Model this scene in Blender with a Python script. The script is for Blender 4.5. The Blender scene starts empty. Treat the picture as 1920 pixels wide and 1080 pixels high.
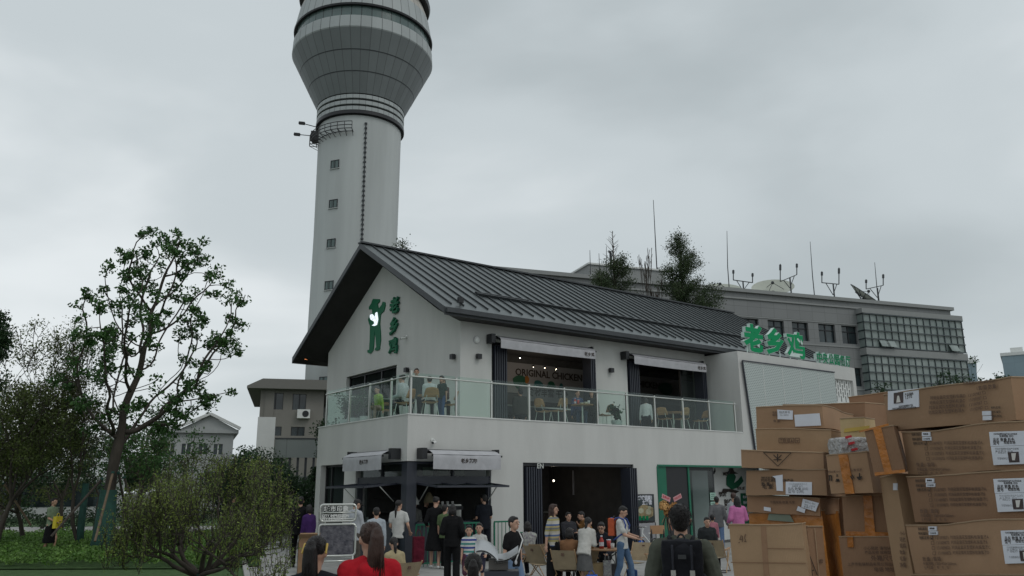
import bpy, math, random
from math import sin, cos, pi, radians, sqrt, atan2, hypot
from mathutils import Vector, Matrix, Quaternion, noise as mnoise
C = bpy.context.scene.collection
SC = bpy.context.scene
# ---------------------------------------------------------------- camera
FPX, PITCH, ROLL, EYE = 1515.7, radians(13.957), radians(-0.3855), 1.85
cam = bpy.data.cameras.new('camera'); camo = bpy.data.objects.new('camera', cam); C.objects.link(camo)
cam.sensor_width = 36.0; cam.lens = 36.0*FPX/1920.0; cam.clip_end = 5000; cam.clip_start = 0.05
def _axes():
    c, s = cos(ROLL), sin(ROLL)
    r0 = Vector((1, 0, 0)); u0 = Vector((0, -sin(PITCH), cos(PITCH))); f0 = Vector((0, cos(PITCH), sin(PITCH)))
    return r0*c + u0*s, u0*c - r0*s, f0
CR, CU, CF = _axes()
camo.matrix_world = Matrix(((CR.x, CU.x, -CF.x, 0), (CR.y, CU.y, -CF.y, 0), (CR.z, CU.z, -CF.z, EYE), (0, 0, 0, 1)))
SC.camera = camo
EYEV = Vector((0, 0, EYE))
def ray(x, y): return CR*(x-960) + CU*(540-y) + CF*FPX
def at(x, y, d):                      # point seen at photo pixel x, y whose horizontal distance is d
    r = ray(x, y); return EYEV + r*(d/hypot(r.x, r.y))
def gnd(x, y, z=0.0):
    r = ray(x, y); return EYEV + r*((z-EYE)/r.z)
# ---------------------------------------------------------------- sky, sun, exposure
SUN_EL, SUN_AZ = radians(48), radians(128)     # azimuth clockwise from +Y
W = bpy.data.worlds.new('World'); SC.world = W; W.use_nodes = True
nt = W.node_tree; N = nt.nodes; L = nt.links
bg = N['Background']; bg.inputs[1].default_value = 0.1
sky = N.new('ShaderNodeTexSky'); sky.sky_type = 'NISHITA'; sky.sun_disc = False
sky.sun_elevation = SUN_EL; sky.sun_rotation = SUN_AZ; sky.dust_density = 3; sky.air_density = 1.5
tc = N.new('ShaderNodeTexCoord'); mp = N.new('ShaderNodeMapping'); mp.inputs['Scale'].default_value = (1.0, 1.0, 2.3)
mp.inputs['Location'].default_value = (2.3, 0.9, 0.4)
L.new(tc.outputs['Generated'], mp.inputs[0])
nz = N.new('ShaderNodeTexNoise'); nz.inputs['Scale'].default_value = 1.9; nz.inputs['Detail'].default_value = 6; nz.inputs['Roughness'].default_value = 0.43
nz.inputs['Distortion'].default_value = 0.25
L.new(mp.outputs[0], nz.inputs[0])
rp = N.new('ShaderNodeValToRGB'); rp.color_ramp.interpolation = 'EASE'
e = rp.color_ramp.elements; e[0].position = 0.30; e[0].color = (0.455, 0.508, 0.53, 1); e[1].position = 0.72; e[1].color = (0.81, 0.855, 0.875, 1)
m_ = e.new(0.5); m_.color = (0.575, 0.632, 0.657, 1)
L.new(nz.outputs[0], rp.inputs[0])
sc_ = N.new('ShaderNodeMix'); sc_.data_type = 'RGBA'; sc_.blend_type = 'MULTIPLY'; sc_.inputs[0].default_value = 1
L.new(rp.outputs[0], sc_.inputs[6]); sc_.inputs[7].default_value = (10, 10, 10, 1)
mx = N.new('ShaderNodeMix'); mx.data_type = 'RGBA'; mx.inputs[0].default_value = 0.96
L.new(sky.outputs[0], mx.inputs[6]); L.new(sc_.outputs[2], mx.inputs[7]); L.new(mx.outputs[2], bg.inputs[0])
sl = bpy.data.lights.new('sun', 'SUN'); sl.energy = 0.5; sl.angle = radians(22); sl.color = (1.0, 0.97, 0.93)
so = bpy.data.objects.new('sun', sl); C.objects.link(so)
sd = Vector((sin(SUN_AZ)*cos(SUN_EL), cos(SUN_AZ)*cos(SUN_EL), sin(SUN_EL)))
so.rotation_euler = sd.to_track_quat('Z', 'Y').to_euler()
SC.view_settings.view_transform = 'Standard'; SC.view_settings.look = 'None'; SC.view_settings.gamma = 1
SC.view_settings.exposure = 0.0
SC.cycles.max_bounces = 6; SC.cycles.transparent_max_bounces = 12
SC.cycles.use_denoising = True
# ---------------------------------------------------------------- materials
def mat(name, col, rough=0.7, metal=0.0, var=0.0, vs=3.0, bump=0.0, bs=20.0, col2=None, emit=0, spec=0.5, tr=0, stretch=None):
    m = bpy.data.materials.new(name); m.use_nodes = True
    n = m.node_tree.nodes; l = m.node_tree.links; b = n['Principled BSDF']
    b.inputs['Base Color'].default_value = (*col, 1); b.inputs['Roughness'].default_value = rough; b.inputs['Metallic'].default_value = metal
    b.inputs['Specular IOR Level'].default_value = spec
    if emit: b.inputs['Emission Color'].default_value = (*col, 1); b.inputs['Emission Strength'].default_value = emit
    if var or col2 or bump:
        t = n.new('ShaderNodeTexCoord'); mpn = n.new('ShaderNodeMapping'); l.new(t.outputs['Object'], mpn.inputs[0])
        if stretch: mpn.inputs['Scale'].default_value = stretch
    if var or col2:
        z = n.new('ShaderNodeTexNoise'); z.inputs['Scale'].default_value = vs; z.inputs['Detail'].default_value = 6; z.inputs['Roughness'].default_value = 0.6
        l.new(mpn.outputs[0], z.inputs[0])
        r = n.new('ShaderNodeValToRGB'); r.color_ramp.elements[0].position = 0.32; r.color_ramp.elements[1].position = 0.68
        c2 = col2 or tuple(c*(1-var) for c in col)
        r.color_ramp.elements[0].color = (*c2, 1); r.color_ramp.elements[1].color = (*(tuple(min(1, c*(1+var*0.6)) for c in col) if not col2 else col), 1)
        l.new(z.outputs[0], r.inputs[0]); l.new(r.outputs[0], b.inputs['Base Color'])
    if bump:
        z2 = n.new('ShaderNodeTexNoise'); z2.inputs['Scale'].default_value = bs; z2.inputs['Detail'].default_value = 4
        l.new(mpn.outputs[0], z2.inputs[0]); bp = n.new('ShaderNodeBump'); bp.inputs['Strength'].default_value = bump; bp.inputs['Distance'].default_value = 0.02
        l.new(z2.outputs[0], bp.inputs['Height']); l.new(bp.outputs[0], b.inputs['Normal'])
    return m
def glassmat(name, col, alpha, rough=0.05):
    m = bpy.data.materials.new(name); m.use_nodes = True
    n = m.node_tree.nodes; l = m.node_tree.links; n.remove(n['Principled BSDF']); o = n['Material Output']
    t = n.new('ShaderNodeBsdfTransparent'); t.inputs[0].default_value = (*col, 1)
    g = n.new('ShaderNodeBsdfGlossy'); g.inputs['Roughness'].default_value = rough; g.inputs[0].default_value = (0.9, 0.95, 0.95, 1)
    d = n.new('ShaderNodeBsdfDiffuse'); d.inputs[0].default_value = (0.45, 0.55, 0.52, 1)
    fr = n.new('ShaderNodeFresnel'); fr.inputs[0].default_value = 1.45; gm = n.new('ShaderNodeNewGeometry'); iv = n.new('ShaderNodeMath'); iv.operation = 'SUBTRACT'; iv.inputs[0].default_value = 1.0; l.new(gm.outputs['Backfacing'], iv.inputs[1])
    ml = n.new('ShaderNodeMath'); ml.operation = 'MULTIPLY'; l.new(fr.outputs[0], ml.inputs[0]); l.new(iv.outputs[0], ml.inputs[1])
    a = n.new('ShaderNodeMixShader'); l.new(ml.outputs[0], a.inputs[0]); l.new(t.outputs[0], a.inputs[1]); l.new(g.outputs[0], a.inputs[2])
    c = n.new('ShaderNodeMixShader'); c.inputs[0].default_value = alpha; l.new(a.outputs[0], c.inputs[1]); l.new(d.outputs[0], c.inputs[2])
    l.new(c.outputs[0], o.inputs[0]); return m
M = {}
M['render'] = mat('white_render', (0.545, 0.545, 0.525), 0.85, var=0.08, vs=1.3, bump=0.25, bs=60, stretch=(1, 1, 0.22))
M['white'] = mat('white_paint', (0.66, 0.67, 0.65), 0.6, var=0.05, vs=2)
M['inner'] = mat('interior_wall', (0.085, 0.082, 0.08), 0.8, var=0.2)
M['black'] = mat('black_metal', (0.018, 0.019, 0.022), 0.4, spec=0.4)
M['navy'] = mat('navy_frame', (0.028, 0.032, 0.045), 0.4, var=0.1)
M['roof'] = mat('standing_seam', (0.100, 0.116, 0.118), 0.38, metal=0.35, var=0.12, vs=0.8, bump=0.05, bs=6)
M['seam'] = mat('seam_dark', (0.035, 0.04, 0.043), 0.45, metal=0.3)
M['fascia'] = mat('fascia', (0.05, 0.055, 0.06), 0.5, metal=0.2, var=0.15)
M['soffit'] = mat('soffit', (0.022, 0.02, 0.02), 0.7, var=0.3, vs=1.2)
M['glass'] = glassmat('clear_glass', (0.88, 0.95, 0.92), 0.02)
M['dglass'] = glassmat('dark_glass', (0.30, 0.36, 0.36), 0.03)
M['steel'] = mat('brushed_steel', (0.55, 0.56, 0.53), 0.3, metal=0.85, var=0.08)
M['cloth'] = mat('awning_cloth', (0.42, 0.42, 0.44), 0.85, var=0.12, vs=5, bump=0.2, bs=12)
M['green'] = mat('sign_green', (0.0, 0.20, 0.08), 0.6, var=0.05, spec=0.2)
M['greenlit'] = mat('sign_green_face', (0.0, 0.23, 0.085), 0.6, emit=0.08, spec=0.2)
M['dgreen'] = mat('dark_green', (0.0, 0.125, 0.055), 0.5, spec=0.2)
M['gframe'] = mat('green_frame', (0.002, 0.13, 0.07), 0.45, var=0.1)
M['lit'] = mat('lit_white', (0.85, 0.93, 1.0), 0.5, emit=0.9)
M['warm'] = mat('warm_strip', (1.0, 0.32, 0.12), 0.5, emit=0.8)
M['spot'] = mat('spot_lamp', (1.0, 0.9, 0.75), 0.5, emit=2.2)
M['ltrim'] = mat('letter_edge', (0.55, 0.66, 0.62), 0.4)
M['wood'] = mat('plywood', (0.36, 0.20, 0.09), 0.5, var=0.25, vs=4, stretch=(1, 1, 6))
M['wood2'] = mat('pale_wood', (0.40, 0.26, 0.14), 0.6, var=0.2, vs=5, stretch=(6, 1, 1))
M['paper'] = mat('paper', (0.62, 0.64, 0.70), 0.7, var=0.06, vs=9)
M['ink'] = mat('ink', (0.035, 0.025, 0.02), 0.8)
M['ink2'] = mat('faded_ink', (0.11, 0.065, 0.045), 0.85)
M['skin'] = mat('skin', (0.46, 0.27, 0.19), 0.55, var=0.08, vs=9)
M['hair'] = mat('black_hair', (0.012, 0.010, 0.010), 0.45, bump=0.6, bs=50, stretch=(6, 6, 0.6), spec=0.4)
M['hairb'] = mat('brown_hair', (0.045, 0.022, 0.016), 0.45, bump=0.6, bs=50, stretch=(6, 6, 0.6), spec=0.4)
M['eye'] = mat('eye_dark', (0.015, 0.012, 0.01), 0.3)
M['lip'] = mat('lip', (0.32, 0.10, 0.08), 0.5)
M['sole'] = mat('white_shoe', (0.6, 0.6, 0.58), 0.6)
M['dshoe'] = mat('dark_shoe', (0.03, 0.03, 0.03), 0.6)
M['pave'] = None
_fab = {}
def fab(col, b=0.5):
    k = tuple(round(c, 3) for c in col)
    if k not in _fab: _fab[k] = mat('fabric_%d' % len(_fab), col, 0.9, var=0.18, vs=7, bump=b, bs=14, spec=0.2)
    return _fab[k]
# ---------------------------------------------------------------- mesh helpers
class MB:
    def __init__(s): s.v = []; s.f = []; s.m = []; s.cur = 0
    def mt(s, i): s.cur = i; return s
    def add(s, vs, fs, M4=None):
        o = len(s.v)
        if M4 is not None: vs = [M4 @ Vector(p) for p in vs]
        s.v += [tuple(p) for p in vs]
        for f in fs: s.f.append(tuple(i+o for i in f)); s.m.append(s.cur)
        return s
    def box(s, x0, x1, y0, y1, z0, z1):
        return s.add([(x, y, z) for z in (z0, z1) for y in (y0, y1) for x in (x0, x1)],
                     [(0, 2, 3, 1), (4, 5, 7, 6), (0, 1, 5, 4), (2, 6, 7, 3), (0, 4, 6, 2), (1, 3, 7, 5)])
    def obox(s, c, ex, ey, ez):      # half-axis vectors
        c, ex, ey, ez = map(Vector, (c, ex, ey, ez))
        return s.add([c+ex*a+ey*b+ez*d for d in (-1, 1) for b in (-1, 1) for a in (-1, 1)],
                     [(0, 2, 3, 1), (4, 5, 7, 6), (0, 1, 5, 4), (2, 6, 7, 3), (0, 4, 6, 2), (1, 3, 7, 5)])
    def bar(s, p, q, w, h=None, up=(0, 0, 1)):
        p, q = Vector(p), Vector(q); d = q-p; h = h or w; u = Vector(up)
        a = d.cross(u)
        if a.length < 1e-6: a = d.cross(Vector((1, 0, 0)))
        a.normalize(); b = a.cross(d).normalized()
        return s.obox((p+q)/2, d/2, a*(w/2), b*(h/2))
    def tube(s, pts, rs, n=8, caps=True):
        pts = [Vector(p) for p in pts]
        if not hasattr(rs, '__len__'): rs = [rs]*len(pts)
        vs = []; fs = []; ref = None
        for i, p in enumerate(pts):
            d = (pts[min(i+1, len(pts)-1)]-pts[max(i-1, 0)])
            d = d.normalized() if d.length > 1e-9 else Vector((0, 0, 1))
            if ref is None: ref = Vector((1, 0, 0)) if abs(d.x) < 0.9 else Vector((0, 1, 0))
            a = (ref - d*ref.dot(d)).normalized(); b = d.cross(a); ref = a
            for k in range(n): t = 2*pi*k/n; vs.append(p+(a*cos(t)+b*sin(t))*rs[i])
        for i in range(len(pts)-1):
            for k in range(n): k2 = (k+1) % n; fs.append((i*n+k, i*n+k2, (i+1)*n+k2, (i+1)*n+k))
        if caps: fs.append(tuple(range(n-1, -1, -1))); fs.append(tuple(range((len(pts)-1)*n, len(pts)*n)))
        return s.add(vs, fs)
    def cyl(s, p, q, r, r2=None, n=12): return s.tube([p, q], [r, r if r2 is None else r2], n)
    def capsule(s, p, q, r0, r1, n=10):
        p, q = Vector(p), Vector(q); d = (q-p); Ln = d.length; d = d/Ln if Ln > 1e-6 else Vector((0, 0, 1))
        pts = []; rs = []
        for a in (85, 55, 25): pts.append(p-d*r0*sin(radians(a))); rs.append(r0*cos(radians(a)))
        pts += [p, q]; rs += [r0, r1]
        for a in (25, 55, 85): pts.append(q+d*r1*sin(radians(a))); rs.append(r1*cos(radians(a)))
        return s.tube(pts, rs, n)
    def ell(s, c, r, n=12, rot=None):
        vs = []; fs = []; m = n//2+1; c = Vector(c)
        for i in range(1, m):
            t = pi*i/m
            for k in range(n):
                p = Vector((sin(t)*cos(2*pi*k/n)*r[0], sin(t)*sin(2*pi*k/n)*r[1], cos(t)*r[2]))
                vs.append(c+(rot @ p if rot else p))
        top = len(vs); pz = Vector((0, 0, r[2]))
        vs += [c+(rot @ pz if rot else pz), c-(rot @ pz if rot else pz)]
        for i in range(m-2):
            for k in range(n): k2 = (k+1) % n; fs.append((i*n+k, (i+1)*n+k, (i+1)*n+k2, i*n+k2))
        for k in range(n):
            k2 = (k+1) % n; fs.append((top, k, k2)); fs.append((top+1, (m-2)*n+k2, (m-2)*n+k))
        return s.add(vs, fs)
    def loft(s, secs, n=16):         # secs: (centre, rx, ry[, M3 rot])
        vs = []; fs = []
        for q in secs:
            c = Vector(q[0]); R = q[3] if len(q) > 3 else None
            for k in range(n):
                t = 2*pi*k/n; p = Vector((cos(t)*q[1], sin(t)*q[2], 0)); vs.append(c+(R @ p if R else p))
        for i in range(len(secs)-1):
            for k in range(n): k2 = (k+1) % n; fs.append((i*n+k, i*n+k2, (i+1)*n+k2, (i+1)*n+k))
        fs.append(tuple(range(n-1, -1, -1))); fs.append(tuple(range((len(secs)-1)*n, len(secs)*n)))
        return s.add(vs, fs)
    def lathe(s, prof, n=48, c=(0, 0)):
        vs = [(c[0]+r*cos(2*pi*k/n), c[1]+r*sin(2*pi*k/n), z) for r, z in prof for k in range(n)]
        fs = [(i*n+k, i*n+(k+1) % n, (i+1)*n+(k+1) % n, (i+1)*n+k) for i in range(len(prof)-1) for k in range(n)]
        return s.add(vs, fs)
    def prism(s, poly, o, ex, ey, dep):   # polygon in frame o+ex*x+ey*y, thickness vector dep
        o, ex, ey, dep = map(Vector, (o, ex, ey, dep)); n = len(poly)
        a = [o+ex*x+ey*y for x, y in poly]; b = [p+dep for p in a]
        return s.add(a+b, [tuple(range(n)), tuple(range(2*n-1, n-1, -1))]+[(i, i+n, (i+1) % n+n, (i+1) % n) for i in range(n)])
    def quad(s, a, b, c, d): return s.add([a, b, c, d], [(0, 1, 2, 3)])
    def cells(s, xs, ys, holes, F, th):   # wall sheet with rectangular openings; F(x, y, t) -> point, t = 0 front, th back
        hx = sorted(set(xs+[h for q in holes for h in q[:2]])); hy = sorted(set(ys+[h for q in holes for h in q[2:]]))
        hx = [a for a in hx if xs[0] <= a <= xs[-1]]; hy = [a for a in hy if ys[0] <= a <= ys[-1]]
        def solid(i, j):
            if not (0 <= i < len(hx)-1 and 0 <= j < len(hy)-1): return False
            x = (hx[i]+hx[i+1])/2; y = (hy[j]+hy[j+1])/2
            return not any(q[0] < x < q[1] and q[2] < y < q[3] for q in holes)
        for i in range(len(hx)-1):
            for j in range(len(hy)-1):
                if not solid(i, j): continue
                a, b, c, d = hx[i], hx[i+1], hy[j], hy[j+1]
                s.quad(F(a, c, 0), F(b, c, 0), F(b, d, 0), F(a, d, 0)); s.quad(F(a, c, th), F(a, d, th), F(b, d, th), F(b, c, th))
                if not solid(i-1, j): s.quad(F(a, c, 0), F(a, d, 0), F(a, d, th), F(a, c, th))
                if not solid(i+1, j): s.quad(F(b, c, 0), F(b, c, th), F(b, d, th), F(b, d, 0))
                if not solid(i, j-1): s.quad(F(a, c, 0), F(a, c, th), F(b, c, th), F(b, c, 0))
                if not solid(i, j+1): s.quad(F(a, d, 0), F(b, d, 0), F(b, d, th), F(a, d, th))
        return s
    def build(s, name, mats, parent=None, smooth=False, off=(0, 0, 0)):
        me = bpy.data.meshes.new(name)
        v = s.v if tuple(off) == (0, 0, 0) else [(p[0]-off[0], p[1]-off[1], p[2]-off[2]) for p in s.v]
        me.from_pydata(v, [], s.f)
        if not isinstance(mats, (list, tuple)): mats = [mats]
        for m in mats: me.materials.append(M[m] if isinstance(m, str) else m)
        if len(mats) > 1: me.polygons.foreach_set('material_index', s.m)
        if smooth: me.polygons.foreach_set('use_smooth', [True]*len(s.f))
        me.update()
        o = bpy.data.objects.new(name, me); C.objects.link(o)
        if parent: o.parent = parent
        return o
def tag(o, label=None, cat=None, group=None, kind=None):
    if label: o['label'] = label
    if cat: o['category'] = cat
    if group: o['group'] = group
    if kind: o['kind'] = kind
    return o
def thing(name, label, cat, loc=(0, 0, 0), rz=0.0, group=None, rot=None):
    o = bpy.data.objects.new(name, None); C.objects.link(o); o.location = loc; o.empty_display_size = 0.2
    o.rotation_euler = (0, 0, rz)
    if rot is not None: o.rotation_euler = rot
    return tag(o, label, cat, group)
def copy_tree(o, parent=None):
    c = o.copy(); C.objects.link(c)
    if parent: c.parent = parent
    for ch in list(o.children): copy_tree(ch, c)
    return c
_TS = bpy.data.scenes.new('meshing')
def _ev(o):      # evaluate one object in a scene of its own, so that the rest is not re-evaluated
    with bpy.context.temp_override(scene=_TS, view_layer=_TS.view_layers[0]):
        dg = bpy.context.evaluated_depsgraph_get(); return bpy.data.meshes.new_from_object(o.evaluated_get(dg), depsgraph=dg)
_tc = {}
def text_geo(txt, size=1.0, ext=0.0, bold=0.0, space=1.0):
    k = (txt, size, ext, bold, space)
    if k in _tc: return _tc[k]
    cu = bpy.data.curves.new('t', 'FONT'); cu.body = txt; cu.size = size; cu.extrude = ext; cu.offset = bold; cu.space_character = space
    cu.align_x = 'CENTER'; cu.align_y = 'CENTER'; cu.resolution_u = 2
    o = bpy.data.objects.new('t', cu); _TS.collection.objects.link(o)
    me = _ev(o)
    r = ([tuple(v.co) for v in me.vertices], [tuple(p.vertices) for p in me.polygons])
    bpy.data.objects.remove(o); bpy.data.curves.remove(cu); bpy.data.meshes.remove(me)
    _tc[k] = r; return r
def frame(o, ex, ey):
    ex = Vector(ex).normalized(); ey = Vector(ey); ey = (ey-ex*ey.dot(ex)).normalized(); ez = ex.cross(ey); o = Vector(o)
    return Matrix(((ex.x, ey.x, ez.x, o.x), (ex.y, ey.y, ez.y, o.y), (ex.z, ey.z, ez.z, o.z), (0, 0, 0, 1)))
def text(mb, txt, F, size, ext=0.0, bold=0.0, space=1.0, sx=1.0):
    v, f = text_geo(txt, size, ext, bold, space)
    if sx != 1: v = [(p[0]*sx, p[1], p[2]) for p in v]
    return mb.add(v, f, F)
def remesh(mb, vox, smooth=4, name='m', wr=0.0, wf=9.0):
    me = bpy.data.meshes.new(name); me.from_pydata(mb.v, [], mb.f); o = bpy.data.objects.new('r', me); _TS.collection.objects.link(o)
    r = o.modifiers.new('r', 'REMESH'); r.mode = 'VOXEL'; r.voxel_size = vox
    if smooth: s = o.modifiers.new('s', 'SMOOTH'); s.factor = 0.5; s.iterations = smooth
    m2 = _ev(o)
    bpy.data.objects.remove(o); bpy.data.meshes.remove(me)
    if wr:
        sd_ = random.random()*50
        nv = len(m2.vertices); co = [0.0]*(nv*3); no = [0.0]*(nv*3); m2.vertices.foreach_get('co', co); m2.vertex_normals.foreach_get('vector', no)
        for i in range(0, nv*3, 3):
            x, y, z = co[i:i+3]; k = wr*(mnoise.noise((x*wf+sd_, y*wf, z*wf*0.6))+0.5*mnoise.noise((x*wf*2, y*wf*2+sd_, z*wf*2.4)))
            co[i] += no[i]*k; co[i+1] += no[i+1]*k; co[i+2] += no[i+2]*k
        m2.vertices.foreach_set('co', co); m2.update()
    m2.polygons.foreach_set('use_smooth', [True]*len(m2.polygons)); m2.name = name
    return m2
def meshobj(name, me, m, parent):
    me.materials.clear(); me.materials.append(M[m] if isinstance(m, str) else m)
    o = bpy.data.objects.new(name, me); C.objects.link(o); o.parent = parent; return o
# ---------------------------------------------------------------- restaurant frame: u along the long front, v along the gable side
AZ = radians(53.09)
BO = Vector((-2.7436, 21.3242, 0)); BU = Vector((sin(AZ), cos(AZ), 0)); BV = Vector((-cos(AZ), sin(AZ), 0)); BROT = pi/2-AZ
def bw(u, v, z=0): return BO+BU*u+BV*v+Vector((0, 0, z))
def hit(x, y, o, n):
    r = ray(x, y); return EYEV + r*((o-EYEV).dot(n)/r.dot(n))
def onv(x, y, v=0.0):
    p = hit(x, y, BO+BV*v, BV)-BO; return p.dot(BU), p.z
def onu(x, y, u=0.0):
    p = hit(x, y, BO+BU*u, BU)-BO; return p.dot(BV), p.z
def bthing(name, label, cat, u, v, z, group=None): return thing(name, label, cat, bw(u, v, z), BROT, group)
# ================================================================ SETTING: ground
def pave_mat(name, c, sx, sy, joint=0.62):
    m = mat(name, c, 0.75, var=0.12, vs=0.35, bump=0.1, bs=30); n = m.node_tree.nodes; l = m.node_tree.links; b = n['Principled BSDF']
    src = b.inputs['Base Color'].links[0].from_socket
    t = n.new('ShaderNodeTexCoord'); br = n.new('ShaderNodeTexBrick'); br.inputs['Scale'].default_value = 1.0
    br.inputs['Mortar Size'].default_value = 0.012; br.inputs['Brick Width'].default_value = sx; br.inputs['Row Height'].default_value = sy
    br.inputs[1].default_value = (1, 1, 1, 1); br.inputs[2].default_value = (0.88, 0.88, 0.88, 1); br.inputs[3].default_value = (joint, joint, joint, 1)
    mp_ = n.new('ShaderNodeMapping'); mp_.inputs['Rotation'].default_value = (0, 0, -BROT); l.new(t.outputs['Object'], mp_.inputs[0]); l.new(mp_.outputs[0], br.inputs[0])
    x = n.new('ShaderNodeMix'); x.data_type = 'RGBA'; x.blend_type = 'MULTIPLY'; x.inputs[0].default_value = 1
    l.new(src, x.inputs[6]); l.new(br.outputs[0], x.inputs[7]); l.new(x.outputs[2], b.inputs['Base Color']); return m
M['plaza'] = pave_mat('plaza_paving', (0.34, 0.34, 0.325), 1.2, 0.6, 0.5)
M['path'] = mat('concrete_path', (0.36, 0.355, 0.34), 0.8, var=0.1, vs=0.6)
M['lawn'] = mat('lawn', (0.05, 0.105, 0.026), 0.95, var=0.35, vs=6, bump=0.6, bs=80)
M['earth'] = mat('ground', (0.10, 0.105, 0.08), 0.95, var=0.3, vs=0.3)
mb = MB(); R_ = 900; mb.quad((-R_, -R_, -0.02), (R_, -R_, -0.02), (R_, R_, -0.02), (-R_, R_, -0.02))
tag(mb.build('ground', 'earth'), kind='structure')
def sheet(name, pts, z, m):
    b = MB(); b.add([(p[0], p[1], z) for p in pts], [tuple(range(len(pts)))]); return tag(b.build(name, m), kind='structure')
pA = gnd(508, 1080); pB = gnd(430, 1003)
sheet('plaza', [(-3.2, -2), (14, -2), (30, 10), (34, 46), bw(2, 13), bw(-0.6, 9), (-8.2, 26.5), (-6.6, 21.2), (-5.2, 17)], 0.0, 'plaza')
sheet('lawn', [(-60, -2), (-3.25, -2), (-5.2, 16.8), (-6.7, 21.2), (-8.4, 26.5), (-12.6, 33.5), (-40, 37), (-60, 37)], 0.02, 'lawn')
sheet('path', [(-6.5, 20.5), (-5.5, 23), bw(-0.9, 9), bw(0.6, 16), bw(1.0, 22), (-14, 46), (-40, 46.5), (-40, 36.6), (-12.6, 33.4), (-8.2, 26.4)], 0.012, 'path')
sheet('lawn', [(-45, 46), (-13.5, 45.5), (-8.6, 42), (-8, 60), (-60, 60)], 0.026, 'lawn')
mb = MB()
for a, b in (((-3.25, -2), (-5.2, 16.8)), ((-5.2, 16.8), (-6.7, 21.2)), ((-6.7, 21.2), (-8.4, 26.5)), ((-8.4, 26.5), (-12.6, 33.5))):
    mb.bar((a[0], a[1], 0.02), (b[0], b[1], 0.02), 0.12, 0.12)
tag(mb.build('kerb', 'path'), kind='structure')
# ================================================================ RESTAURANT
RB = thing('restaurant_building', 'two storey white rendered restaurant with dark metal gable roof and glass railed terrace', 'building', BO, BROT)
Z1 = 3.76; UE = 21.69; VF = 1.55; UG = 2.63; VB = 11.1
w = MB()
fw = lambda u, z, t: (u, t, z)
w.cells([0, UE], [0, Z1], [(-1, 2.67, -1, 2.57), (3.78, 8.2, -1, 2.58), (9.28, 16.5, -1, 2.59)], fw, 0.3)
w.cells([0.3, 5.67], [0, Z1], [(-1, 2.91, -1, 2.57), (3.66, 5.33, -1, 2.59)], lambda v, z, t: (t, v, z), 0.3)
w.box(0.3, UG, 5.37, 5.67, 0, Z1); w.box(UG, UG+0.3, 5.67, VB, 0, 3.7)
w.build('ground_floor_wall', 'render', RB)
w = MB()
w.cells([UG+0.3, 13.85], [3.7, 6.84], [(3.79, 8.03, 3.72, 6.32), (9.64, 13.7, 3.72, 6.33)], lambda u, z, t: (u, VF+t, z), 0.3)
w.cells([VF, VB], [3.7, 6.83], [(5.49, 9.35, 3.74, 5.98)], lambda v, z, t: (UG+t, v, z), 0.3)
w.prism([(VF, 6.83), (VB, 6.83), (VB, 7.14), (6.6, 9.78)], (UG, 0, 0), (0, 1, 0), (0, 0, 1), (0.3, 0, 0))
w.box(UG+0.3, UE, VB-0.3, VB, 0, 7.1); w.box(UE-0.3, UE, 0.3, VB-0.3, 0, 6.7)
w.build('upper_wall', 'render', RB)
w = MB()
w.cells([13.85, UE], [Z1, 6.76], [(20.04, 21.45, 3.9, 6.2)], fw, 0.3)
w.box(13.85, 14.15, 0.3, 2.2, 3.7, 6.76); w.box(14.15, UE, 0.3, 2.2, 6.5, 6.7)
w.build('sign_block', 'render', RB)
w = MB(); w.box(0.3, UE-0.3, 0.3, 5.37, 3.3, 3.7); w.box(UG+0.3, UE-0.3, 5.37, VB-0.3, 3.3, 3.7)
w.box(-0.02, 13.8, -0.02, 0.06, Z1, Z1+0.03); w.box(-0.02, 0.06, 0.06, 5.69, Z1, Z1+0.03)
w.build('floor_slab', 'white', RB)
M['floor'] = mat('interior_floor', (0.10, 0.095, 0.09), 0.4)
M['inner2'] = mat('dark_joinery', (0.05, 0.04, 0.035), 0.6, var=0.2); M['menu'] = mat('menu_photo', (0.16, 0.11, 0.05), 0.5, vs=9, col2=(0.03, 0.02, 0.015)); M['pic0'] = mat('jar_pale', (0.35, 0.33, 0.25), 0.5)
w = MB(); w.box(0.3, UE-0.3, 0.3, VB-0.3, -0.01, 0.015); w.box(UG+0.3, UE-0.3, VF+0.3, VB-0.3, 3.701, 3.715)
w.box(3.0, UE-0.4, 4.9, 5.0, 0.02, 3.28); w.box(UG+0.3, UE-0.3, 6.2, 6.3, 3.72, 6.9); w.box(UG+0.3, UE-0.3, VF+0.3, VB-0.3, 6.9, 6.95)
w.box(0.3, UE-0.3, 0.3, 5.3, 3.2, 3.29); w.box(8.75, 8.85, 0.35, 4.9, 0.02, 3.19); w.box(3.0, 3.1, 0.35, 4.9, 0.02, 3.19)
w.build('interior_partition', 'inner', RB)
DC = bthing('serving_bar', 'dark serving bar deep inside the open ground floor doorway', 'counter', 6.2, 3.7, 0.02)
w = MB(); w.box(-1.6, 1.5, 0, 0.6, 0, 1.02); w.build('cabinet', 'inner2', DC); w = MB(); w.box(-1.65, 1.55, -0.05, 0.65, 1.02, 1.07); w.build('worktop', 'steel', DC)
DS = bthing('bottle_shelf', 'tall back shelf with jars behind the serving bar', 'shelf', 6.2, 4.72, 1.3)
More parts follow.
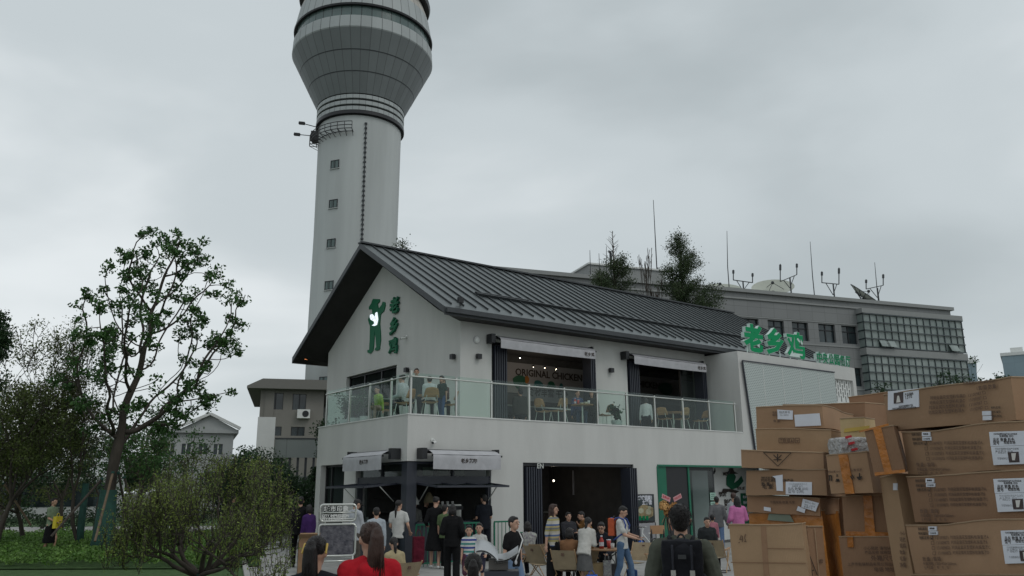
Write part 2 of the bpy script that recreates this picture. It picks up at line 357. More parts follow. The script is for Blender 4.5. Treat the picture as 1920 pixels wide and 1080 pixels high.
for k in range(3):
    w = MB(); w.box(-1.4, 1.3, -0.12, 0.14, k*0.42, k*0.42+0.03); sh_ = w.build('shelf_board', 'inner2', DS)
    for j in range(12): w = MB(); r_ = 0.035+0.012*((j*7+k*3) % 3); x_ = -1.3+0.22*j; w.lathe([(0.001, k*0.42+0.032), (r_, k*0.42+0.032), (r_, k*0.42+0.16+0.03*((j+k) % 3)), (0.001, k*0.42+0.19+0.03*((j+k) % 3))], 10, (x_, 0)); w.build('jar', ('cloth', 'menu', 'pic0', 'black')[(j*5+k) % 4], sh_)

# roof
U0, U1r = 1.63, 22.3; EV, EZ, RV, RZ = 0.87, 7.03, 6.6, 10.39; EV2 = 2*RV-EV
rf = MB()
rf.quad((U0, EV, EZ), (U1r, EV, EZ), (U1r, RV, RZ), (U0, RV, RZ)); rf.quad((U0, RV, RZ), (U1r, RV, RZ), (U1r, EV2, EZ), (U0, EV2, EZ))
roof = rf.build('roof', 'roof', RB)
rf = MB()
sl_ = (RZ-EZ)/(RV-EV); nrm = Vector((0, -sl_, 1)).normalized(); nrm2 = Vector((0, sl_, 1)).normalized()
u = U0+0.40; k = 0
while u < U1r-0.1:
    for n_, a, b in ((nrm, (u, EV+0.28, EZ+sl_*0.28), (u, RV-0.05, RZ-sl_*0.05)), (nrm2, (u, EV2-0.28, EZ+sl_*0.28), (u, RV+0.05, RZ-sl_*0.05))):
        a, b = Vector(a)+n_*0.022, Vector(b)+n_*0.022; rf.bar(a, b, 0.028, 0.05, up=n_)
    u += 0.445
rf.build('roof_seams', 'seam', roof)
rf = MB()
def onroof(x, y):
    n = Vector((0, -sl_, 1)); nw = BU*n.x+BV*n.y+Vector((0, 0, 1)); p = hit(x, y, bw(0, EV, EZ), nw)-BO; return Vector((p.dot(BU), p.dot(BV), p.z))
for a, b in (((893, 554), (1388, 633)), ((890, 551.5), (990, 567)),):
    rf.bar(onroof(*a)+nrm*0.05, onroof(*b)+nrm*0.05, 0.06, 0.09, up=nrm)
rf.build('snow_guard', 'seam', roof)
rf = MB(); rf.bar((U0-0.02, RV, RZ+0.02), (U1r+0.02, RV, RZ+0.02), 0.28, 0.06)
rf.build('ridge_cap', 'fascia', roof)
# fascia and soffit: solid edge below the sheet
def ring(u, pts): return [(u, v, z) for v, z in pts]
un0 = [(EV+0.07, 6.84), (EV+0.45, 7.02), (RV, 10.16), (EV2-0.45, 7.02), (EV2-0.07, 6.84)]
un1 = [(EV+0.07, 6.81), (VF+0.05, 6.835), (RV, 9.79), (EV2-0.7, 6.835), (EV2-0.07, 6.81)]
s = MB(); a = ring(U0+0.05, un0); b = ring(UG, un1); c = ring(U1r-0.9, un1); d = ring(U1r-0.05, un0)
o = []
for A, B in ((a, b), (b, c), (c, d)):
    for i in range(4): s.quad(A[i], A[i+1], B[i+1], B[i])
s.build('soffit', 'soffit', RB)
s = MB(); tp = [(EV, EZ-0.004), (RV, RZ-0.004), (EV2, EZ-0.004)]
def fz(u_, out):
    # rake fascia
    for p, q in ((0, 1), (1, 2)):
        A = tp[p]; Bq = tp[q]
        s.add([(u_, A[0], A[1]), (u_, Bq[0], Bq[1]), (u_, Bq[0], Bq[1]-0.2), (u_, A[0], A[1]-0.2),
               (u_+out*0.06, A[0], A[1]), (u_+out*0.06, Bq[0], Bq[1]), (u_+out*0.06, Bq[0], Bq[1]-0.22), (u_+out*0.06, A[0], A[1]-0.22)],
              [(0, 1, 2, 3), (7, 6, 5, 4), (0, 4, 5, 1), (1, 5, 6, 2), (2, 6, 7, 3), (3, 7, 4, 0)])
fz(U0, 1); fz(U1r, -1)
s.box(U0, U1r, EV-0.003, EV+0.03, EZ-0.24, EZ-0.004); s.box(U0, U1r, EV2-0.03, EV2+0.003, EZ-0.24, EZ-0.004)
s.box(U0+0.03, U1r-0.03, EV-0.11, EV-0.003, EZ-0.17, EZ-0.05)
s.build('fascia', 'fascia', RB)
s = MB(); s.box(2.0, 6.0, EV2-0.42, EV2-0.38, 6.93, 6.96); s.build('eave_light_strip', 'warm', RB)
# gable window
def framed(name, par, u0, u1, z0, z1, F, divs=(), zd=(), fm='black', gm='dglass', t=0.06, glass=True):
    f = MB()
    def B(a, b, c, d):
        p0, p1 = Vector(F(a, c, -0.03)), Vector(F(b, d, 0.05)); f.box(min(p0.x, p1.x), max(p0.x, p1.x), min(p0.y, p1.y), max(p0.y, p1.y), min(p0.z, p1.z), max(p0.z, p1.z))
    B(u0, u1, z1-t, z1); B(u0, u1, z0, z0+t); B(u0, u0+t, z0+t, z1-t); B(u1-t, u1, z0+t, z1-t)
    for d in divs: B(d-t/2, d+t/2, z0+t, z1-t)
    for d in zd:
        es = [u0+t]+[x for q in divs for x in (q-t/2, q+t/2)]+[u1-t]
        for i in range(0, len(es), 2): B(es[i], es[i+1], d-t/2, d+t/2)
    o = f.build(name, fm, par)
    if glass:
        g = MB(); g.quad(F(u0+t, z0+t, 0.01), F(u1-t, z0+t, 0.01), F(u1-t, z1-t, 0.01), F(u0+t, z1-t, 0.01)); g.build('pane', gm, o)
    return o
framed('gable_window', RB, 5.49, 9.35, 3.74, 5.98, lambda v, z, t: (UG+0.16+t, v, z), divs=(6.8, 8.1))
framed('side_window', RB, 3.66, 5.33, 0.1, 2.59, lambda v, z, t: (0.2+t, v, z), divs=(4.9,), gm='dglass')
# folding doors
def stack(b, u0, n, v0, dep, z0, z1, step=0.07, out=-1):
    for i in range(n):
        uu = u0+i*step; b.box(uu, uu+0.045, v0+out*dep, v0+0.1, z0, z1)
for z0, z1, v0, L0, R0, L1, nm, nl, nr in ((3.72, 6.32, VF+0.05, 3.79, 8.03, 4.0, 'folding_door', 6, 3), (3.72, 6.33, VF+0.05, 9.64, 13.7, 9.9, 'folding_door', 6, 3), (0.02, 2.58, 0.05, 3.78, 8.2, 4.1, 'folding_door', 7, 4)):
    b = MB(); b.box(L0, R0, v0, v0+0.12, z1-0.09, z1); b.box(L0, L0+0.07, v0, v0+0.12, z0, z1-0.09); b.box(R0-0.07, R0, v0, v0+0.12, z0, z1-0.09)
    fr = b.build(nm, 'black', RB)
    b = MB(); stack(b, L0+0.09, nl, v0, 0.10, z0+0.01, z1-0.12, 0.085); stack(b, R0-0.09-nr*0.085, nr, v0, 0.32, z0+0.01, z1-0.12, 0.085)
    b.build('folded_leaves', 'navy', fr)
framed('glazed_leaf', RB, 12.5, 13.62, 3.75, 6.22, lambda u, z, t: (u, VF+0.12+t, z), gm='dglass')
# green entrance
b = MB(); b.box(9.28, 9.72, 0.03, 0.16, 0.0, 2.53); b.box(9.28, 16.5, -0.03, 0.16, 2.53, 2.59); b.box(10.78, 10.86, 0.03, 0.16, 0, 2.53)
b.box(9.25, 9.30, -0.03, 0.03, 0, 2.53)
gd = b.build('green_doorway', 'gframe', RB)
b = MB(); b.box(9.72, 10.78, 0.06, 0.12, 0.02, 2.53); b.box(12.1, 12.18, 0.1, 0.3, 0, 2.52); b.box(10.86, 12.1, 0.08, 0.16, 2.42, 2.52); b.build('dark_panel', 'black', gd)
b = MB(); b.quad((10.86, 0.1, 0.03), (12.1, 0.1, 0.03), (12.1, 0.1, 2.42), (10.86, 0.1, 2.42)); b.build('glass_door', 'dglass', gd)
b = MB(); b.box(12.2, 16.5, 1.1, 1.2, 0.02, 3.2); b.build('poster_wall', 'white', RB)
# corner kiosk frames
b = MB(); b.box(0.03, 0.32, 0.03, 0.32, 0, 2.56)
b.box(0.32, 2.67, 0.06, 0.2, 1.99, 2.19); b.box(0.06, 0.2, 0.32, 2.91, 1.99, 2.19)
b.box(0.32, 2.62, 0.06, 0.2, 2.50, 2.565); b.box(0.06, 0.2, 0.32, 2.86, 2.50, 2.565)
b.box(2.60, 2.67, 0.05, 0.2, 0, 1.99); b.box(0.05, 0.2, 2.82, 2.90, 0, 1.99); b.box(1.45, 1.5, 0.07, 0.19, 2.19, 2.50); b.box(0.07, 0.19, 1.5, 1.55, 2.19, 2.50)
b.box(0.32, 2.6, 0.05, 0.5, 0.0, 0.98); b.box(0.05, 0.5, 0.5, 2.8, 0.0, 0.98); b.box(0.32, 2.6, -0.05, 0.55, 0.98, 1.03); b.box(-0.05, 0.55, 0.55, 2.8, 0.98, 1.03)
ks = b.build('kiosk_frame', 'navy', RB)
b = MB(); b.quad((0.32, 0.12, 2.19), (2.6, 0.12, 2.19), (2.6, 0.12, 2.5), (0.32, 0.12, 2.5)); b.quad((0.12, 0.32, 2.19), (0.12, 0.32, 2.5), (0.12, 2.82, 2.5), (0.12, 2.82, 2.19)); b.build('transom_glass', 'dglass', ks)
def flap(F):
    # top hung window swung out almost flat; F(along, out, z)
    f = MB(); a0, a1, out = 0.36, 2.6, 0.92
    for p, q in (((a0, 0, 2.0), (a1, 0, 2.0)), ((a0, out, 1.92), (a1, out, 1.92)), ((a0, 0, 2.0), (a0, out, 1.92)), ((a1, 0, 2.0), (a1, out, 1.92)), ((1.1, 0, 2.0), (1.1, out, 1.92)), ((1.86, 0, 2.0), (1.86, out, 1.92))):
        f.bar(F(*p), F(*q), 0.05, 0.05)
    o = f.build('flap_window', 'navy', RB)
    g = MB(); g.quad(F(a0, 0.01, 1.99), F(a1, 0.01, 1.99), F(a1, out, 1.915), F(a0, out, 1.915)); g.build('pane', 'dglass', o)
    for q in (a0+0.03, a1-0.03): s_ = MB(); s_.bar(F(q, 0.45, 1.94), F(q, 0.02, 1.55), 0.02); s_.build('stay', 'steel', o)
flap(lambda a, o, z: (a, 0.02-o, z)); flap(lambda a, o, z: (0.02-o, a+0.25, z))
M['khaki0'] = mat('khaki_cloth', (0.25, 0.21, 0.13), 0.9)
# kiosk interior shelf wall, aprons and framed pictures
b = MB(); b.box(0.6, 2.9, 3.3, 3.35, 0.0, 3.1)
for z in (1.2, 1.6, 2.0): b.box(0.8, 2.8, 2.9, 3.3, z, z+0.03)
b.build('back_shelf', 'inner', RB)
KT = bthing('espresso_machine', 'boxy steel espresso machine behind the kiosk counter', 'coffee machine', 1.75, 0.75, 1.03)
b = MB(); b.box(-0.3, 0.3, -0.2, 0.2, 0.05, 0.42); b.build('casing', 'steel', KT); b = MB(); b.box(-0.28, 0.28, -0.32, -0.2, 0.28, 0.38); b.build('group_head', 'black', KT)
for k_ in range(3): b = MB(); b.lathe([(0.001, 0.42), (0.03, 0.42), (0.042, 0.5), (0.038, 0.5)], 12, (-0.18+0.16*k_, 0)); b.build('cup', 'sole', KT)
for k_, (u_, v_, z_, lb_) in enumerate(((0.75, 0.9, 1.62, 'white cone shaped cap hanging in the kiosk next to the corner column'), (1.35, 1.1, 1.66, 'khaki cap hanging in the kiosk above the counter'), (0.62, 1.0, 1.30, 'pale apron hanging low beside the kiosk corner column'))):
    HT = bthing('hanging_cloth', lb_, 'hanging cloth', u_, v_, z_); b = MB(); b.lathe([(0.15, -0.16), (0.13, -0.05), (0.05, 0.10), (0.001, 0.13)], 16) if k_ < 2 else b.box(-0.16, 0.16, -0.03, 0.03, -0.45, 0.12); b.build('cloth', ('sole', 'khaki0', 'cloth')[k_], HT, True); b = MB(); b.tube([(0, 0, 0.1), (0, 0, 3.2-z_)], 0.006, 5); b.build('cord', 'black', HT)
M['menu'] = mat('menu_photo', (0.16, 0.11, 0.05), 0.5, var=0.6, vs=9, col2=(0.03, 0.02, 0.015))
b = MB(); b.box(0.35, 0.39, 0.9, 2.6, 2.12, 2.5); b.build('menu_board', 'menu', RB)
M['pic'] = mat('pale_picture', (0.42, 0.42, 0.30), 0.6, var=0.4, vs=8)
for uu in (0.62, 1.12, 1.62): 
    b = MB(); b.box(uu, uu+0.3, 0.22, 0.24, 2.22, 2.42); b.build('framed_picture', 'pic', RB)
# ---- terrace glass railing
RL = bthing('terrace_railing', 'greenish glass railing with steel posts along the upper terrace edge', 'railing', 0, 0, Z1)
pu = [0.12, 1.55, 2.74, 4.1, 5.46, 6.81, 8.09, 9.39, 10.78, 12.14, 13.55]; pv = [1.12, 2.4, 3.68, 5.3]
H = 1.02
for i, uu in enumerate(pu):
    b = MB(); b.box(uu-0.025, uu+0.025, 0.07, 0.12, 0.03, H+0.06 if i else H+0.16); b.build('post', 'steel', RL)
for vv in pv: b = MB(); b.box(0.07, 0.12, vv-0.025, vv+0.025, 0.03, H+0.06); b.build('post', 'steel', RL)
b = MB(); b.tube([(0.12, 0.055, H), (13.6, 0.055, H)], 0.022); b.tube([(0.055, 0.12, H), (0.055, 5.35, H)], 0.022); b.tube([(0.12, 5.35, H), (2.6, 5.35, H)], 0.022); b.build('handrail', 'steel', RL)
for i in range(len(pu)-1):
    b = MB(); b.box(pu[i]+0.04, pu[i+1]-0.04, 0.09, 0.10, 0.05, H+0.10); b.build('glass_panel', 'glass', RL)
pv2 = [0.12]+pv
for i in range(len(pv2)-1):
    b = MB(); b.box(0.09, 0.10, pv2[i]+0.04, pv2[i+1]-0.04, 0.05, H+0.10); b.build('glass_panel', 'glass', RL)
b = MB(); b.box(0.15, 1.3, 5.33, 5.34, 0.05, H+0.1); b.box(1.36, 2.55, 5.33, 5.34, 0.05, H+0.1); b.build('glass_panel', 'glass', RL)
# ---- awnings
def awning(name, label, F, L, word, side, group, tx=0.9, ts=0.12, drop=0.27):
    # F(along, out, z); along 0..L
    t = thing(name, label, 'awning', F(0, 0, 0), BROT, group); inv = t.matrix_basis.inverted()
    t_ = lambda a, o, z: inv @ Vector(F(a, o, z))
    for a0, a1 in ((0, 0.15), (L-0.06, L)):
        b = MB(); b.add([t_(a, o, z) for z in (0.0, 0.28) for o in (0.02, 0.30) for a in (a0, a1)], [(0, 2, 3, 1), (4, 5, 7, 6), (0, 1, 5, 4), (2, 6, 7, 3), (0, 4, 6, 2), (1, 3, 7, 5)]); b.build('bracket', 'black', t)
    b = MB(); b.tube([t_(0.1, 0.16, 0.2), t_(L-0.02, 0.16, 0.2)], 0.055, 10); b.bar(t_(0.22, 0.42, 0.09), t_(L, 0.42, 0.09), 0.05, 0.05); b.build('roller', 'black', t)
    b = MB(); na = 24; prof = [(0.2, 0.235), (0.30, 0.20), (0.42, 0.14), (0.45, 0.10), (0.452, 0.0), (0.45, -drop+0.10)]
    vs = []; fs = []
    for i in range(na+1):
        a = 0.24+(L-0.30)*i/na
        for j, (o, z) in enumerate(prof):
            sg = 0.025*sin(i*0.9)*(j/5)*0.4; vs.append(t_(a, o+sg*0.4, z-0.012*sin(pi*i/na)*(j/5)))
    n_ = len(prof)
    for i in range(na):
        for j in range(n_-1): fs.append((i*n_+j, (i+1)*n_+j, (i+1)*n_+j+1, i*n_+j+1))
    b.add(vs, fs); c = b.build('cloth', 'cloth', t, smooth=True)
    b = MB(); o_ = t_(tx*L, 0.458, -0.05); ex = (t_(tx*L+1, 0.458, -0.05)-o_)*side; text(b, word, frame(o_, ex, (0, 0, 1)), ts, bold=0.004); b.build('lettering', 'ink', c)
    return t
fr_ = lambda u0, v0, z0: (lambda a, o, z: bw(u0+a, v0-o, z0+z))
awning('awning', 'grey retracted awning with black brackets over the left upper folding door', fr_(3.58, VF, 6.22), 4.22, '老乡鸡', 1, 'awnings of the restaurant', 0.92, 0.15)
awning('awning', 'grey retracted awning with black brackets over the upper folding door beside the white sign block', fr_(9.33, VF, 6.22), 4.1, '老乡鸡', 1, 'awnings of the restaurant', 0.92, 0.15)
awning('awning', 'lower grey awning on the right side of the kiosk corner, facing the seated crowd', fr_(0.28, 0, 2.62), 2.45, '老乡茶咖', 1, 'awnings of the restaurant', 0.55, 0.13, 0.36)
fl_ = lambda a, o, z: bw(-o, 0.30+a, 2.62+z)
awning('awning', 'lower grey awning on the left side of the kiosk corner, beside the tall side window', fl_, 2.6, '老乡茶咖', -1, 'awnings of the restaurant', 0.48, 0.13, 0.36)
# ---- wall lamps, cameras
def wlamp(label, u, v, z, d):
    t = bthing('wall_lamp', label, 'wall lamp', u, v, z, 'black box wall lamps on the upper walls')
    b = MB(); dv = Vector((d[0], d[1], 0)); sd_ = Vector((-d[1], d[0], 0))
    b.obox(dv*0.09, dv*0.06, sd_*0.075, (0, 0, 0.075)); b.obox(dv*0.015, dv*0.015, sd_*0.05, (0, 0, 0.05)); b.build('lamp_body', 'black', t)
    b = MB(); b.obox(dv*0.09+Vector((0, 0, 0.077)), dv*0.045, sd_*0.06, (0, 0, 0.003)); b.build('lens', 'cloth', t)
wlamp('small black box lamp above the seated group at the gable terrace', UG, 4.67, 5.69, (-1, 0))
wlamp('small black box lamp on the gable wall near the building corner', UG, 1.85, 5.76, (-1, 0))
wlamp('small black box lamp on the front wall just right of the corner', 3.25, VF, 5.78, (0, -1))
wlamp('small black box lamp on the front wall between the two upper doors', 8.8, VF, 5.8, (0, -1))
def ccam(label, u, v, z, d):
    t = bthing('security_camera', label, 'security camera', u, v, z); dv = Vector(d)
    b = MB(); b.cyl((0, 0, 0), dv*0.03, 0.05, n=14); b.tube([(0, 0, 0), dv*0.12, dv*0.14+Vector((0, 0, -0.03))], 0.014); b.build('mount', 'white', t)
    b = MB(); sdv = Vector((dv.y, -dv.x, 0)); b.tube([dv*0.06+Vector((0, 0, -0.05))-sdv*0.06, dv*0.17+Vector((0, 0, -0.08))+sdv*0.08], 0.035, 10); b.build('housing', 'white', t)
    b = MB(); q = dv*0.17+Vector((0, 0, -0.08))+sdv*0.08; b.ell(q, (0.033, 0.033, 0.033)); b.build('lens', 'black', t)
ccam('tiny white camera with dark lens on the gable wall right of the green lettering', UG, 4.84, 6.85, (-1, 0, 0))
ccam('tiny camera above the right kiosk awning', 0.75, 0, 3.12, (0, -1, 0))
t = bthing('ceiling_dome', 'small white dome fitting high on the front wall near the corner', 'dome fitting', 3.21, VF, 6.3)
b = MB(); b.ell((0, -0.03, 0), (0.10, 0.06, 0.11), 14); b.build('dome', 'white', t, True)
b = MB(); b.cyl((0, 0.01, 0), (0, -0.015, 0), 0.12, n=20); b.build('base_ring', 'cloth', t)
t = bthing('roof_spotlight', 'small black floodlight standing on the eave above the building corner', 'floodlight', 2.35, 1.15, 7.22)
b = MB(); b.box(-0.09, 0.09, -0.05, 0.03, 0.06, 0.22); b.build('lamp_head', 'black', t); b = MB(); b.tube([(0, 0, -0.05), (0, 0, 0.1)], 0.02); b.build('foot', 'black', t)
# ---- roof letters
def letters(name, label, chars, u0, u1, z0, z1, v, zb, face, edge, bold, ext, tops=None):
    t = bthing(name, label, 'sign', (u0+u1)/2, v, zb); n = len(chars); wd = (u1-u0)/n
    bold0 = bold
    for i, ch in enumerate(chars):
        bold = bold0 if ch != '鸡' else bold0*0.6
        v_, f_ = text_geo(ch, 1.0, ext, bold); xs = [p[0] for p in v_]; ys = [p[1] for p in v_]; sx = (wd*0.90)/(max(xs)-min(xs)); sy = (z1-z0)/(max(ys)-min(ys))
        if max(xs)-min(xs) < 0.5: sx *= 0.3
        cx = u0+wd*(i+0.5)-(u0+u1)/2; cz = (z0+z1)/2-zb; mxs = (max(xs)+min(xs))/2; mys = (max(ys)+min(ys))/2
        for nm, dy, vv, mm in (('letter', 0.0, (v_, f_), edge), ('letter_face', -ext-0.006, text_geo(ch, 1.0, 0.004, bold-0.012), face)):
            b = MB(); b.add([((p[0]-mxs)*sx+cx, -p[2]+dy, (p[1]-mys)*sy+cz) for p in vv[0]], vv[1])
            if nm == 'letter':
                for q in (-0.25, 0.25): b.bar((cx+q*wd, 0, 0), (cx+q*wd, 0, cz-0.3*(z1-z0)), 0.03)
                par = b.build(nm, mm, t)
            else: b.build(nm, mm, par)
    return t
letters('roof_sign', 'large green block characters standing on top of the white sign block', '老乡鸡', 14.5, 18.6, 6.86, 7.98, 0.3, 6.7, 'greenlit', 'ltrim', 0.055, 0.07)
letters('roof_sign', 'small pale green characters standing on the right end of the white sign block', '中央公园餐厅', 19.3, 21.85, 6.83, 7.3, 0.3, 6.7, 'green', 'ltrim', 0.03, 0.07)
# perforated screen
M['perf'] = mat('perforated_sheet', (0.42, 0.47, 0.45), 0.5)
n = M['perf'].node_tree.nodes; l = M['perf'].node_tree.links; bsd = n['Principled BSDF']
t_ = n.new('ShaderNodeTexCoord'); sxyz = n.new('ShaderNodeSeparateXYZ'); l.new(t_.outputs['Object'], sxyz.inputs[0])
def mth(op, a, b=None):
    q = n.new('ShaderNodeMath'); q.operation = op
    for i, x in enumerate((a, b)):
        if x is None: continue
        if hasattr(x, 'node'): l.new(x, q.inputs[i])
        else: q.inputs[i].default_value = x
    return q.outputs[0]
zrow = mth('MULTIPLY', sxyz.outputs[2], 16.0); row = mth('FLOOR', zrow); off_ = mth('MULTIPLY', mth('MODULO', row, 2.0), 0.5)
xc = mth('FRACT', mth('ADD', mth('MULTIPLY', sxyz.outputs[0], 8.0), off_)); zc = mth('FRACT', zrow)
slot = mth('MULTIPLY', mth('LESS_THAN', mth('ABSOLUTE', mth('SUBTRACT', xc, 0.5)), 0.36), mth('LESS_THAN', mth('ABSOLUTE', mth('SUBTRACT', zc, 0.5)), 0.22))
mxn = n.new('ShaderNodeMix'); mxn.data_type = 'RGBA'; l.new(slot, mxn.inputs[0]); mxn.inputs[6].default_value = (0.47, 0.52, 0.50, 1); mxn.inputs[7].default_value = (0.22, 0.255, 0.25, 1)
l.new(mxn.outputs[2], bsd.inputs['Base Color'])
t = bthing('perforated_screen', 'pale perforated metal screen with slanted left edge hung on the white sign block', 'screen', 14.0, -0.1, 1.0)
b = MB(); b.prism([(0.04, 5.36), (6.0, 5.42), (6.0, 0), (0.62, 0)], (0, 0.03, 0), (1, 0, 0), (0, 0, 1), (0, 0.03, 0)); b.build('sheet', 'perf', t)
b = MB(); b.bar((0.0, 0.02, 5.40), (0.60, 0.02, 0), 0.04, 0.05, up=(0, 1, 0)); b.bar((0.0, 0.02, 5.40), (6.0, 0.02, 5.44), 0.04, 0.05, up=(0, 1, 0))
b.build('edge_trim', 'navy', t)
b = MB()
for x in (1.2, 2.4, 3.6, 4.8): b.bar((x, 0.025, 5.3), (x+0.12, 0.025, 0.0), 0.02, 0.012, up=(0, 1, 0))
b.build('joint_strip', 'white', t)
t = bthing('slotted_screen', 'white screen with tall dark slots at the right end of the sign block', 'screen', 20.04, 0.12, 3.9)
b = MB(); holes = []
for i in range(8):
    x0 = 0.08+i*0.165
    for j in range(8):
        z0 = 0.05+j*0.30+(0.13 if i % 2 else 0); 
        if j != 4 or i % 2: holes.append((x0, x0+0.08, z0, min(z0+0.24, 2.28)))
b.cells([0.0, 1.41], [0.0, 2.3], holes, lambda u, z, t: (u, t, z), 0.05); b.build('sheet', 'white', t)
b = MB(); b.quad((0, 0.14, 0), (1.41, 0.14, 0), (1.41, 0.14, 2.3), (0, 0.14, 2.3)); b.build('backing', 'black', t)
# ---- emblem and vertical characters on the gable
EM = bthing('wall_emblem', 'dark green figure in a hat holding a lit white hen, mounted on the gable wall', 'sign', UG, 7.0, 6.5)
def gpx(px, py, x0=640, y0=540, k=6.75):       # crop pixel -> local (-v, z) on the gable plane
    v, z = onu(x0+px/k, y0+py/k, UG-0.08); return (v, z)
def outline(px): return [gpx(*p) for p in px]
GT = lambda pts: [(-(v-7.0), z-6.5) for v, z in pts]
def plate(name, m, par, pts, dep, th):
    b = MB(); b.prism(GT(outline(pts)), (-0.03-dep, 0, 0), (0, -1, 0), (0, 0, 1), (th, 0, 0)); return b.build(name, m, par)
body = [(385, 135), (465, 138), (468, 168), (440, 200), (452, 262), (492, 210), (505, 172), (535, 175), (540, 215), (520, 290), (480, 330), (475, 375), (468, 450), (478, 560), (480, 660), (468, 745), (470, 770), (440, 790), (405, 785), (408, 765), (425, 745), (415, 620), (403, 540), (398, 640), (390, 740), (385, 790), (350, 830), (315, 815), (312, 785), (335, 780), (342, 640), (345, 480), (330, 440), (320, 400), (340, 340), (375, 315), (372, 270), (350, 265), (332, 270), (332, 235), (360, 195), (375, 150)]
pl = plate('figure', 'dgreen', EM, body, 0.0, 0.09)
plate('lit_hen', 'lit', EM, [(352, 340), (378, 328), (395, 345), (398, 365), (415, 355), (420, 315), (440, 303), (446, 345), (452, 395), (445, 430), (436, 465), (405, 478), (375, 474), (402, 455), (405, 425), (385, 412), (362, 400), (350, 370)], 0.02, 0.02)
b = MB()
rng = random.Random(4)
for px, py in ((372, 352), (380, 366), (395, 385), (412, 382), (428, 390), (420, 372), (436, 408), (425, 430), (410, 445), (432, 340), (366, 374), (388, 398)):
    v, z = gpx(px, py); b.ell((-0.055, (v-7.0), z-6.5), (0.006, 0.016, 0.016), 6)
b.build('hen_specks', 'ink', EM)
VC = bthing('wall_sign', 'three small dark green characters stacked vertically right of the figure on the gable', 'sign', UG, 5.65, 7.4)
for i, ch in enumerate('老乡鸡'):
    z0 = (8.10, 7.38, 6.68)[i]-0.28; v_, f_ = text_geo(ch, 0.66, 0.03, 0.028 if ch != '鸡' else 0.017)
    b = MB(); b.add([(-0.05-p[2], -p[0]*0.95+(5.66-5.65), p[1]*0.9+z0-7.4+0.2) for p in v_], [f[::-1] for f in f_]); o = b.build('letter', 'gframe', VC)
    v_, f_ = text_geo(ch, 0.66, 0.004, 0.018 if ch != '鸡' else 0.01)
    b = MB(); b.add([(-0.088-p[2], -p[0]*0.95+0.01, p[1]*0.9+z0-7.4+0.2) for p in v_], f_); b.build('letter_face', 'dgreen', o)
# ---- banner inside the upper floor
def at_v(x, y, v): u_, z_ = onv(x, y, v); return u_, z_
M['banner'] = mat('banner_white', (0.33, 0.32, 0.33), 0.7)
BN = bthing('wall_banner', 'banner with bold word ORIGINAL CHICKEN across the back of the upper dining room', 'banner', 9.0, 6.17, 5.2)
VBN = 6.15
u0, z0 = at_v(967, 700, VBN); u1, z1 = at_v(1092, 712, VBN); u2, z2 = at_v(1195, 722, VBN); u3, z3 = at_v(1232, 726, VBN)
zt = (z0+z1)/2
b = MB(); b.box(u0-9.0-0.6, u3-9.0+5, 0.0, 0.02, z0-5.2-0.75, z0-5.2+0.42); b.build('banner_sheet', 'banner', BN)
b = MB(); ce = (u0+u1)/2; v_, f_ = text_geo('ORIGINAL CHICKEN', 1.0, 0.004, 0.02); wdt = max(p[0] for p in v_)-min(p[0] for p in v_); k_ = (u1-u0)/wdt
for c_ in (ce, ce+ (u3-u1)+0.2):
    b.add([(p[0]*k_+c_-9.0, -0.01-p[2], p[1]*k_+zt-5.2+0.05) for p in v_], f_)
b.build('lettering', 'ink', BN)
M['bgreen'] = mat('banner_green', (0.01, 0.10, 0.05), 0.6); M['borange'] = mat('banner_orange', (0.35, 0.13, 0.02), 0.6); M['bteal'] = mat('banner_teal', (0.02, 0.12, 0.12), 0.6)
for k, (x0_, x1_, y0_, y1_, m_) in enumerate(((962, 990, 702, 732, 'bgreen'), (984, 992, 704, 720, 'borange'), (1000, 1018, 712, 730, 'bteal'), (1025, 1042, 714, 734, 'bgreen'), (1048, 1056, 718, 735, 'bteal'), (1234, 1262, 716, 742, 'bgreen'))):
    a_, c_ = at_v(x0_, y0_, VBN); b_, d_ = at_v(x1_, y1_, VBN)
    q = MB(); n_ = 10; cx, cz = (a_+b_)/2-9, (c_+d_)/2-5.2; rx, rz = (b_-a_)/2, abs(c_-d_)/2
    q.prism([(cx+rx*cos(t)*(1+0.15*sin(3*t+k)), cz+rz*sin(t)) for t in [2*pi*i/14 for i in range(14)]], (0, -0.02-0.004*k, 0), (1, 0, 0), (0, 0, 1), (0, 0.004, 0)); q.build('painted_patch', m_, BN)
u4, z4 = at_v(1006, 736, 4.0); u5, z5 = at_v(1050, 742, 4.0)
t = bthing('counter_board', 'long pale menu board with dark characters behind the terrace table', 'menu board', (u4+u5)/2, 4.0, z4)
b = MB(); b.box(-1.3, 1.3, 0, 0.04, -0.32, 0.22); b.build('board', 'banner', t); b = MB(); text(b, '食材丰富 干净', frame((0, -0.006, -0.02), (1, 0, 0), (0, 0, 1)), 0.30, bold=0.006); b.build('lettering', 'ink', t)
t = bthing('service_counter', 'dark service counter inside the upper dining room', 'counter', 8.2, 4.2, 3.72)
b = MB(); b.box(-3.2, 3.2, 0, 0.6, 0, 0.95); b.build('cabinet', 'navy', t); b = MB(); b.box(-3.25, 3.25, -0.05, 0.65, 0.95, 1.0); b.build('worktop', 'steel', t)
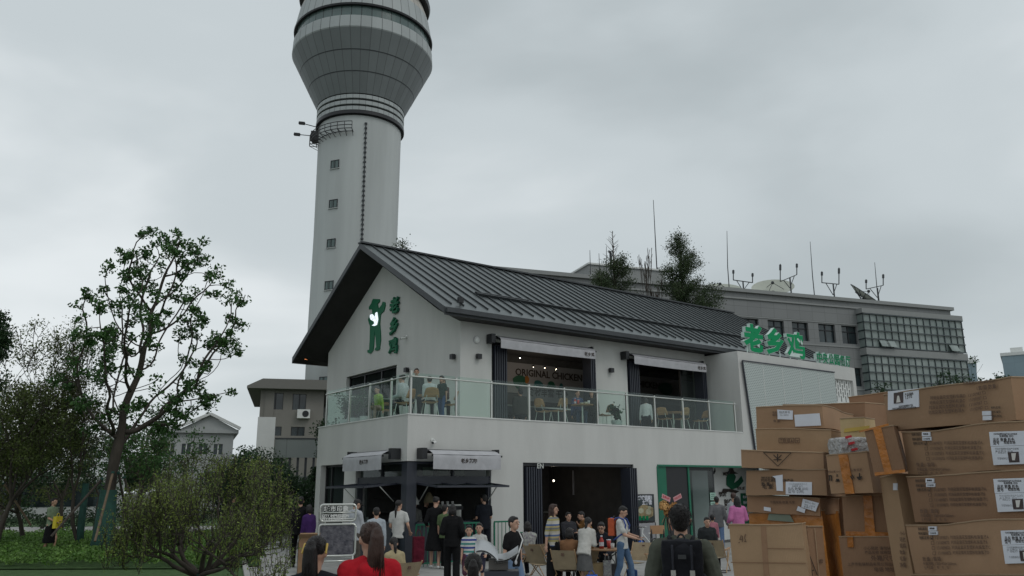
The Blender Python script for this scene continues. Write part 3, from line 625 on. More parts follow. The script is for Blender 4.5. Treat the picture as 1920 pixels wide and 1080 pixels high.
# ceiling spots
def lamp(t, w, dz=-0.06):
    l_ = bpy.data.lights.new('lamp_glow', 'POINT'); l_.energy = w; l_.color = (1.0, 0.88, 0.72); l_.shadow_soft_size = 0.04; o_ = bpy.data.objects.new('lamp_glow', l_); C.objects.link(o_); o_.parent = t; o_.location = (0, 0, dz)
for x, y, v in ((975, 671, 2.6), (1000, 688, 4.5), (1021, 690, 4.5), (1043, 692, 4.5)):
    u_, z_ = onv(x, y, v); z_ = min(z_, 6.86)
    t = bthing('ceiling_spot', {975: 'ceiling spotlight nearest the open upper door, left of the other three', 1000: 'leftmost of the three ceiling spotlights above the banner', 1021: 'middle one of the three ceiling spotlights above the banner', 1043: 'rightmost of the three ceiling spotlights above the banner'}[x], 'spotlight', u_, v, z_, 'ceiling spotlights upstairs')
    b = MB(); b.cyl((0, 0, 0.07), (0, 0, 0), 0.04, n=10); b.build('housing', 'black', t); b = MB(); b.ell((0, 0, -0.005), (0.022, 0.022, 0.012), 8); b.build('bulb', 'spot', t); lamp(t, 5)
# ---- ground floor interior details
for x, y, v, sz in ((1038, 901, 2.8, 0.035),):
    u_, z_ = onv(x, y, v); t = bthing('pendant_lamp', 'small glowing pendant lamp inside the open ground floor doorway', 'lamp', u_, v, z_)
    b = MB(); b.ell((0, 0, 0), (sz, sz, sz), 10); b.build('bulb', 'spot', t, True); lamp(t, 4, -0.12); b = MB(); b.cyl((0, 0, sz*0.8), (0, 0, 3.2-z_), 0.008, n=6); b.build('cable', 'black', t)
u_, z_ = onv(1079, 905, 3.5)
t = bthing('hanging_poster', 'narrow pale poster hanging inside the open ground floor doorway', 'poster', u_, 3.5, z_)
b = MB(); b.box(-0.13, 0.13, 0, 0.015, -0.42, 0.42); b.build('sheet', 'cloth', t); b = MB(); b.bar((0, 0, 0.42), (0, 0, 0.9), 0.01); b.build('cord', 'black', t)
u_, z_ = onv(1090, 915, 4.2)
t = bthing('steel_pole', 'slim grey pole inside the open ground floor doorway', 'pole', u_, 4.2, 0); b = MB(); b.cyl((0, 0, 0.02), (0, 0, 3.2), 0.03); b.build('tube', 'steel', t); b = MB(); b.cyl((0, 0, 0.02), (0, 0, 0.05), 0.12); b.build('foot_plate', 'steel', t)
b = MB(); u_, z_ = onv(1013, 872, -0.06); text(b, 'EN', frame((u_, -0.065, z_-0.03), (1, 0, 0), (0, 0, 1)), 0.2, bold=0.004); b.build('door_lettering', M['steel'], RB)
# poster wall art
PW = bthing('wall_mural', 'black and green illustrated mural with bold words on the white entrance wall', 'mural', 13.0, 1.09, 1.0)
def pw(x, y): u_, z_ = onv(x, y, 1.08); return u_-13.0, z_-1.0
def blob(name, pts, m, d=0.0, par=None):
    b = MB(); b.prism([pw(*p) for p in pts], (0, -0.014-d, 0), (1, 0, 0), (0, 0, 1), (0, 0.006, 0)); return b.build(name, m, par or PW)
blob('painted_figure', [(1362, 896), (1366, 885), (1374, 884), (1380, 894), (1376, 906), (1384, 900), (1390, 892), (1394, 902), (1384, 914), (1372, 918), (1362, 910)], 'bgreen')
blob('painted_hat', [(1359, 887), (1366, 884), (1368, 878), (1374, 878), (1376, 884), (1384, 888), (1372, 889)], 'ink', 0.008)
blob('painted_legs', [(1356, 916), (1372, 917), (1386, 921), (1378, 926), (1366, 922), (1352, 926)], 'ink', 0.004)
for i, (x, y, s_, wd_) in enumerate(((1356, 889, 'MEI', 0.16), (1352, 925, '肥西老母鸡', 0.09), (1352, 930, '农家味道', 0.09), (1386, 916, '月月上新', 0.12), (1362, 942, 'BIG', 0.28), (1362, 952, 'GAI', 0.26))):
    b = MB(); a_, c_ = pw(x, y); text(b, s_, frame((a_+0.1, -0.02, c_), (1, 0, 0), (0, 0, 1)), wd_, bold=0.006); b.build('mural_lettering', 'ink', PW)
a_, c_ = pw(1392, 925)
b = MB(); b.box(a_-0.12, a_+0.9, -0.02, -0.01, -0.6, c_); b.build('green_menu_panel', 'bgreen', PW)
b = MB()
for k in range(5): text(b, '老乡鸡汤套餐', frame((a_+0.32, -0.026, c_-0.14-0.2*k), (1, 0, 0), (0, 0, 1)), 0.11, bold=0.003)
b.build('menu_lettering', 'paper', PW)
t = bthing('track_spot', 'small black spotlight above the entrance mural', 'spotlight', 12.75, 0.5, 2.42, 'track spotlights over the mural')
b = MB(); b.tube([(0, 0, 0.1), (0, 0, 0), (0.02, 0.1, -0.08)], [0.015, 0.03, 0.045], 8); b.build('lamp_head', 'black', t)
t2 = copy_tree(t); t2.location = bw(13.55, 0.5, 2.42); t2['label'] = 'small black spotlight right of the other one above the entrance mural'
t = bthing('window_notice', 'tall strip of pale green notices on the glass beside the entrance mural', 'notice', 12.02, 0.06, 1.2)
M['notice'] = mat('notice_green', (0.30, 0.48, 0.40), 0.6)
for k, zz in enumerate((0.35, 0.05, -0.3)):
    b = MB(); b.box(-0.14, 0.14, 0, 0.01, zz-0.12, zz+0.13); o = b.build('notice_sheet', 'notice', t)
    b = MB(); 
    for j in range(3): text(b, ('外卖窗口', '欢迎光临', '营业时间')[j], frame((0, -0.004, zz+0.07-0.07*j), (1, 0, 0), (0, 0, 1)), 0.05)
    b.build('print', 'ink', o)
# ---- menu light box leaning on the pillar
px0, pz0 = onv(1193, 928, -0.15); px1, pz1 = onv(1229, 929, -0.15)
t = bthing('menu_sign', 'black framed food poster on the white pillar between the two doorways', 'poster', (px0+px1)/2, -0.02, 0.8)
M['foodbg'] = mat('poster_ground', (0.03, 0.045, 0.05), 0.5, var=0.4, vs=5); M['food'] = mat('poster_food', (0.30, 0.24, 0.13), 0.5, var=0.5, vs=12)
b = MB(); b.box(-0.44, 0.44, -0.05, 0.0, 0.0, 0.86); f_ = b.build('frame', 'black', t)
b = MB(); b.box(-0.40, 0.40, -0.056, -0.05, 0.04, 0.82); b.build('poster', 'foodbg', t)
b = MB(); b.prism([(-0.38, 0.42), (-0.05, 0.56), (0.38, 0.44), (0.36, 0.2), (0.1, 0.1), (-0.36, 0.18)], (0, -0.062, 0), (1, 0, 0), (0, 0, 1), (0, 0.004, 0)); b.build('food_tray', 'food', t)
b = MB()
for cx, cz, r in ((-0.18, 0.36, 0.12), (0.14, 0.32, 0.13), (0.2, 0.45, 0.07)): b.prism([(cx+r*cos(q*pi/8), cz+r*0.7*sin(q*pi/8)) for q in range(16)], (0, -0.068, 0), (1, 0, 0), (0, 0, 1), (0, 0.004, 0))
b.build('bowl', 'pic', t)
b = MB(); text(b, '吃鸡很重要！', frame((0, -0.066, 0.74), (1, 0.0, 0), (0, 0, 1)), 0.14, bold=0.008); text(b, '土鸡香', frame((0.1, -0.066, 0.60), (1, 0, 0), (0, 0, 1)), 0.15, bold=0.008)
b.build('headline', 'paper', t)
b = MB()
for k in range(3): b.box(-0.3+k*0.16, -0.18+k*0.16, -0.066, -0.06, 0.07, 0.2)
b.build('price_tag', 'green', t)
t = bthing('signboard_back', 'plain grey board standing below the food poster', 'board', (px0+px1)/2, -0.04, 0.0)
b = MB(); b.box(-0.44, 0.44, -0.03, 0.02, 0.02, 0.78); b.build('panel', 'cloth', t); b = MB(); b.box(-0.46, -0.44, -0.04, 0.03, 0, 0.79); b.box(0.44, 0.46, -0.04, 0.03, 0, 0.79); b.build('side_rail', 'black', t)
# ---- green bar railing by the kiosk and stool
def bar_rail(label, u0, u1, v):
    t = bthing('green_railing', label, 'railing', u0, v, 0, 'dark green railings round the kiosk'); Lr = u1-u0; b = MB()
    b.bar((0, 0, 1.0), (Lr, 0, 1.0), 0.04, 0.04); b.build('top_rail', 'gframe', t); b = MB(); b.bar((0, 0, 0.08), (Lr, 0, 0.08), 0.03, 0.03); b.build('bottom_rail', 'gframe', t)
    n = int(Lr/0.11)
    for i in range(n+1): b = MB(); x = Lr*i/n; w_ = 0.035 if i % 8 == 0 else 0.014; b.box(x-w_/2, x+w_/2, -w_/2, w_/2, 0, 0.985); b.build('bar', 'gframe', t)
bar_rail('dark green bar railing in front of the kiosk counter', 0.0, 1.9, -0.55)
bar_rail('short dark green railing at the right end of the kiosk beside the stool', 2.45, 2.95, -0.45)
def stool(u, v):
    t = bthing('bar_stool', 'small dark bar stool with slim legs against the white pillar', 'stool', u, v, 0)
    b = MB(); b.cyl((0, 0, 0.70), (0, 0, 0.735), 0.19, n=22); b.build('seat', 'gframe', t)
    for k in range(4): a = pi/4+k*pi/2; b = MB(); b.tube([(0.12*cos(a), 0.12*sin(a), 0.70), (0.21*cos(a), 0.21*sin(a), 0)], 0.014, 8); b.build('leg', 'gframe', t)
    b = MB(); b.tube([(0.18*cos(k*pi/8), 0.18*sin(k*pi/8), 0.25) for k in range(17)], 0.01, 6); b.build('footring', 'gframe', t)
stool(2.9, -0.8)
# ================================================================ CONTROL TOWER
TY = 74.0
def aty(x, y, Y=TY): r = ray(x, y); return EYEV + r*(Y/r.y)
tb = aty(667, 450); TX = tb.x
TW = thing('control_tower', 'tall white airport control tower with a flared grey top behind the restaurant', 'tower', (TX, TY, 0))
def zr(y, half, xc): return (aty(xc+half, y)-aty(xc-half, y)).length/2, aty(xc, y).z
def seamed(name, c, ns, jt=0.4, width=0.075, rough=0.6, var=0.06, metal=0.0):
    m = mat(name, c, rough, metal=metal, var=var, vs=0.5); n = m.node_tree.nodes; l = m.node_tree.links; b = n['Principled BSDF']
    src = b.inputs['Base Color'].links[0].from_socket if b.inputs['Base Color'].links else None
    t = n.new('ShaderNodeTexCoord'); s = n.new('ShaderNodeSeparateXYZ'); l.new(t.outputs['Object'], s.inputs[0])
    def mm(op, a, b_=None):
        q = n.new('ShaderNodeMath'); q.operation = op
        for i, x in enumerate((a, b_)):
            if x is None: continue
            if hasattr(x, 'node'): l.new(x, q.inputs[i])
            else: q.inputs[i].default_value = x
        return q.outputs[0]
    f = mm('FRACT', mm('MULTIPLY', mm('ADD', mm('ARCTAN2', s.outputs[1], s.outputs[0]), pi), ns/(2*pi)))
    d = mm('LESS_THAN', f, width)
    x = n.new('ShaderNodeMix'); x.data_type = 'RGBA'; x.blend_type = 'MULTIPLY'; l.new(d, x.inputs[0]); l.new(src, x.inputs[6]); x.inputs[7].default_value = (jt, jt, jt, 1)
    # panel to panel tint
    wn = n.new('ShaderNodeTexWhiteNoise'); wn.noise_dimensions = '1D'; l.new(mm('FLOOR', mm('MULTIPLY', mm('ADD', mm('ARCTAN2', s.outputs[1], s.outputs[0]), pi), ns/(2*pi))), wn.inputs['W'])
    y = n.new('ShaderNodeMix'); y.data_type = 'RGBA'; y.blend_type = 'MULTIPLY'; y.inputs[0].default_value = 1
    r = n.new('ShaderNodeMapRange'); l.new(wn.outputs['Value'], r.inputs[0]); r.inputs[3].default_value = 0.90; r.inputs[4].default_value = 1.04
    l.new(x.outputs[2], y.inputs[6]); l.new(r.outputs[0], y.inputs[7]); l.new(y.outputs[2], b.inputs['Base Color']); return m
M['tw'] = mat('tower_render', (0.47, 0.495, 0.49), 0.8, var=0.12, vs=0.5, bump=0.1, bs=10, stretch=(1, 1, 0.10))
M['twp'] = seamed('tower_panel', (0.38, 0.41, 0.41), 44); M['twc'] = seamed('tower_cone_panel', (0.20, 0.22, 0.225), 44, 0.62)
M['tan'] = seamed('tower_dome_panel', (0.44, 0.42, 0.38), 44)
M['tglass'] = seamed('tower_glass', (0.10, 0.145, 0.14), 44, 0.3, 0.10, 0.2)
pts = []
for y, half in ((1000, 84), (640, 81), (450, 77), (250, 75.8), (214, 75.3)): pts.append(zr(y, half, 667+(450-y)*0.045))
sh = MB(); sh.lathe([(pts[0][0], -0.5)]+pts, 72); shaft = sh.build('shaft', 'tw', TW, True)
R0, Zr = zr(246, 79.5, 676); _, Zr1 = zr(213, 79, 676.5); R1, Zc = zr(212, 80.5, 677); R2, Zw = zr(121, 128, 678.5)
_, Zb = zr(100, 128, 679); _, Zg = zr(81, 127, 679); R3, Zd = zr(21, 109, 680.5); 
b = MB(); n = 3; hh = (Zr1-Zr)/ (n+0.6)
for i in range(3): 
    z = Zr+0.25+i*hh*1.15; b.lathe([(R0-0.35, z), (R0+0.06, z), (R0+0.06, z+hh*0.72), (R0-0.35, z+hh*0.72)], 72)
o = b.build('collar_ring', 'twp', TW)
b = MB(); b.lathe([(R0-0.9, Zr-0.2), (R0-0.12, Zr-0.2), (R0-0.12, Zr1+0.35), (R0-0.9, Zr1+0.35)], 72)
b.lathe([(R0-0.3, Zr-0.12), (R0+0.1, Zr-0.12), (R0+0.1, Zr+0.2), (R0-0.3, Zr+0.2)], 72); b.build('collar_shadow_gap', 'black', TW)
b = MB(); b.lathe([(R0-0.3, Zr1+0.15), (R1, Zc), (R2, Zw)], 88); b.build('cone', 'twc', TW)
b = MB()
for q in (0.33, 0.66): r = R1+(R2-R1)*q; z = Zc+(Zw-Zc)*q; b.lathe([(r+0.012, z), (r+0.05, z+0.09)], 88)
b.build('cone_joint', 'fascia', TW)
b = MB(); b.lathe([(R2, Zw), (R2+0.06, Zw+0.1), (R2, Zb), (R2-0.25, Zb+0.02)], 88); b.build('panel_band', 'twp', TW)
b = MB(); b.lathe([(R2-0.25, Zb+0.02), (R2-0.28, Zg)], 88); b.build('window_band', 'tglass', TW)
b = MB(); b.lathe([(R2-0.4, Zg-0.02), (R2+0.0, Zg-0.02), (R2+0.03, Zg+0.14), (R2-0.4, Zg+0.14)], 88); b.build('eave_ring', 'black', TW)
Zm = Zg+0.22+(Zd-Zg)*0.55; Rm = R2-0.05-(R2-R3)*0.38
b = MB(); b.lathe([(R2-0.02, Zg+0.2), (Rm, Zm)], 88); b.build('upper_panel_band', 'twp', TW)
b = MB(); b.lathe([(Rm, Zm), (R3-0.1, Zd+0.4), (R3-1.6, Zd+1.5)], 88); b.build('dome_band', 'tan', TW)
rc_, zc_ = zr(19, 121, 686)
b = MB(); b.lathe([(rc_-1.7, zc_+0.1), (rc_-0.1, zc_), (rc_, zc_+0.35), (rc_-0.1, zc_+0.7), (rc_-1.7, zc_+0.7)], 72); b.build('gallery_ring', 'black', TW)
b = MB(); b.lathe([(rc_-2.2, zc_-0.1), (rc_-1.2, zc_+0.72), (rc_+0.3, zc_+4.2)], 40); b.build('cab_glass', 'tglass', TW)
b = MB(); b.lathe([(rc_+0.3, zc_+4.2), (rc_+0.9, zc_+4.3), (rc_+0.6, zc_+5.0), (0.1, zc_+6.0)], 40); b.build('cab_roof', 'twp', TW)
# windows down the shaft
def rad(z):
    for (ra, za), (rb, zb) in zip(pts, pts[1:]):
        if za <= z <= zb: return ra+(rb-ra)*(z-za)/(zb-za)
    return pts[0][0]
def onshaft(x, y):
    r = ray(x, y); R = pts[2][0]
    for _ in range(4):
        a = r.x**2+r.y**2; bq = -2*(r.x*TX+r.y*TY); c_ = TX**2+TY**2-R*R; t = (-bq-sqrt(max(bq*bq-4*a*c_, 0)))/(2*a); p = EYEV+r*t; R = rad(p.z)
    return p
for x, y in ((628, 308), (625, 382), (621, 456), (617, 535), (607, 715)):
    p = onshaft(x, y); a = atan2(p.y-TY, p.x-TX); er = Vector((cos(a), sin(a), 0)); et = Vector((-sin(a), cos(a), 0)); c_ = Vector((p.x-TX, p.y-TY, p.z))
    b = MB()
    for s_ in (-1, 0, 1): b.obox(c_+et*0.42*s_, er*0.05, et*0.03, (0, 0, 0.36))
    for s_ in (-1, 1): b.obox(c_+Vector((0, 0, 0.38*s_)), er*0.05, et*0.46, (0, 0, 0.028))
    f = b.build('window', 'black', TW)
    b = MB(); b.obox(c_-er*0.02, er*0.03, et*0.42, (0, 0, 0.36)); b.build('pane', 'tglass', f)
    b = MB(); b.obox(c_+Vector((0, 0, -0.45))+er*0.03, er*0.07, et*0.52, (0, 0, 0.03)); b.build('sill', 'tw', f)
# cable ladder
b = MB(); prev = None
for y in range(232, 470, 9):
    p = onshaft(686-(y-232)*0.035, y)-Vector((TX, TY, 0)); q = p*1.0; q.x *= 1.02; q.y *= 1.02; q.z = p.z
    if prev: b.bar(prev, q, 0.09, 0.05)
    b.obox(q, (0.12, 0, 0), (0, 0.08, 0), (0, 0, 0.07)); prev = q
b.build('cable_run', 'fascia', TW)
# maintenance gantry below the collar
b = MB()
zA = aty(650, 232, TY-4.4).z; ra = rad(zA-0.3)
def arc(a, r, z): return Vector((r*cos(a), r*sin(a), z))
for dr, dz in ((0.15, 0), (0.8, 0), (0.8, 0.35), (0.8, 0.7)):
    b.tube([arc(radians(188+k*4.2), ra+dr, zA-0.6+dz) for k in range(21)], 0.04, 5)
for k in range(0, 21, 2): a = radians(188+k*4.2); b.bar(arc(a, ra+0.8, zA-0.6), arc(a, ra+0.8, zA+0.1), 0.05); b.bar(arc(a, ra, zA-0.6), arc(a, ra+0.8, zA-0.6), 0.05); b.bar(arc(a, ra, zA-1.0), arc(a, ra+0.8, zA-0.6), 0.04)
gt = b.build('maintenance_gantry', 'black', TW)
for x, y, s_ in ((632, 236, 0.35), (594, 257, 0.5)):
    p = aty(x, y, TY-3.2 if x > 600 else TY-1)-Vector((TX, TY, 0)); b = MB(); b.obox(p, (s_, 0, 0), (0, s_*0.8, 0), (0, 0, s_)); b.build('equipment_box', 'black', gt)
for (x0_, y0_), (x1_, y1_) in (((600, 240), (566, 231)), ((598, 256), (557, 252))):
    p = aty(x0_, y0_, TY-1)-Vector((TX, TY, 0)); q = aty(x1_, y1_, TY-2)-Vector((TX, TY, 0))
    b = MB(); b.tube([p, q], 0.04, 6); b.obox(q, (0.28, 0, -0.03), (0, 0.15, 0), (0.02, 0, 0.11)); b.build('floodlight_arm', 'black', TW)
# service ring low on the shaft
zS = aty(600, 768).z; b = MB(); rs_ = rad(zS)
for dr, dz in ((0.9, 0), (0.9, 0.75)): b.tube([arc(radians(150+k*6), rs_+dr, zS+dz) for k in range(26)], 0.07, 5)
for k in range(0, 26, 4): a = radians(150+k*6); b.bar(arc(a, rs_+0.9, zS), arc(a, rs_+0.9, zS+0.75), 0.06); b.bar(arc(a, rs_, zS-0.9), arc(a, rs_+0.9, zS), 0.08)
b.lathe([(rs_, zS-0.05), (rs_+0.95, zS-0.05), (rs_+0.95, zS+0.05), (rs_, zS+0.05)], 60)
b.build('service_ring', 'black', TW)
# ================================================================ OFFICE BUILDING
OA = radians(70.0); OU = Vector((sin(OA), cos(OA), 0)); OV = Vector((-cos(OA), sin(OA), 0)); OROT = pi/2-OA
OO = at(1620, 640, 78.0); OO.z = 0
def off(x, y, v=0.0): p = hit(x, y, OO+OV*v, OV)-OO; return p.dot(OU), p.z
OB = thing('office_building', 'long grey panelled office building with ribbon glazing and rooftop antennas', 'building', OO, OROT)
def panel_mat(name, c, sx, sz, rot=True):
    m = mat(name, c, 0.6, var=0.05, vs=0.2); n = m.node_tree.nodes; l = m.node_tree.links; b = n['Principled BSDF']
    src = b.inputs['Base Color'].links[0].from_socket
    t = n.new('ShaderNodeTexCoord'); s = n.new('ShaderNodeSeparateXYZ'); l.new(t.outputs['Object'], s.inputs[0]); cb = n.new('ShaderNodeCombineXYZ')
    l.new(s.outputs[0], cb.inputs[0]); l.new(s.outputs[2], cb.inputs[1])
    br = n.new('ShaderNodeTexBrick'); br.offset = 0; br.inputs['Scale'].default_value = 1; br.inputs['Brick Width'].default_value = sx; br.inputs['Row Height'].default_value = sz
    br.inputs['Mortar Size'].default_value = 0.02; br.inputs[1].default_value = (1, 1, 1, 1); br.inputs[2].default_value = (0.93, 0.93, 0.93, 1); br.inputs[3].default_value = (0.68, 0.68, 0.68, 1)
    l.new(cb.outputs[0], br.inputs[0]); x = n.new('ShaderNodeMix'); x.data_type = 'RGBA'; x.blend_type = 'MULTIPLY'; x.inputs[0].default_value = 1
    l.new(src, x.inputs[6]); l.new(br.outputs[0], x.inputs[7]); l.new(x.outputs[2], b.inputs['Base Color']); return m
M['off'] = panel_mat('office_panel', (0.215, 0.222, 0.222), 1.35, 0.8); M['offt'] = mat('office_trim', (0.26, 0.27, 0.265), 0.6, var=0.05)
M['oglass'] = mat('office_glass', (0.03, 0.045, 0.05), 0.15, var=0.5, vs=0.6, spec=0.7)
M['cglass'] = mat('curtain_glass', (0.16, 0.20, 0.19), 0.25, col2=(0.32, 0.37, 0.35), vs=0.5, stretch=(1.2, 1, 0.7))
uR, zT = off(1781, 580); uL = off(830, 485)[0]; zT2 = off(1300, 533)[1]
zT = (zT+zT2)/2
b = MB(); holes = []
wp = [off(x, 610)[0] for x in (1440, 1470, 1485, 1515, 1534, 1565, 1577, 1606)]
zw1 = off(1550, 608)[1]; zw0 = off(1550, 642)[1]; FH = 3.75
per = wp[3]-wp[1]; ww = wp[1]-wp[0]
ws = [(wp[0], wp[1]), (wp[2], wp[3]), (wp[4], wp[5]), (wp[6], wp[7])]; x = wp[0]
while x > uL+6: x -= per*1.02; ws.append((x, x+ww))
wins = []
for a, c_ in ws:
    for k in range(5):
        z1_, z0_ = zw1-k*FH, zw0-k*FH
        if z0_ > 0.3: holes.append((a, c_, z0_, z1_)); wins.append((a, c_, z0_, z1_))
b.cells([uL, uR], [0, zT], holes, lambda u, z, t: (u, t, z), 0.35)
b.box(uL, uR, 20, 20.3, 0, zT); b.box(uL, uL+0.3, 0.35, 20, 0, zT); b.box(uR-0.3, uR, 0.35, 20, 0, zT); b.box(uL+0.3, uR-0.3, 0.35, 20, zT-1.3, zT-1.0)
b.build('wall', 'off', OB)
wins.sort(key=lambda q: -q[0])
for i, (a, c_, z0_, z1_) in enumerate(wins[:60]):
    f = MB(); 
    for p_ in (a, (a+c_)/2, c_): f.box(p_-0.05, p_+0.05, 0.2, 0.28, z0_, z1_)
    f.box(a, c_, 0.19, 0.27, z1_-(z1_-z0_)*0.32-0.04, z1_-(z1_-z0_)*0.32+0.04)
    o = f.build('window', 'black', OB); g = MB(); g.quad((a, 0.26, z0_), (c_, 0.26, z0_), (c_, 0.26, z1_), (a, 0.26, z1_)); g.build('pane', 'oglass', o)
b = MB(); b.box(uL-0.2, uR+0.25, -0.25, 0.6, zT-0.25, zT+0.06); b.box(uL-0.1, uR+0.12, -0.12, 0.0, zT-0.85, zT-0.7)
b.box(uL, uR, -0.06, 0, zw0-0.35, zw0-0.22); b.box(uL, uR, -0.06, 0, zw0-FH-0.35, zw0-FH-0.22); b.box(uL, uR, -0.05, 0, zw1+0.1, zw1+0.18); b.build('cornice', 'offt', OB)
# curtain glazing
cu0 = off(1618, 600, -0.7)[0]; cu1 = uR+0.35; zc1 = off(1620, 588, -0.7)[1]
for k in range(4):
    z1_ = zc1-k*FH; z0_ = z1_-FH*0.80
    if z0_ < 0.3: break
    g = MB(); g.box(cu0, cu1, -0.7, 0.34, z0_, z1_); cg = g.build('curtain_glazing', 'cglass', OB)
    f = MB(); n_ = 15
    for i in range(n_+1): x = cu0+(cu1-cu0)*i/n_; f.box(x-0.03, x+0.03, -0.78, -0.70, z0_, z1_)
    for j in range(5): z = z0_+(z1_-z0_)*j/4; f.box(cu0-0.05, cu1+0.05, -0.86, -0.79, z-0.045, z+0.045); f.box(cu0-0.07, cu0-0.005, -0.7, 0.0, z-0.04, z+0.04)
    f.build('mullions', 'oglass', cg)
    s_ = MB(); s_.box(cu0-0.12, cu1+0.1, -0.84, -0.002, z1_+0.06, z1_+0.66 if k else z1_+0.5); s_.build('spandrel', 'offt', OB)
    if k == 0:
        for x in (0.17, 0.23, 0.87): 
            w_ = MB(); xx = cu0+(cu1-cu0)*x; w_.bar((xx, -0.74, z0_+0.75), (xx, -1.1, z0_+0.05), 1.0, 0.05, up=(0, -1, 0.3)); w_.build('open_vent', 'cglass', cg)
# rooftop pavilion, antennas, dishes
def orel(x, y, v=6.0): u_, z_ = off(x, y, v); return u_, z_
u0_, _ = orel(1105, 510); u1_, z1_ = orel(1246, 512)
z1_ = orel(1180, 503)[1]
t = thing('roof_pavilion', 'pale plant room box on the office roof left of the bare tree', 'plant room', OO+OU*u0_+OV*6+Vector((0, 0, zT-1)), OROT)
b = MB(); b.box(0, u1_-u0_, 0, 6, 0, z1_-zT+1); b.build('wall', 'offt', t); b = MB(); b.box(-0.15, u1_-u0_+0.15, -0.15, 6.1, z1_-zT+1, z1_-zT+1.15); b.build('roof_edge', 'white', t)
def whip(x, y0, y1, label, v=4.0, r=0.055):
    u_, z0_ = off(x[0], y0, v); u2, z2 = off(x[1], y1, v); base = OO+OU*u2+OV*v; base.z = zT-1.0
    t = thing('whip_antenna', label, 'antenna', base, OROT, 'rooftop whip antennas'); b = MB(); h = z0_-zT+1.0
    b.tube([(0, 0, 0), (0, 0, h*0.55), (u_-u2, 0, h)], [r, r*0.8, r*0.4], 6); b.build('rod', 'fascia', t)
    b = MB(); b.cyl((0, 0, 0), (0, 0, 0.35), 0.14, 0.10); b.build('base_mount', 'fascia', t)
whip((1225, 1232), 375, 512, 'tallest whip antenna, rising from the pale rooftop plant room', 6.3, 0.07)
whip((1363, 1367), 433, 537, 'tall whip antenna between the big conifer and the white dish')
whip((1519, 1527), 453, 553, 'tall whip antenna right of the white dish')
whip((1106, 1107), 469, 510, 'short whip antenna at the left end of the rooftop')
whip((1123, 1124), 475, 503, 'thin rod antenna just right of the leftmost one')
whip((1137, 1137), 462, 503, 'thin rod antenna left of the twin headed mast')
whip((1150, 1151), 480, 505, 'stub rod antenna beside the twin headed mast')
whip((1640, 1646), 492, 556, 'whip antenna behind the mesh dish on the right')
def fork(pts_, stem, label, v=3.0):
    (xa, ya0, ya1), (xb, yb0, yb1) = pts_; xs, ys0, ys1 = stem
    us, zs = off(xs, ys0, v); base = OO+OU*us+OV*v; base.z = zT-1.0
    t = thing('fork_antenna', label, 'antenna', base, OROT, 'rooftop fork antennas'); lc = lambda x, y: (off(x, y, v)[0]-us, 0, off(x, y, v)[1]-zT+1.0)
    b = MB(); b.cyl((0, 0, 0), lc(xs, ys0), 0.07, n=6); b.bar(lc(xa, ya1), lc(xb, yb1), 0.07); m1 = Vector(lc(xs, ys1)); b.bar(m1, Vector(lc(xa, ya1)).lerp(Vector(lc(xs, ys0)), 0.35), 0.05); b.bar(m1, Vector(lc(xb, yb1)).lerp(Vector(lc(xs, ys0)), 0.35), 0.05)
    b.build('mast', 'fascia', t)
    for x, y0, y1 in pts_: b = MB(); p, q = Vector(lc(x, y0)), Vector(lc(x, y1)); b.cyl(q, p, 0.05, n=6); b.cyl(p.lerp(q, 0.35), p.lerp(q, 0.05), 0.11, n=6); b.build('dipole', 'fascia', t)
fork(((1375, 506, 525), (1411, 512, 530)), (1393, 528, 545), 'low fork antenna left of the white dish')
fork(((1463, 495, 528), (1494, 494, 515)), (1481, 521, 540), 'fork antenna rising directly behind the right rim of the white dish')
fork(((1541, 509, 530), (1573, 502, 533)), (1562, 532, 553), 'fork antenna midway between the white dish and the mesh dish')
fork(((1624, 524, 542), (1656, 514, 535)), (1645, 540, 558), 'fork antenna at the right end above the mesh dish')
fork(((1142, 470, 474), (1150, 461, 469)), (1145, 471, 515), 'twin headed mast at the left end of the roof')
u_, z_ = off(1507, 545, 3.0)
def dish(label, x, y, rad_, nrm_, v, depth=0.25, m='white', mesh=False):
    u_, z_ = off(x, y, v); base = OO+OU*u_+OV*v; base.z = z_
    t = thing('satellite_dish', label, 'satellite dish', base); nv = Vector(nrm_).normalized(); q = nv.to_track_quat('Z', 'X').to_matrix()
    b = MB(); vs = []; fs = []; n_ = 36; m_ = 6
    for j in range(m_+1):
        r = rad_*j/m_; z = rad_*depth*(j/m_)**2
        for k in range(n_): vs.append(q @ Vector((r*cos(2*pi*k/n_), r*sin(2*pi*k/n_), z-rad_*depth)))
    for j in range(m_):
        for k in range(n_): k2 = (k+1) % n_; fs.append((j*n_+k, j*n_+k2, (j+1)*n_+k2, (j+1)*n_+k))
    b.add(vs, fs); b.build('reflector', m, t, True)
    b = MB()
    tip = q @ Vector((0, 0, rad_*0.22))
    for k in range(3): b.bar(q @ Vector((rad_*0.5*cos(k*2.1+0.5), rad_*0.5*sin(k*2.1+0.5), -rad_*depth*0.7)), tip, 0.04)
    b.ell(tip, (0.16, 0.16, 0.16), 8); b.build('feed_arm', 'fascia', t)
    b = MB(); b.cyl((0, 0, -(z_-zT+1.0)), q @ Vector((0, 0, -rad_*depth)), 0.16, n=8)
    if mesh:
        for k in range(14):
            a = 2*pi*k/14; b.bar(q @ Vector((0, 0, -rad_*depth*1.6)), q @ Vector((rad_*cos(a), rad_*sin(a), -0.02)), 0.05); a2 = 2*pi*(k+1)/14
            b.bar(q @ Vector((rad_*cos(a), rad_*sin(a), -0.03)), q @ Vector((rad_*cos(a2), rad_*sin(a2), -0.03)), 0.06)
            b.bar(q @ Vector((rad_*0.55*cos(a), rad_*0.55*sin(a), -rad_*0.7*depth*1.3)), q @ Vector((rad_*0.55*cos(a2), rad_*0.55*sin(a2), -rad_*0.7*depth*1.3)), 0.05)
    b.build('pedestal', 'fascia', t)
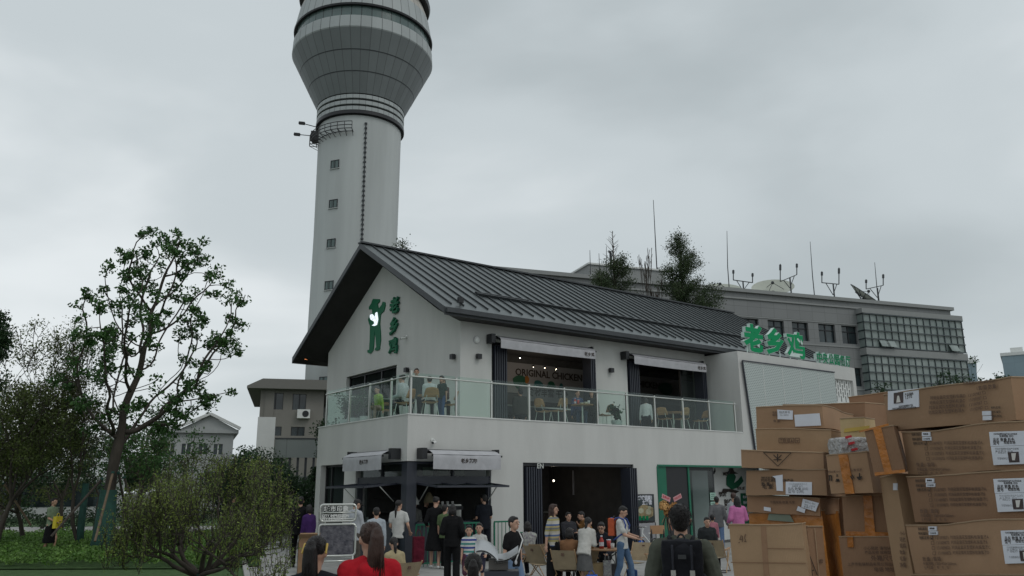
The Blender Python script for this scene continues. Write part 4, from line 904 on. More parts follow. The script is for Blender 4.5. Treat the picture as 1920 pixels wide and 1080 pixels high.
to_cam = (EYEV-(OO+OV*4+Vector((0, 0, 18)))).normalized()
M['dish'] = mat('dish_white', (0.40, 0.42, 0.36), 0.6, var=0.06)
dish('large pale satellite dish tilted skyward on the office roof', 1449, 538, 1.95, Vector((-0.15, -0.55, 0.82)), 5.0, 0.22, 'dish')
dish('smaller satellite dish half hidden beside the tall conifer', 1350, 541, 2.0, Vector((-0.05, -0.45, 0.88)), 7.0, 0.22, 'dish')
dish('satellite dish seen edge on with a dark lattice back near the right end', 1624, 552, 1.75, Vector((0.6, -0.40, 0.78)), 5.0, 0.25, 'dish', True)
# ================================================================ DISTANT GLASS TOWERS
M['blue'] = panel_mat('pale_blue_glass', (0.24, 0.32, 0.36), 3.2, 3.6)
def slab(name, label, x0, x1, ytop, d, dep=24, turn=0.0):
    p = at(x0, 800, d); q = at(x1, 800, d); h = at((x0+x1)/2, ytop, d).z; p.z = q.z = 0; a = atan2((q-p).y, (q-p).x)
    t = thing(name, label, 'building', p, a+turn); L_ = (q-p).length
    b = MB(); b.box(0, L_, 0, dep, 0, h); b.build('facade', 'blue', t); b = MB(); b.box(-0.3, L_+0.3, -0.3, dep, h, h+1.0); b.box(L_*0.3, L_*0.7, 4, dep-4, h+1.0, h+3); b.build('parapet', 'white', t)
    b = MB(); 
    for i in range(1, int(h/7)): b.box(-0.05, L_+0.05, -0.3, -0.02, i*7, i*7+0.35)
    b.build('floor_band', 'offt', t)
slab('glass_tower', 'pale blue glass block peeking out just right of the grey office building', 1797, 1846, 681, 260)
slab('glass_tower', 'pale blue glass high rise at the right edge of the photo', 1898, 1960, 664, 300, 40)
# ================================================================ LEFT BACKGROUND BUILDINGS
def lbox(x0, x1, d, turn=0.0): p = at(x0, 900, d); q = at(x1, 900, d); p.z = q.z = 0; return p, (q-p).length, atan2((q-p).y, (q-p).x)+turn
M['beige'] = mat('beige_render', (0.21, 0.20, 0.18), 0.85, var=0.08, vs=0.4); M['beiged'] = mat('beige_eave', (0.17, 0.165, 0.15), 0.8)
p, L_, a = lbox(478, 600, 58.0); hz = lambda y, x=530, d=58.0: at(x, y, d).z
BB = thing('beige_building', 'small beige building with flat overhanging roof behind the bushes at the foot of the tower', 'building', p, a)
px = lambda x: (at(x, 900, 58.0)-p).xy.length
b = MB(); hl = [(px(492), px(522), hz(768), hz(737)), (px(540), px(566), hz(768), hz(738)), (px(540), px(566), hz(817), hz(800)), (px(492), px(522), hz(817), hz(800))]
b.cells([0, L_], [0, hz(731)], hl, lambda u, z, t: (u, t, z), 0.3); b.box(0, 0.3, 0.3, 12, 0, hz(731)); b.box(L_-0.3, L_, 0.3, 12, 0, hz(731)); b.box(0.3, L_-0.3, 11.7, 12, 0, hz(731)); b.box(0.3, 0.9, -0.08, 0, 0, hz(731)); b.build('wall', 'beige', BB)
b = MB(); z0_ = hz(731); b.prism([(-0.9, z0_), (-0.9, z0_+0.15), (0.1, hz(713)), (L_+0.5, hz(713)), (L_+0.5, z0_)], (0, -0.7, 0), (1, 0, 0), (0, 0, 1), (0, 13.4, 0)); b.build('roof', 'beiged', BB)
for h_ in hl:
    f = MB()
    for q in (h_[0], (h_[0]+h_[1])/2, h_[1]): f.box(q-0.04, q+0.04, 0.1, 0.18, h_[2], h_[3])
    o = f.build('window', 'black', BB); g = MB(); g.quad((h_[0], 0.16, h_[2]), (h_[1], 0.16, h_[2]), (h_[1], 0.16, h_[3]), (h_[0], 0.16, h_[3])); g.build('pane', 'oglass', o)
b = MB(); ac = px(553), hz(776); b.box(ac[0]-0.1, ac[0]+0.75, -0.35, 0.0, ac[1]-0.3, ac[1]+0.3); o = b.build('air_conditioner', 'white', BB)
b = MB(); b.cyl((ac[0]+0.45, -0.35, ac[1]), (ac[0]+0.45, -0.37, ac[1]), 0.22, n=16); b.build('fan_grille', 'black', o)
# metal hoarding
p, L_, a = lbox(476, 594, 44.0); hz = lambda y, d=44.0, x=530: at(x, y, d).z
M['hoard'] = panel_mat('hoarding_sheet', (0.20, 0.225, 0.215), 1.5, 9)
WS = thing('panel_wall', 'grey metal panel wall with one taller white slab at its left end', 'wall', p, a)
b = MB(); b.box(0.9, L_, 0, 0.1, hz(858), hz(823)); b.build('sheeting', 'hoard', WS); b = MB(); b.box(0.9, L_, -0.03, 0.13, hz(823), hz(821)); b.build('top_rail', 'fascia', WS)
b = MB(); b.box(0, 0.87, -0.2, 0.4, 0, hz(783)); b.build('tall_slab', 'white', WS)
for k in range(5): b = MB(); x = 1.3+k*(L_-1.5)/4; b.box(x-0.06, x+0.06, 0.1, 0.24, 0, hz(858)); b.build('post', 'fascia', WS)
# low grey kiosk and gate between the bushes and the restaurant
p, L_, a = lbox(556, 602, 46.0)
t = thing('gate_house', 'low grey gate house with white double gate left of the restaurant', 'gate house', p, a); hz2 = lambda y: at(580, y, 46.0).z
b = MB(); b.box(0, L_, 0, 3, 0, hz2(918)); b.build('wall', 'white', t); b = MB(); b.box(-0.05, L_+0.1, -0.1, 3.1, hz2(918), hz2(893)); b.build('roof_band', 'hoard', t)
b = MB(); b.box(0.1, L_/2-0.02, -0.05, 0, 0.05, hz2(924)); b.box(L_/2+0.02, L_-0.1, -0.05, 0, 0.05, hz2(924)); b.build('gate_leaf', 'offt', t)
# classical white house
p, L_, a = lbox(300, 432, 82.0, 0.0); hz = lambda y: at(370, y, 82.0).z
CH = thing('white_house', 'white house with a classical pediment seen between the trees on the left', 'building', p, a)
M['wh'] = mat('house_white', (0.40, 0.415, 0.41), 0.8, var=0.05)
b = MB(); hl = [(L_*f0, L_*(f0+0.13), hz(852), hz(832)) for f0 in (0.03, 0.26, 0.50, 0.72)]
b.cells([0, L_], [0, hz(812)], hl, lambda u, z, t: (u, t, z), 0.3); b.box(0, 0.3, 0.3, 12, 0, hz(812)); b.box(L_-0.3, L_, 0.3, 12, 0, hz(812)); b.build('wall', 'wh', CH)
b = MB(); b.box(-0.4, L_+0.4, -0.4, 12, hz(812), hz(805)); zt_ = hz(805); b.build('cornice', 'wh', CH)
b = MB(); b.prism([(L_*0.22, zt_), (L_*1.04, zt_), (L_*0.63, hz(778))], (0, -0.3, 0), (1, 0, 0), (0, 0, 1), (0, 11, 0)); b.build('pediment', 'wh', CH)
b = MB(); b.bar((L_*0.17, -0.5, zt_+0.1), (L_*0.63, -0.5, hz(776)), 0.25, 0.5, up=(0, 1, 0)); b.bar((L_*1.09, -0.5, zt_+0.1), (L_*0.63, -0.5, hz(776)), 0.25, 0.5, up=(0, 1, 0)); b.build('pediment_moulding', 'white', CH)
for h_ in hl:
    f = MB(); f.box((h_[0]+h_[1])/2-0.05, (h_[0]+h_[1])/2+0.05, 0.12, 0.2, h_[2], h_[3]); o = f.build('window', 'white', CH); g = MB(); g.quad((h_[0], 0.18, h_[2]), (h_[1], 0.18, h_[2]), (h_[1], 0.18, h_[3]), (h_[0], 0.18, h_[3])); g.build('pane', 'oglass', o)
# long low white hangar behind the trees
p, L_, a = lbox(-40, 235, 70.0); hz = lambda y: at(100, y, 70.0).z
HG = thing('white_shed', 'long low white shed with a curved roof behind the trees at far left', 'shed', p, a)
b = MB(); n_ = 10; prof = [(0, 0)]+[(x*12/n_, hz(893)+1.6*sin(pi*x/n_)) for x in range(n_+1)]+[(12, 0)]
b.prism(prof, (0, 0, 0), (0, 1, 0), (0, 0, 1), (L_, 0, 0)); b.build('shell', 'wh', HG)
for k in range(9): f = MB(); x = 2+k*(L_-4)/8; f.box(x-0.9, x+0.9, -0.05, -0.005, 0.8, hz(905)); f.build('window', 'oglass', HG)
# ================================================================ VEGETATION
import numpy as np
def leafmat(name, c1, c2, rough=0.55):
    m = mat(name, c1, rough, col2=c2, vs=1.1, spec=0.3); n = m.node_tree.nodes; l = m.node_tree.links; b = n['Principled BSDF']
    src = b.inputs['Base Color'].links[0].from_socket; g = n.new('ShaderNodeNewGeometry')
    mr = n.new('ShaderNodeMapRange'); l.new(g.outputs['Random Per Island'], mr.inputs[0]); mr.inputs[3].default_value = 0.6; mr.inputs[4].default_value = 1.5
    x = n.new('ShaderNodeMix'); x.data_type = 'RGBA'; x.blend_type = 'MULTIPLY'; x.inputs[0].default_value = 1; l.new(src, x.inputs[6]); l.new(mr.outputs[0], x.inputs[7])
    l.new(x.outputs[2], b.inputs['Base Color'])
    tr = n.new('ShaderNodeBsdfTranslucent'); l.new(x.outputs[2], tr.inputs[0]); ms = n.new('ShaderNodeMixShader'); ms.inputs[0].default_value = 0.3
    l.new(b.outputs[0], ms.inputs[1]); l.new(tr.outputs[0], ms.inputs[2]); l.new(ms.outputs[0], n['Material Output'].inputs[0]); return m
M['leaf'] = leafmat('leaf_green', (0.058, 0.13, 0.034), (0.036, 0.09, 0.026)); M['leafo'] = leafmat('leaf_olive', (0.11, 0.14, 0.036), (0.07, 0.10, 0.03)); M['leafs'] = leafmat('leaf_shoot', (0.20, 0.25, 0.055), (0.10, 0.15, 0.04))
M['leafd'] = leafmat('leaf_dark', (0.032, 0.068, 0.026), (0.018, 0.042, 0.018)); M['leafb'] = leafmat('leaf_bright', (0.15, 0.26, 0.06), (0.08, 0.17, 0.035))
M['leafc'] = leafmat('conifer_needles', (0.06, 0.085, 0.035), (0.035, 0.06, 0.026)); M['leafr'] = leafmat('leaf_rust', (0.09, 0.07, 0.025), (0.045, 0.06, 0.02))
M['bark'] = mat('bark', (0.055, 0.045, 0.036), 0.9, var=0.4, vs=6, bump=0.8, bs=25, stretch=(1, 1, 0.3)); M['net'] = mat('green_wrap', (0.012, 0.06, 0.045), 0.8, var=0.3, vs=8, bump=0.4, bs=60)
M['twig'] = mat('twig', (0.045, 0.036, 0.03), 0.9, var=0.3); M['pole'] = mat('stake_wood', (0.16, 0.115, 0.075), 0.8, var=0.3, vs=6, bump=0.4, bs=30)
def leaves(name, P, size, m, parent, seed=0, aspect=0.55, flat=0.0):
    rs = np.random.default_rng(seed); P = np.asarray(P, dtype=np.float64); n = len(P)
    nr = rs.normal(size=(n, 3)); nr[:, 2] = np.abs(nr[:, 2])+flat; nr /= np.linalg.norm(nr, axis=1)[:, None]
    a = np.cross(nr, rs.normal(size=(n, 3))); a /= np.linalg.norm(a, axis=1)[:, None]; b = np.cross(nr, a)
    s = size*rs.uniform(0.6, 1.3, size=(n, 1)); L_ = a*s*0.5; Wd = b*s*0.5*aspect; fold = nr*s*0.12
    V = np.stack([P-L_, P+Wd-fold-L_*0.1, P+L_, P-Wd-fold-L_*0.1], axis=1).reshape(-1, 3)
    me = bpy.data.meshes.new(name); me.vertices.add(4*n); me.loops.add(4*n); me.polygons.add(n)
    me.vertices.foreach_set('co', V.ravel()); me.loops.foreach_set('vertex_index', np.arange(4*n, dtype=np.int32))
    me.polygons.foreach_set('loop_start', np.arange(0, 4*n, 4, dtype=np.int32)); me.update(calc_edges=True)
    me.materials.append(M[m]); o = bpy.data.objects.new(name, me); C.objects.link(o)
    if parent: o.parent = parent
    return o
def gen_branches(rng, L0, r0, levels, nch, ang, ratio, up, wob, side=0.0, first=None, ang0=None):
    segs = []; tips = []
    def grow(p, d, L_, r, lev):
        k = 4 if lev < 3 else 3; pts = [p.copy()]; rs = [r]
        for i in range(k):
            d = (d+Vector((rng.gauss(0, wob), rng.gauss(0, wob), rng.gauss(0, wob)))+Vector((0, 0, up*(0.3 if lev == 0 else 1)))).normalized()
            p = p+d*(L_/k); pts.append(p.copy()); rs.append(r*(1-0.38*(i+1)/k))
            if lev >= 1 and lev < levels and rng.random() < side:
                q = d.orthogonal(); q.rotate(Quaternion(d, rng.uniform(0, 2*pi))); grow(p, (d*0.7+q*0.8).normalized(), L_*ratio*0.55, r*0.4, min(levels, lev+2))
        segs.append((pts, rs, lev))
        if lev >= levels: tips.append((p, d, lev)); tips.append(((pts[-2]+p)/2, d, lev)); return
        n = (first if (lev == 0 and first) else rng.choice(nch)); ph = rng.uniform(0, 2*pi)
        for i in range(n):
            q = d.orthogonal(); q.rotate(Quaternion(d, ph+2*pi*i/n+rng.uniform(-0.4, 0.4))); a = radians((ang0 if (lev == 0 and ang0) else ang)*rng.uniform(0.6, 1.3))
            grow(p, (d*cos(a)+q*sin(a)).normalized(), L_*ratio*rng.uniform(0.8, 1.25)*(1 if lev else 1.0), rs[-1]*(0.75 if n > 2 else 0.82), lev+1)
    grow(Vector((0, 0, 0)), Vector((0, 0, 1)), L0, r0, 0)
    return segs, tips
def tree(name, label, cat, base, seed, H_, Wd, group=None, L0=2.0, r0=0.15, levels=5, nch=(2, 3), ang=30, ratio=0.78, up=0.06, wob=0.1, side=0.3, first=None, ang0=None,
         lm='leaf', nl=40, lr=0.28, ls=0.10, wrap=0, drop=0.0, extra=None, shift=(0, 0), rmin=0.006, oval=0.0):
    rng = random.Random(seed); segs, tips = gen_branches(rng, L0, r0, levels, nch, ang, ratio, up, wob, side, first, ang0)
    zm = max(t[0].z for t in tips); xs = sorted(abs(t[0].x) for t in tips); xm = xs[int(len(xs)*0.985)]
    kz = (H_-lr*0.6)/zm; kx = Wd/2/max(xm, 0.1)
    def T(p):
        w = min(1, max(0, (p.z-L0*0.5)/(zm-L0*0.5))); kk = 1+(kx*(1+oval*(sin(pi*min(1, p.z/zm))-0.55)*1.1)-1)*min(1, max(0, p.z/(L0*1.2)))
        return Vector((p.x*kk+shift[0]*w, p.y*kk+shift[1]*w, p.z*kz))
    t = thing(name, label, cat, base, 0, group); b = MB()
    for pts, rs_, lev in segs: b.tube([T(p) for p in pts], [max(r, rmin) for r in rs_], 8 if lev < 2 else (5 if lev < 4 else 4), caps=lev >= levels)
    b.build('trunk', 'bark', t, True)
    P = []; nrg = np.random.default_rng(seed)
    for p, d, lev in tips:
        if rng.random() < drop: continue
        c_ = T(p); k = int(nl*rng.uniform(0.5, 1.4)); q = nrg.normal(size=(k, 3)); q /= (np.linalg.norm(q, axis=1)[:, None]+1e-9); q *= (nrg.random((k, 1))**0.45)*lr*rng.uniform(0.6, 1.2); q[:, 2] *= 0.8
        P.append(q+np.array(c_))
    if P: leaves('crown', np.concatenate(P), ls, lm, t, seed)
    if wrap:
        b = MB(); w0 = r0*1.25; b.tube([(0, 0, 0), (0, 0, wrap*0.3), (0, 0, wrap)], [w0*1.5, w0*1.15, w0], 12); b.build('trunk_wrap', 'net', t, True)
    return t
def base(x, d): p = at(x, 900, d); p.z = 0; return p
# the large broadleaf tree
def colonise(name, label, cat, bs, seed, prof, cx, L0, nclus, per, step=0.26, kill=0.42, infl=2.6, lm='leaf', nl=38, lr=0.25, ls=0.12, wrap=0, rtip=0.011, rbase=0.18, drop=0.1, up=0.12, jit=0.20, depth=1.0, keep=0.85):
    # branches grow toward points scattered in the crown's outline; prof: (height, half width)
    rs = np.random.default_rng(seed); zs = [q[0] for q in prof]; hw = [q[1] for q in prof]; A = []
    while len(A) < nclus:
        z = rs.uniform(zs[0], zs[-1]); w_ = np.interp(z, zs, hw); a = rs.uniform(0, 6.283); r = w_*(rs.random()**0.45)
        if rs.random() < w_/max(hw): A.append((cx*min(1, (z-L0*0.6)/(zs[-1]-L0)*1.6)+r*np.cos(a), r*np.sin(a)*depth, z))
    A = np.array(A); clus = A.copy(); A = (A[:, None, :]+rs.normal(size=(nclus, per, 3))*0.22).reshape(-1, 3)
    nodes = [np.array([0, 0, 0.0])]; par = [-1]; d0 = np.array([0.03, 0, 1.0])
    while nodes[-1][2] < L0: nodes.append(nodes[-1]+d0*step+rs.normal(size=3)*0.012); par.append(len(nodes)-2)
    for it in range(90):
        Nn = np.array(nodes); D_ = np.linalg.norm(A[:, None, :]-Nn[None], axis=2); near_ = D_.argmin(axis=1); dm = D_.min(axis=1); act = dm < (infl if it > 6 else 9)
        if not act.any(): break
        new = {}
        for i in np.nonzero(act)[0]: k = near_[i]; v = A[i]-Nn[k]; new.setdefault(k, []).append(v/np.linalg.norm(v))
        add = 0
        for k, vs in new.items():
            if Nn[k][2] < L0*0.82: continue
            d = np.mean(vs, axis=0)+np.array([0, 0, up])+rs.normal(size=3)*jit; d /= np.linalg.norm(d)+1e-9; q = Nn[k]+d*step
            if np.min(np.linalg.norm(Nn-q, axis=1)) < step*0.5: continue
            nodes.append(q); par.append(k); add += 1
        if not add: break
        Nn = np.array(nodes); A = A[np.min(np.linalg.norm(A[:, None, :]-Nn[None], axis=2), axis=1) > kill]
        if not len(A): break
    n = len(nodes); ch = [[] for _ in range(n)]
    for i in range(1, n): ch[par[i]].append(i)
    R = [0.0]*n
    for i in range(n-1, -1, -1): R[i] = rtip if not ch[i] else sum(R[c]**2.1 for c in ch[i])**(1/2.1)
    k_ = min(1.0, rbase/R[0]) if R[0] > rbase else 1.0; R = [max(rtip, r*k_) for r in R]; t = thing(name, label, cat, bs); b = MB(); st = [0]
    while st:
        i = st.pop(); path = [i] if par[i] < 0 else [par[i], i]
        while ch[path[-1]]:
            c = sorted(ch[path[-1]], key=lambda j: -R[j]); st += c[1:]; path.append(c[0])
        pts = [Vector(nodes[j]) for j in path]; rr = [R[j] for j in path]
        if par[i] >= 0: rr[0] = min(rr[0], rr[1]*1.3)
        sm = [pts[0]]+[(pts[j-1]+pts[j]*2+pts[j+1])/4 for j in range(1, len(pts)-1)]+[pts[-1]]; b.tube(sm, rr, 9 if max(rr) > 0.05 else 5)
    b.build('trunk', 'bark', t, True); P = []; tips = [i for i in range(n) if not ch[i]]
    for i in tips+[par[i] for i in tips if rs.random() < 0.5]:
        if rs.random() < drop: continue
        m_ = int(nl*rs.uniform(0.4, 1.5)); q = rs.normal(size=(m_, 3)); q /= np.linalg.norm(q, axis=1)[:, None]; P.append(nodes[i]+q*(rs.random((m_, 1))**0.45)*lr*rs.uniform(0.6, 1.15)*np.array([1, 1, 0.75]))
    leaves('crown', np.concatenate(P), ls, lm, t, seed)
    if wrap: b = MB(); b.tube([(0, 0, 0), (0, 0, wrap*0.3), (0, 0, wrap)], [rbase*2.0, rbase*1.5, rbase*1.12], 12); b.build('trunk_wrap', 'net', t, True)
    return t
BT = colonise('broadleaf_tree', 'tall open crowned broadleaf tree with many upright limbs and a green wrapped trunk', 'tree', base(206, 27), 5,
              [(3.6, 1.4), (4.4, 2.25), (5.4, 2.6), (7.0, 2.5), (8.1, 1.9), (9.0, 1.4), (9.55, 1.0)], 1.0, 2.7, 250, 4, step=0.24, kill=0.36, wrap=1.9, nl=46, drop=0.0, rtip=0.0125, rbase=0.2)
def stake(label, x0, y0, x1, y1, d, dd=0.0, r=0.035, m='pole', g='timber stakes propping the trees'):
    p = at(x0, y0, d+dd); q = at(x1, y1, d); p.z = max(p.z, 0.02); t = thing('tree_stake', label, 'stake', p, 0, g)
    b = MB(); b.tube([(0, 0, 0), q-p], r, 7); b.build('pole', m, t); b = MB(); b.tube([(q-p)*0.97, (q-p)*1.0], r*1.4, 7); b.build('binding', 'net', t)
stake('pale timber stake leaning up to the right against the large tree', 178, 1015, 212, 885, 26.6, -1.2)
stake('dark timber stake lying low to the left of the large tree', 96, 1006, 192, 897, 26.8, -1.0, m='bark')
stake('timber stake leaning from the right against the large tree', 243, 1000, 222, 885, 26.7, 0.6, m='bark')
stake('slim stake at far left leaning toward the thin trees', 58, 985, 6, 905, 29.5, 0.0)
stake('second stake right of the large tree leaning outward', 272, 1010, 232, 893, 26.6, 0.3, m='bark')
# slimmer companion tree just left of it
tree('slender_tree', 'slender young tree with a green wrapped stem just left of the large tree', 'tree', base(162, 28.5), 5, 7.2, 2.6, L0=2.3, r0=0.075, levels=4, ang=26, ratio=0.8, up=0.12, lm='leafo', nl=16, lr=0.3, ls=0.08, wrap=2.1, drop=0.3, first=3)
# pruned spreading tree in front
def pruned():
    rng = random.Random(21); bs = base(388, 17.2); t = thing('pruned_tree', 'low spreading pruned tree with bare twisting limbs and yellow green shoots', 'tree', bs)
    b = MB(); P = []; nrg = np.random.default_rng(3)
    def limb(p, d, L_, r, lev):
        k = 5; pts = [p.copy()]; rs = [r]
        for i in range(k):
            d = (d+Vector((rng.gauss(0, .2), rng.gauss(0, .2), rng.gauss(0, .10)+0.035+0.02*lev))).normalized(); p = p+d*(L_/k); pts.append(p.copy()); rs.append(r*(1-.4*(i+1)/k))
            if lev >= 1 and rng.random() < 0.38: shoot(p, d, r)
            if lev >= 1 and i < 4 and rng.random() < 0.3:
                q = d.orthogonal(); q.rotate(Quaternion(d, rng.uniform(0, 6.28))); limb(p, (d+q*0.7).normalized(), L_*0.5, r*0.5, 3) if lev < 3 else None
        b.tube(pts, rs, 7 if lev < 2 else 5)
        if lev < 3:
            n = 3 if lev < 2 else 2; ph = rng.uniform(0, 6.28)
            for i in range(n):
                q = d.orthogonal(); q.rotate(Quaternion(d, ph+i*6.28/n)); a = radians(rng.uniform(20, 42)); limb(p, (d*cos(a)+q*sin(a)).normalized(), L_*0.66, rs[-1]*.8, lev+1)
        else:
            for _ in range(2): shoot(p, d, r)
    def shoot(p, d, r):
        h = rng.uniform(0.25, 0.6)*min(1, max(0.2, (2.62-p.z)/0.7)); q = p+Vector((rng.gauss(0, .09), rng.gauss(0, .09), h)); b.tube([p, q], [0.006, 0.003], 4)
        n = int(34*h); tt = nrg.random((n, 1)); c_ = np.array(p)*(1-tt)+np.array(q)*tt; P.append(c_+nrg.normal(size=(n, 3))*0.028)
    b.tube([(0, 0, -0.05), (0, 0, 0.32)], [0.12, 0.10], 10)
    for i in range(11):
        a = i*0.571+rng.uniform(-.2, .2); e = radians(rng.uniform(14, 52)); limb(Vector((0.04*cos(a), 0.04*sin(a), 0.28)), Vector((cos(a)*cos(e), sin(a)*cos(e), sin(e))), rng.uniform(0.95, 1.3)*(0.86 if cos(a) > 0.2 else 0.68), 0.05, 0)
    b.build('trunk', 'bark', t, True); leaves('crown', np.concatenate(P), 0.05, 'leafs', t, 8, 0.45)
    b = MB(); b.tube([(0, 0, 0), (0, 0, 0.34)], [0.15, 0.125], 12); b.build('trunk_wrap', 'net', t, True)
pruned()
# thin trees at the far left
tree('thin_tree', 'thin twiggy tree cut by the left edge of the photo', 'tree', base(8, 29), 31, 7.3, 4.6, 'thin trees at far left', L0=1.8, r0=0.10, levels=6, ang=27, ratio=0.76, up=0.10, side=0.35, lm='leafo', nl=13, lr=0.34, ls=0.075, first=4, drop=0.1, rmin=0.009)
tree('thin_tree', 'thin twiggy tree between the left edge tree and the woman in yellow', 'tree', base(62, 32), 33, 6.2, 4.2, 'thin trees at far left', L0=1.4, r0=0.09, levels=6, ang=28, ratio=0.77, up=0.09, side=0.3, lm='leafo', nl=11, lr=0.34, ls=0.075, first=4, drop=0.15, rmin=0.009)
tree('netted_tree', 'dark dense tree with a wrapped stem right at the left border', 'tree', base(-14, 25), 35, 6.6, 1.6, L0=3.5, r0=0.13, levels=4, ang=22, ratio=0.6, up=0.1, lm='leafd', nl=70, lr=0.35, ls=0.09)
# background trees
bgt = [(128, 38, 6.3, 4.6, 'leafd', 'dark leafy tree behind the slender young tree'), (262, 40, 6.4, 5.2, 'leaf', 'leafy tree behind the right side of the large tree crown'), (330, 44, 5.2, 4.2, 'leafo', 'olive tree in front of the white pediment house'),
       (20, 44, 6.2, 6.0, 'leafo', 'broad olive tree behind the thin trees at far left'), (188, 46, 5.5, 5.0, 'leafd', 'dark tree low behind the large wrapped trunk'), (90, 50, 5.6, 5.0, 'leafo', 'far olive tree above the long white shed')]
for i, (x, d, h, wd, lm, lb) in enumerate(bgt):
    tree('background_tree', lb, 'tree', base(x, d), 50+i, h, wd, 'background trees on the left', L0=1.2, r0=0.10, levels=5, ang=33, ratio=0.78, up=0.04, side=0.35, lm=lm, nl=15, lr=0.5, ls=0.13, drop=0.22, rmin=0.013)
def bush(name, label, cat, bs, seed, H_, Wd, lm, n, ls, group=None, lobes=9, z0=0.0):
    rs = np.random.default_rng(seed); t = thing(name, label, cat, bs, 0, group); P = []
    b = MB(); rng = random.Random(seed)
    for k in range(lobes):
        a = rng.uniform(0, 6.28); rr = Wd*0.32*sqrt(rng.random()); zc = z0+(H_-z0)*(0.35+0.5*rng.random()*(1-rr/(Wd*0.6))); R = min(Wd, H_-z0)*rng.uniform(0.20, 0.34); c_ = np.array([rr*cos(a)*1.2, rr*sin(a), min(zc, H_-R*0.8)])
        m_ = n//lobes; q = rs.normal(size=(m_, 3)); q /= np.linalg.norm(q, axis=1)[:, None]; q *= R*(0.55+0.5*rs.random((m_, 1))); P.append(q+c_); b.tube([(0, 0, 0), (rr*cos(a)*.5, rr*sin(a)*.5, zc*.6), tuple(c_)], [0.05, 0.035, 0.015], 5)
    b.build('trunk', 'bark', t, True); P = np.concatenate(P); P = P[P[:, 2] > 0.02]; leaves('crown', P, ls, lm, t, seed); return t
for i, (x, d, h, wd, lm, lb) in enumerate([(452, 41, 4.7, 3.6, 'leafd', 'dark evergreen bush in front of the beige building, left of the white slab'), (500, 40, 3.6, 3.2, 'leafd', 'low dark evergreen bush beneath the grey panel wall'),
        (514, 50, 5.6, 1.9, 'leaf', 'sparser tree reaching up past the window of the beige building'), (425, 42, 4.0, 3.0, 'leafd', 'rounded evergreen at the left end of the bush row'), (548, 38, 3.1, 2.6, 'leafd', 'evergreen bush next to the gate house'), (475, 43, 4.4, 3, 'leaf', 'mid green bush behind the dark evergreens')]):
    bush('evergreen_bush', lb, 'bush', base(x, d), 70+i, h, wd, lm, 9000 if i != 2 else 2600, 0.11, 'evergreen bushes left of the restaurant')
tree('wall_tree', 'leafy climbing tree against the left side wall of the restaurant', 'tree', bw(1.3, 7.2), 91, 4.2, 1.3, L0=1.8, r0=0.05, levels=4, ang=24, ratio=0.75, up=0.1, lm='leafd', nl=50, lr=0.3, ls=0.1, side=0.5)
# conifers behind the roof
def conifer(label, x, ytop, d, wid, seed, bare=0.0, lm='leafr', n=16, group='conifers behind the restaurant roof'):
    bs = base(x, d); H_ = at(x, ytop, d).z; rng = random.Random(seed); t = thing('conifer', label, 'tree', bs, 0, group); b = MB(); b.tube([(0, 0, 0), (0.05, 0, H_*.5), (0, 0, H_)], [0.24, 0.14, 0.015], 8); P = []; nrg = np.random.default_rng(seed)
    z = H_*0.40
    while z < H_-0.15:
        f = (H_-z)/(H_*0.6); R = (0.16+wid*(H_-z))*rng.uniform(0.72, 1.12); a = rng.uniform(0, 6.28); e = 0.35+0.5*(1-f); q = Vector((cos(a)*R, sin(a)*R, R*e)); p = Vector((0, 0, z)); b.tube([p, p+q*.5+Vector((0, 0, -.05*R)), p+q], [0.03*f+.012, 0.012, 0.006], 4)
        if z < H_*(1-bare) and rng.random() > 0.12:
            m_ = int(n*R*6)+8; tt = nrg.random((m_, 1))**0.7; P.append(np.array(p)+np.array(q)*tt+nrg.normal(size=(m_, 3))*np.array([0.17, 0.17, 0.17])-np.array([0, 0, .08]))
        z += 0.075
    b.build('trunk', 'bark', t, True); leaves('crown', np.concatenate(P), 0.11, lm, t, seed, 0.45)
conifer('tall conical conifer rising behind the middle of the dark roof', 1300, 434, 46, 0.37, 3, lm='leafc', n=44)
conifer('narrow conifer with a bare spiky top left of the taller one', 1166, 432, 46, 0.26, 7, bare=0.11, lm='leafc', n=44)
conifer('low conifer partly behind the narrow one', 1140, 514, 45, 0.36, 9, lm='leafc', n=44)
conifer('tip of a conifer just visible over the ridge against the control tower', 743, 447, 40, 0.25, 12, lm='leafc', group=None)
for x, yt, sd_, lb in ((1215, 462, 2, 'bare slim tree between the two conifers'), (1246, 512, 4, 'second bare slim tree just left of the tall conifer')):
    d = 45; tree('bare_tree', lb, 'tree', base(x, d), sd_, at(x, yt, d).z, 1.9, 'bare trees behind the roof', L0=7.5, r0=0.09, levels=4, ang=18, ratio=0.5, up=0.15, nl=0, drop=1.1, first=3, side=0.5, rmin=0.012)
for i, (x, yt, lb) in enumerate(((1822, 676, 'sparse tree top above the top box, in front of the pale glass block'), (1772, 690, 'sparse tree top just left of the other above the top box'), (1700, 712, 'low sparse tree peeking over the left part of the top box'), (1860, 700, 'small tree top right of the pale glass block'))):
    d = 40; tree('far_tree', lb, 'tree', base(x, d), 120+i, at(x, yt, d).z, 2.6, 'trees behind the cardboard boxes', L0=3.0, r0=0.07, levels=4, ang=26, ratio=0.7, up=0.1, lm='leafd', nl=16, lr=0.25, ls=0.11, drop=0.3)
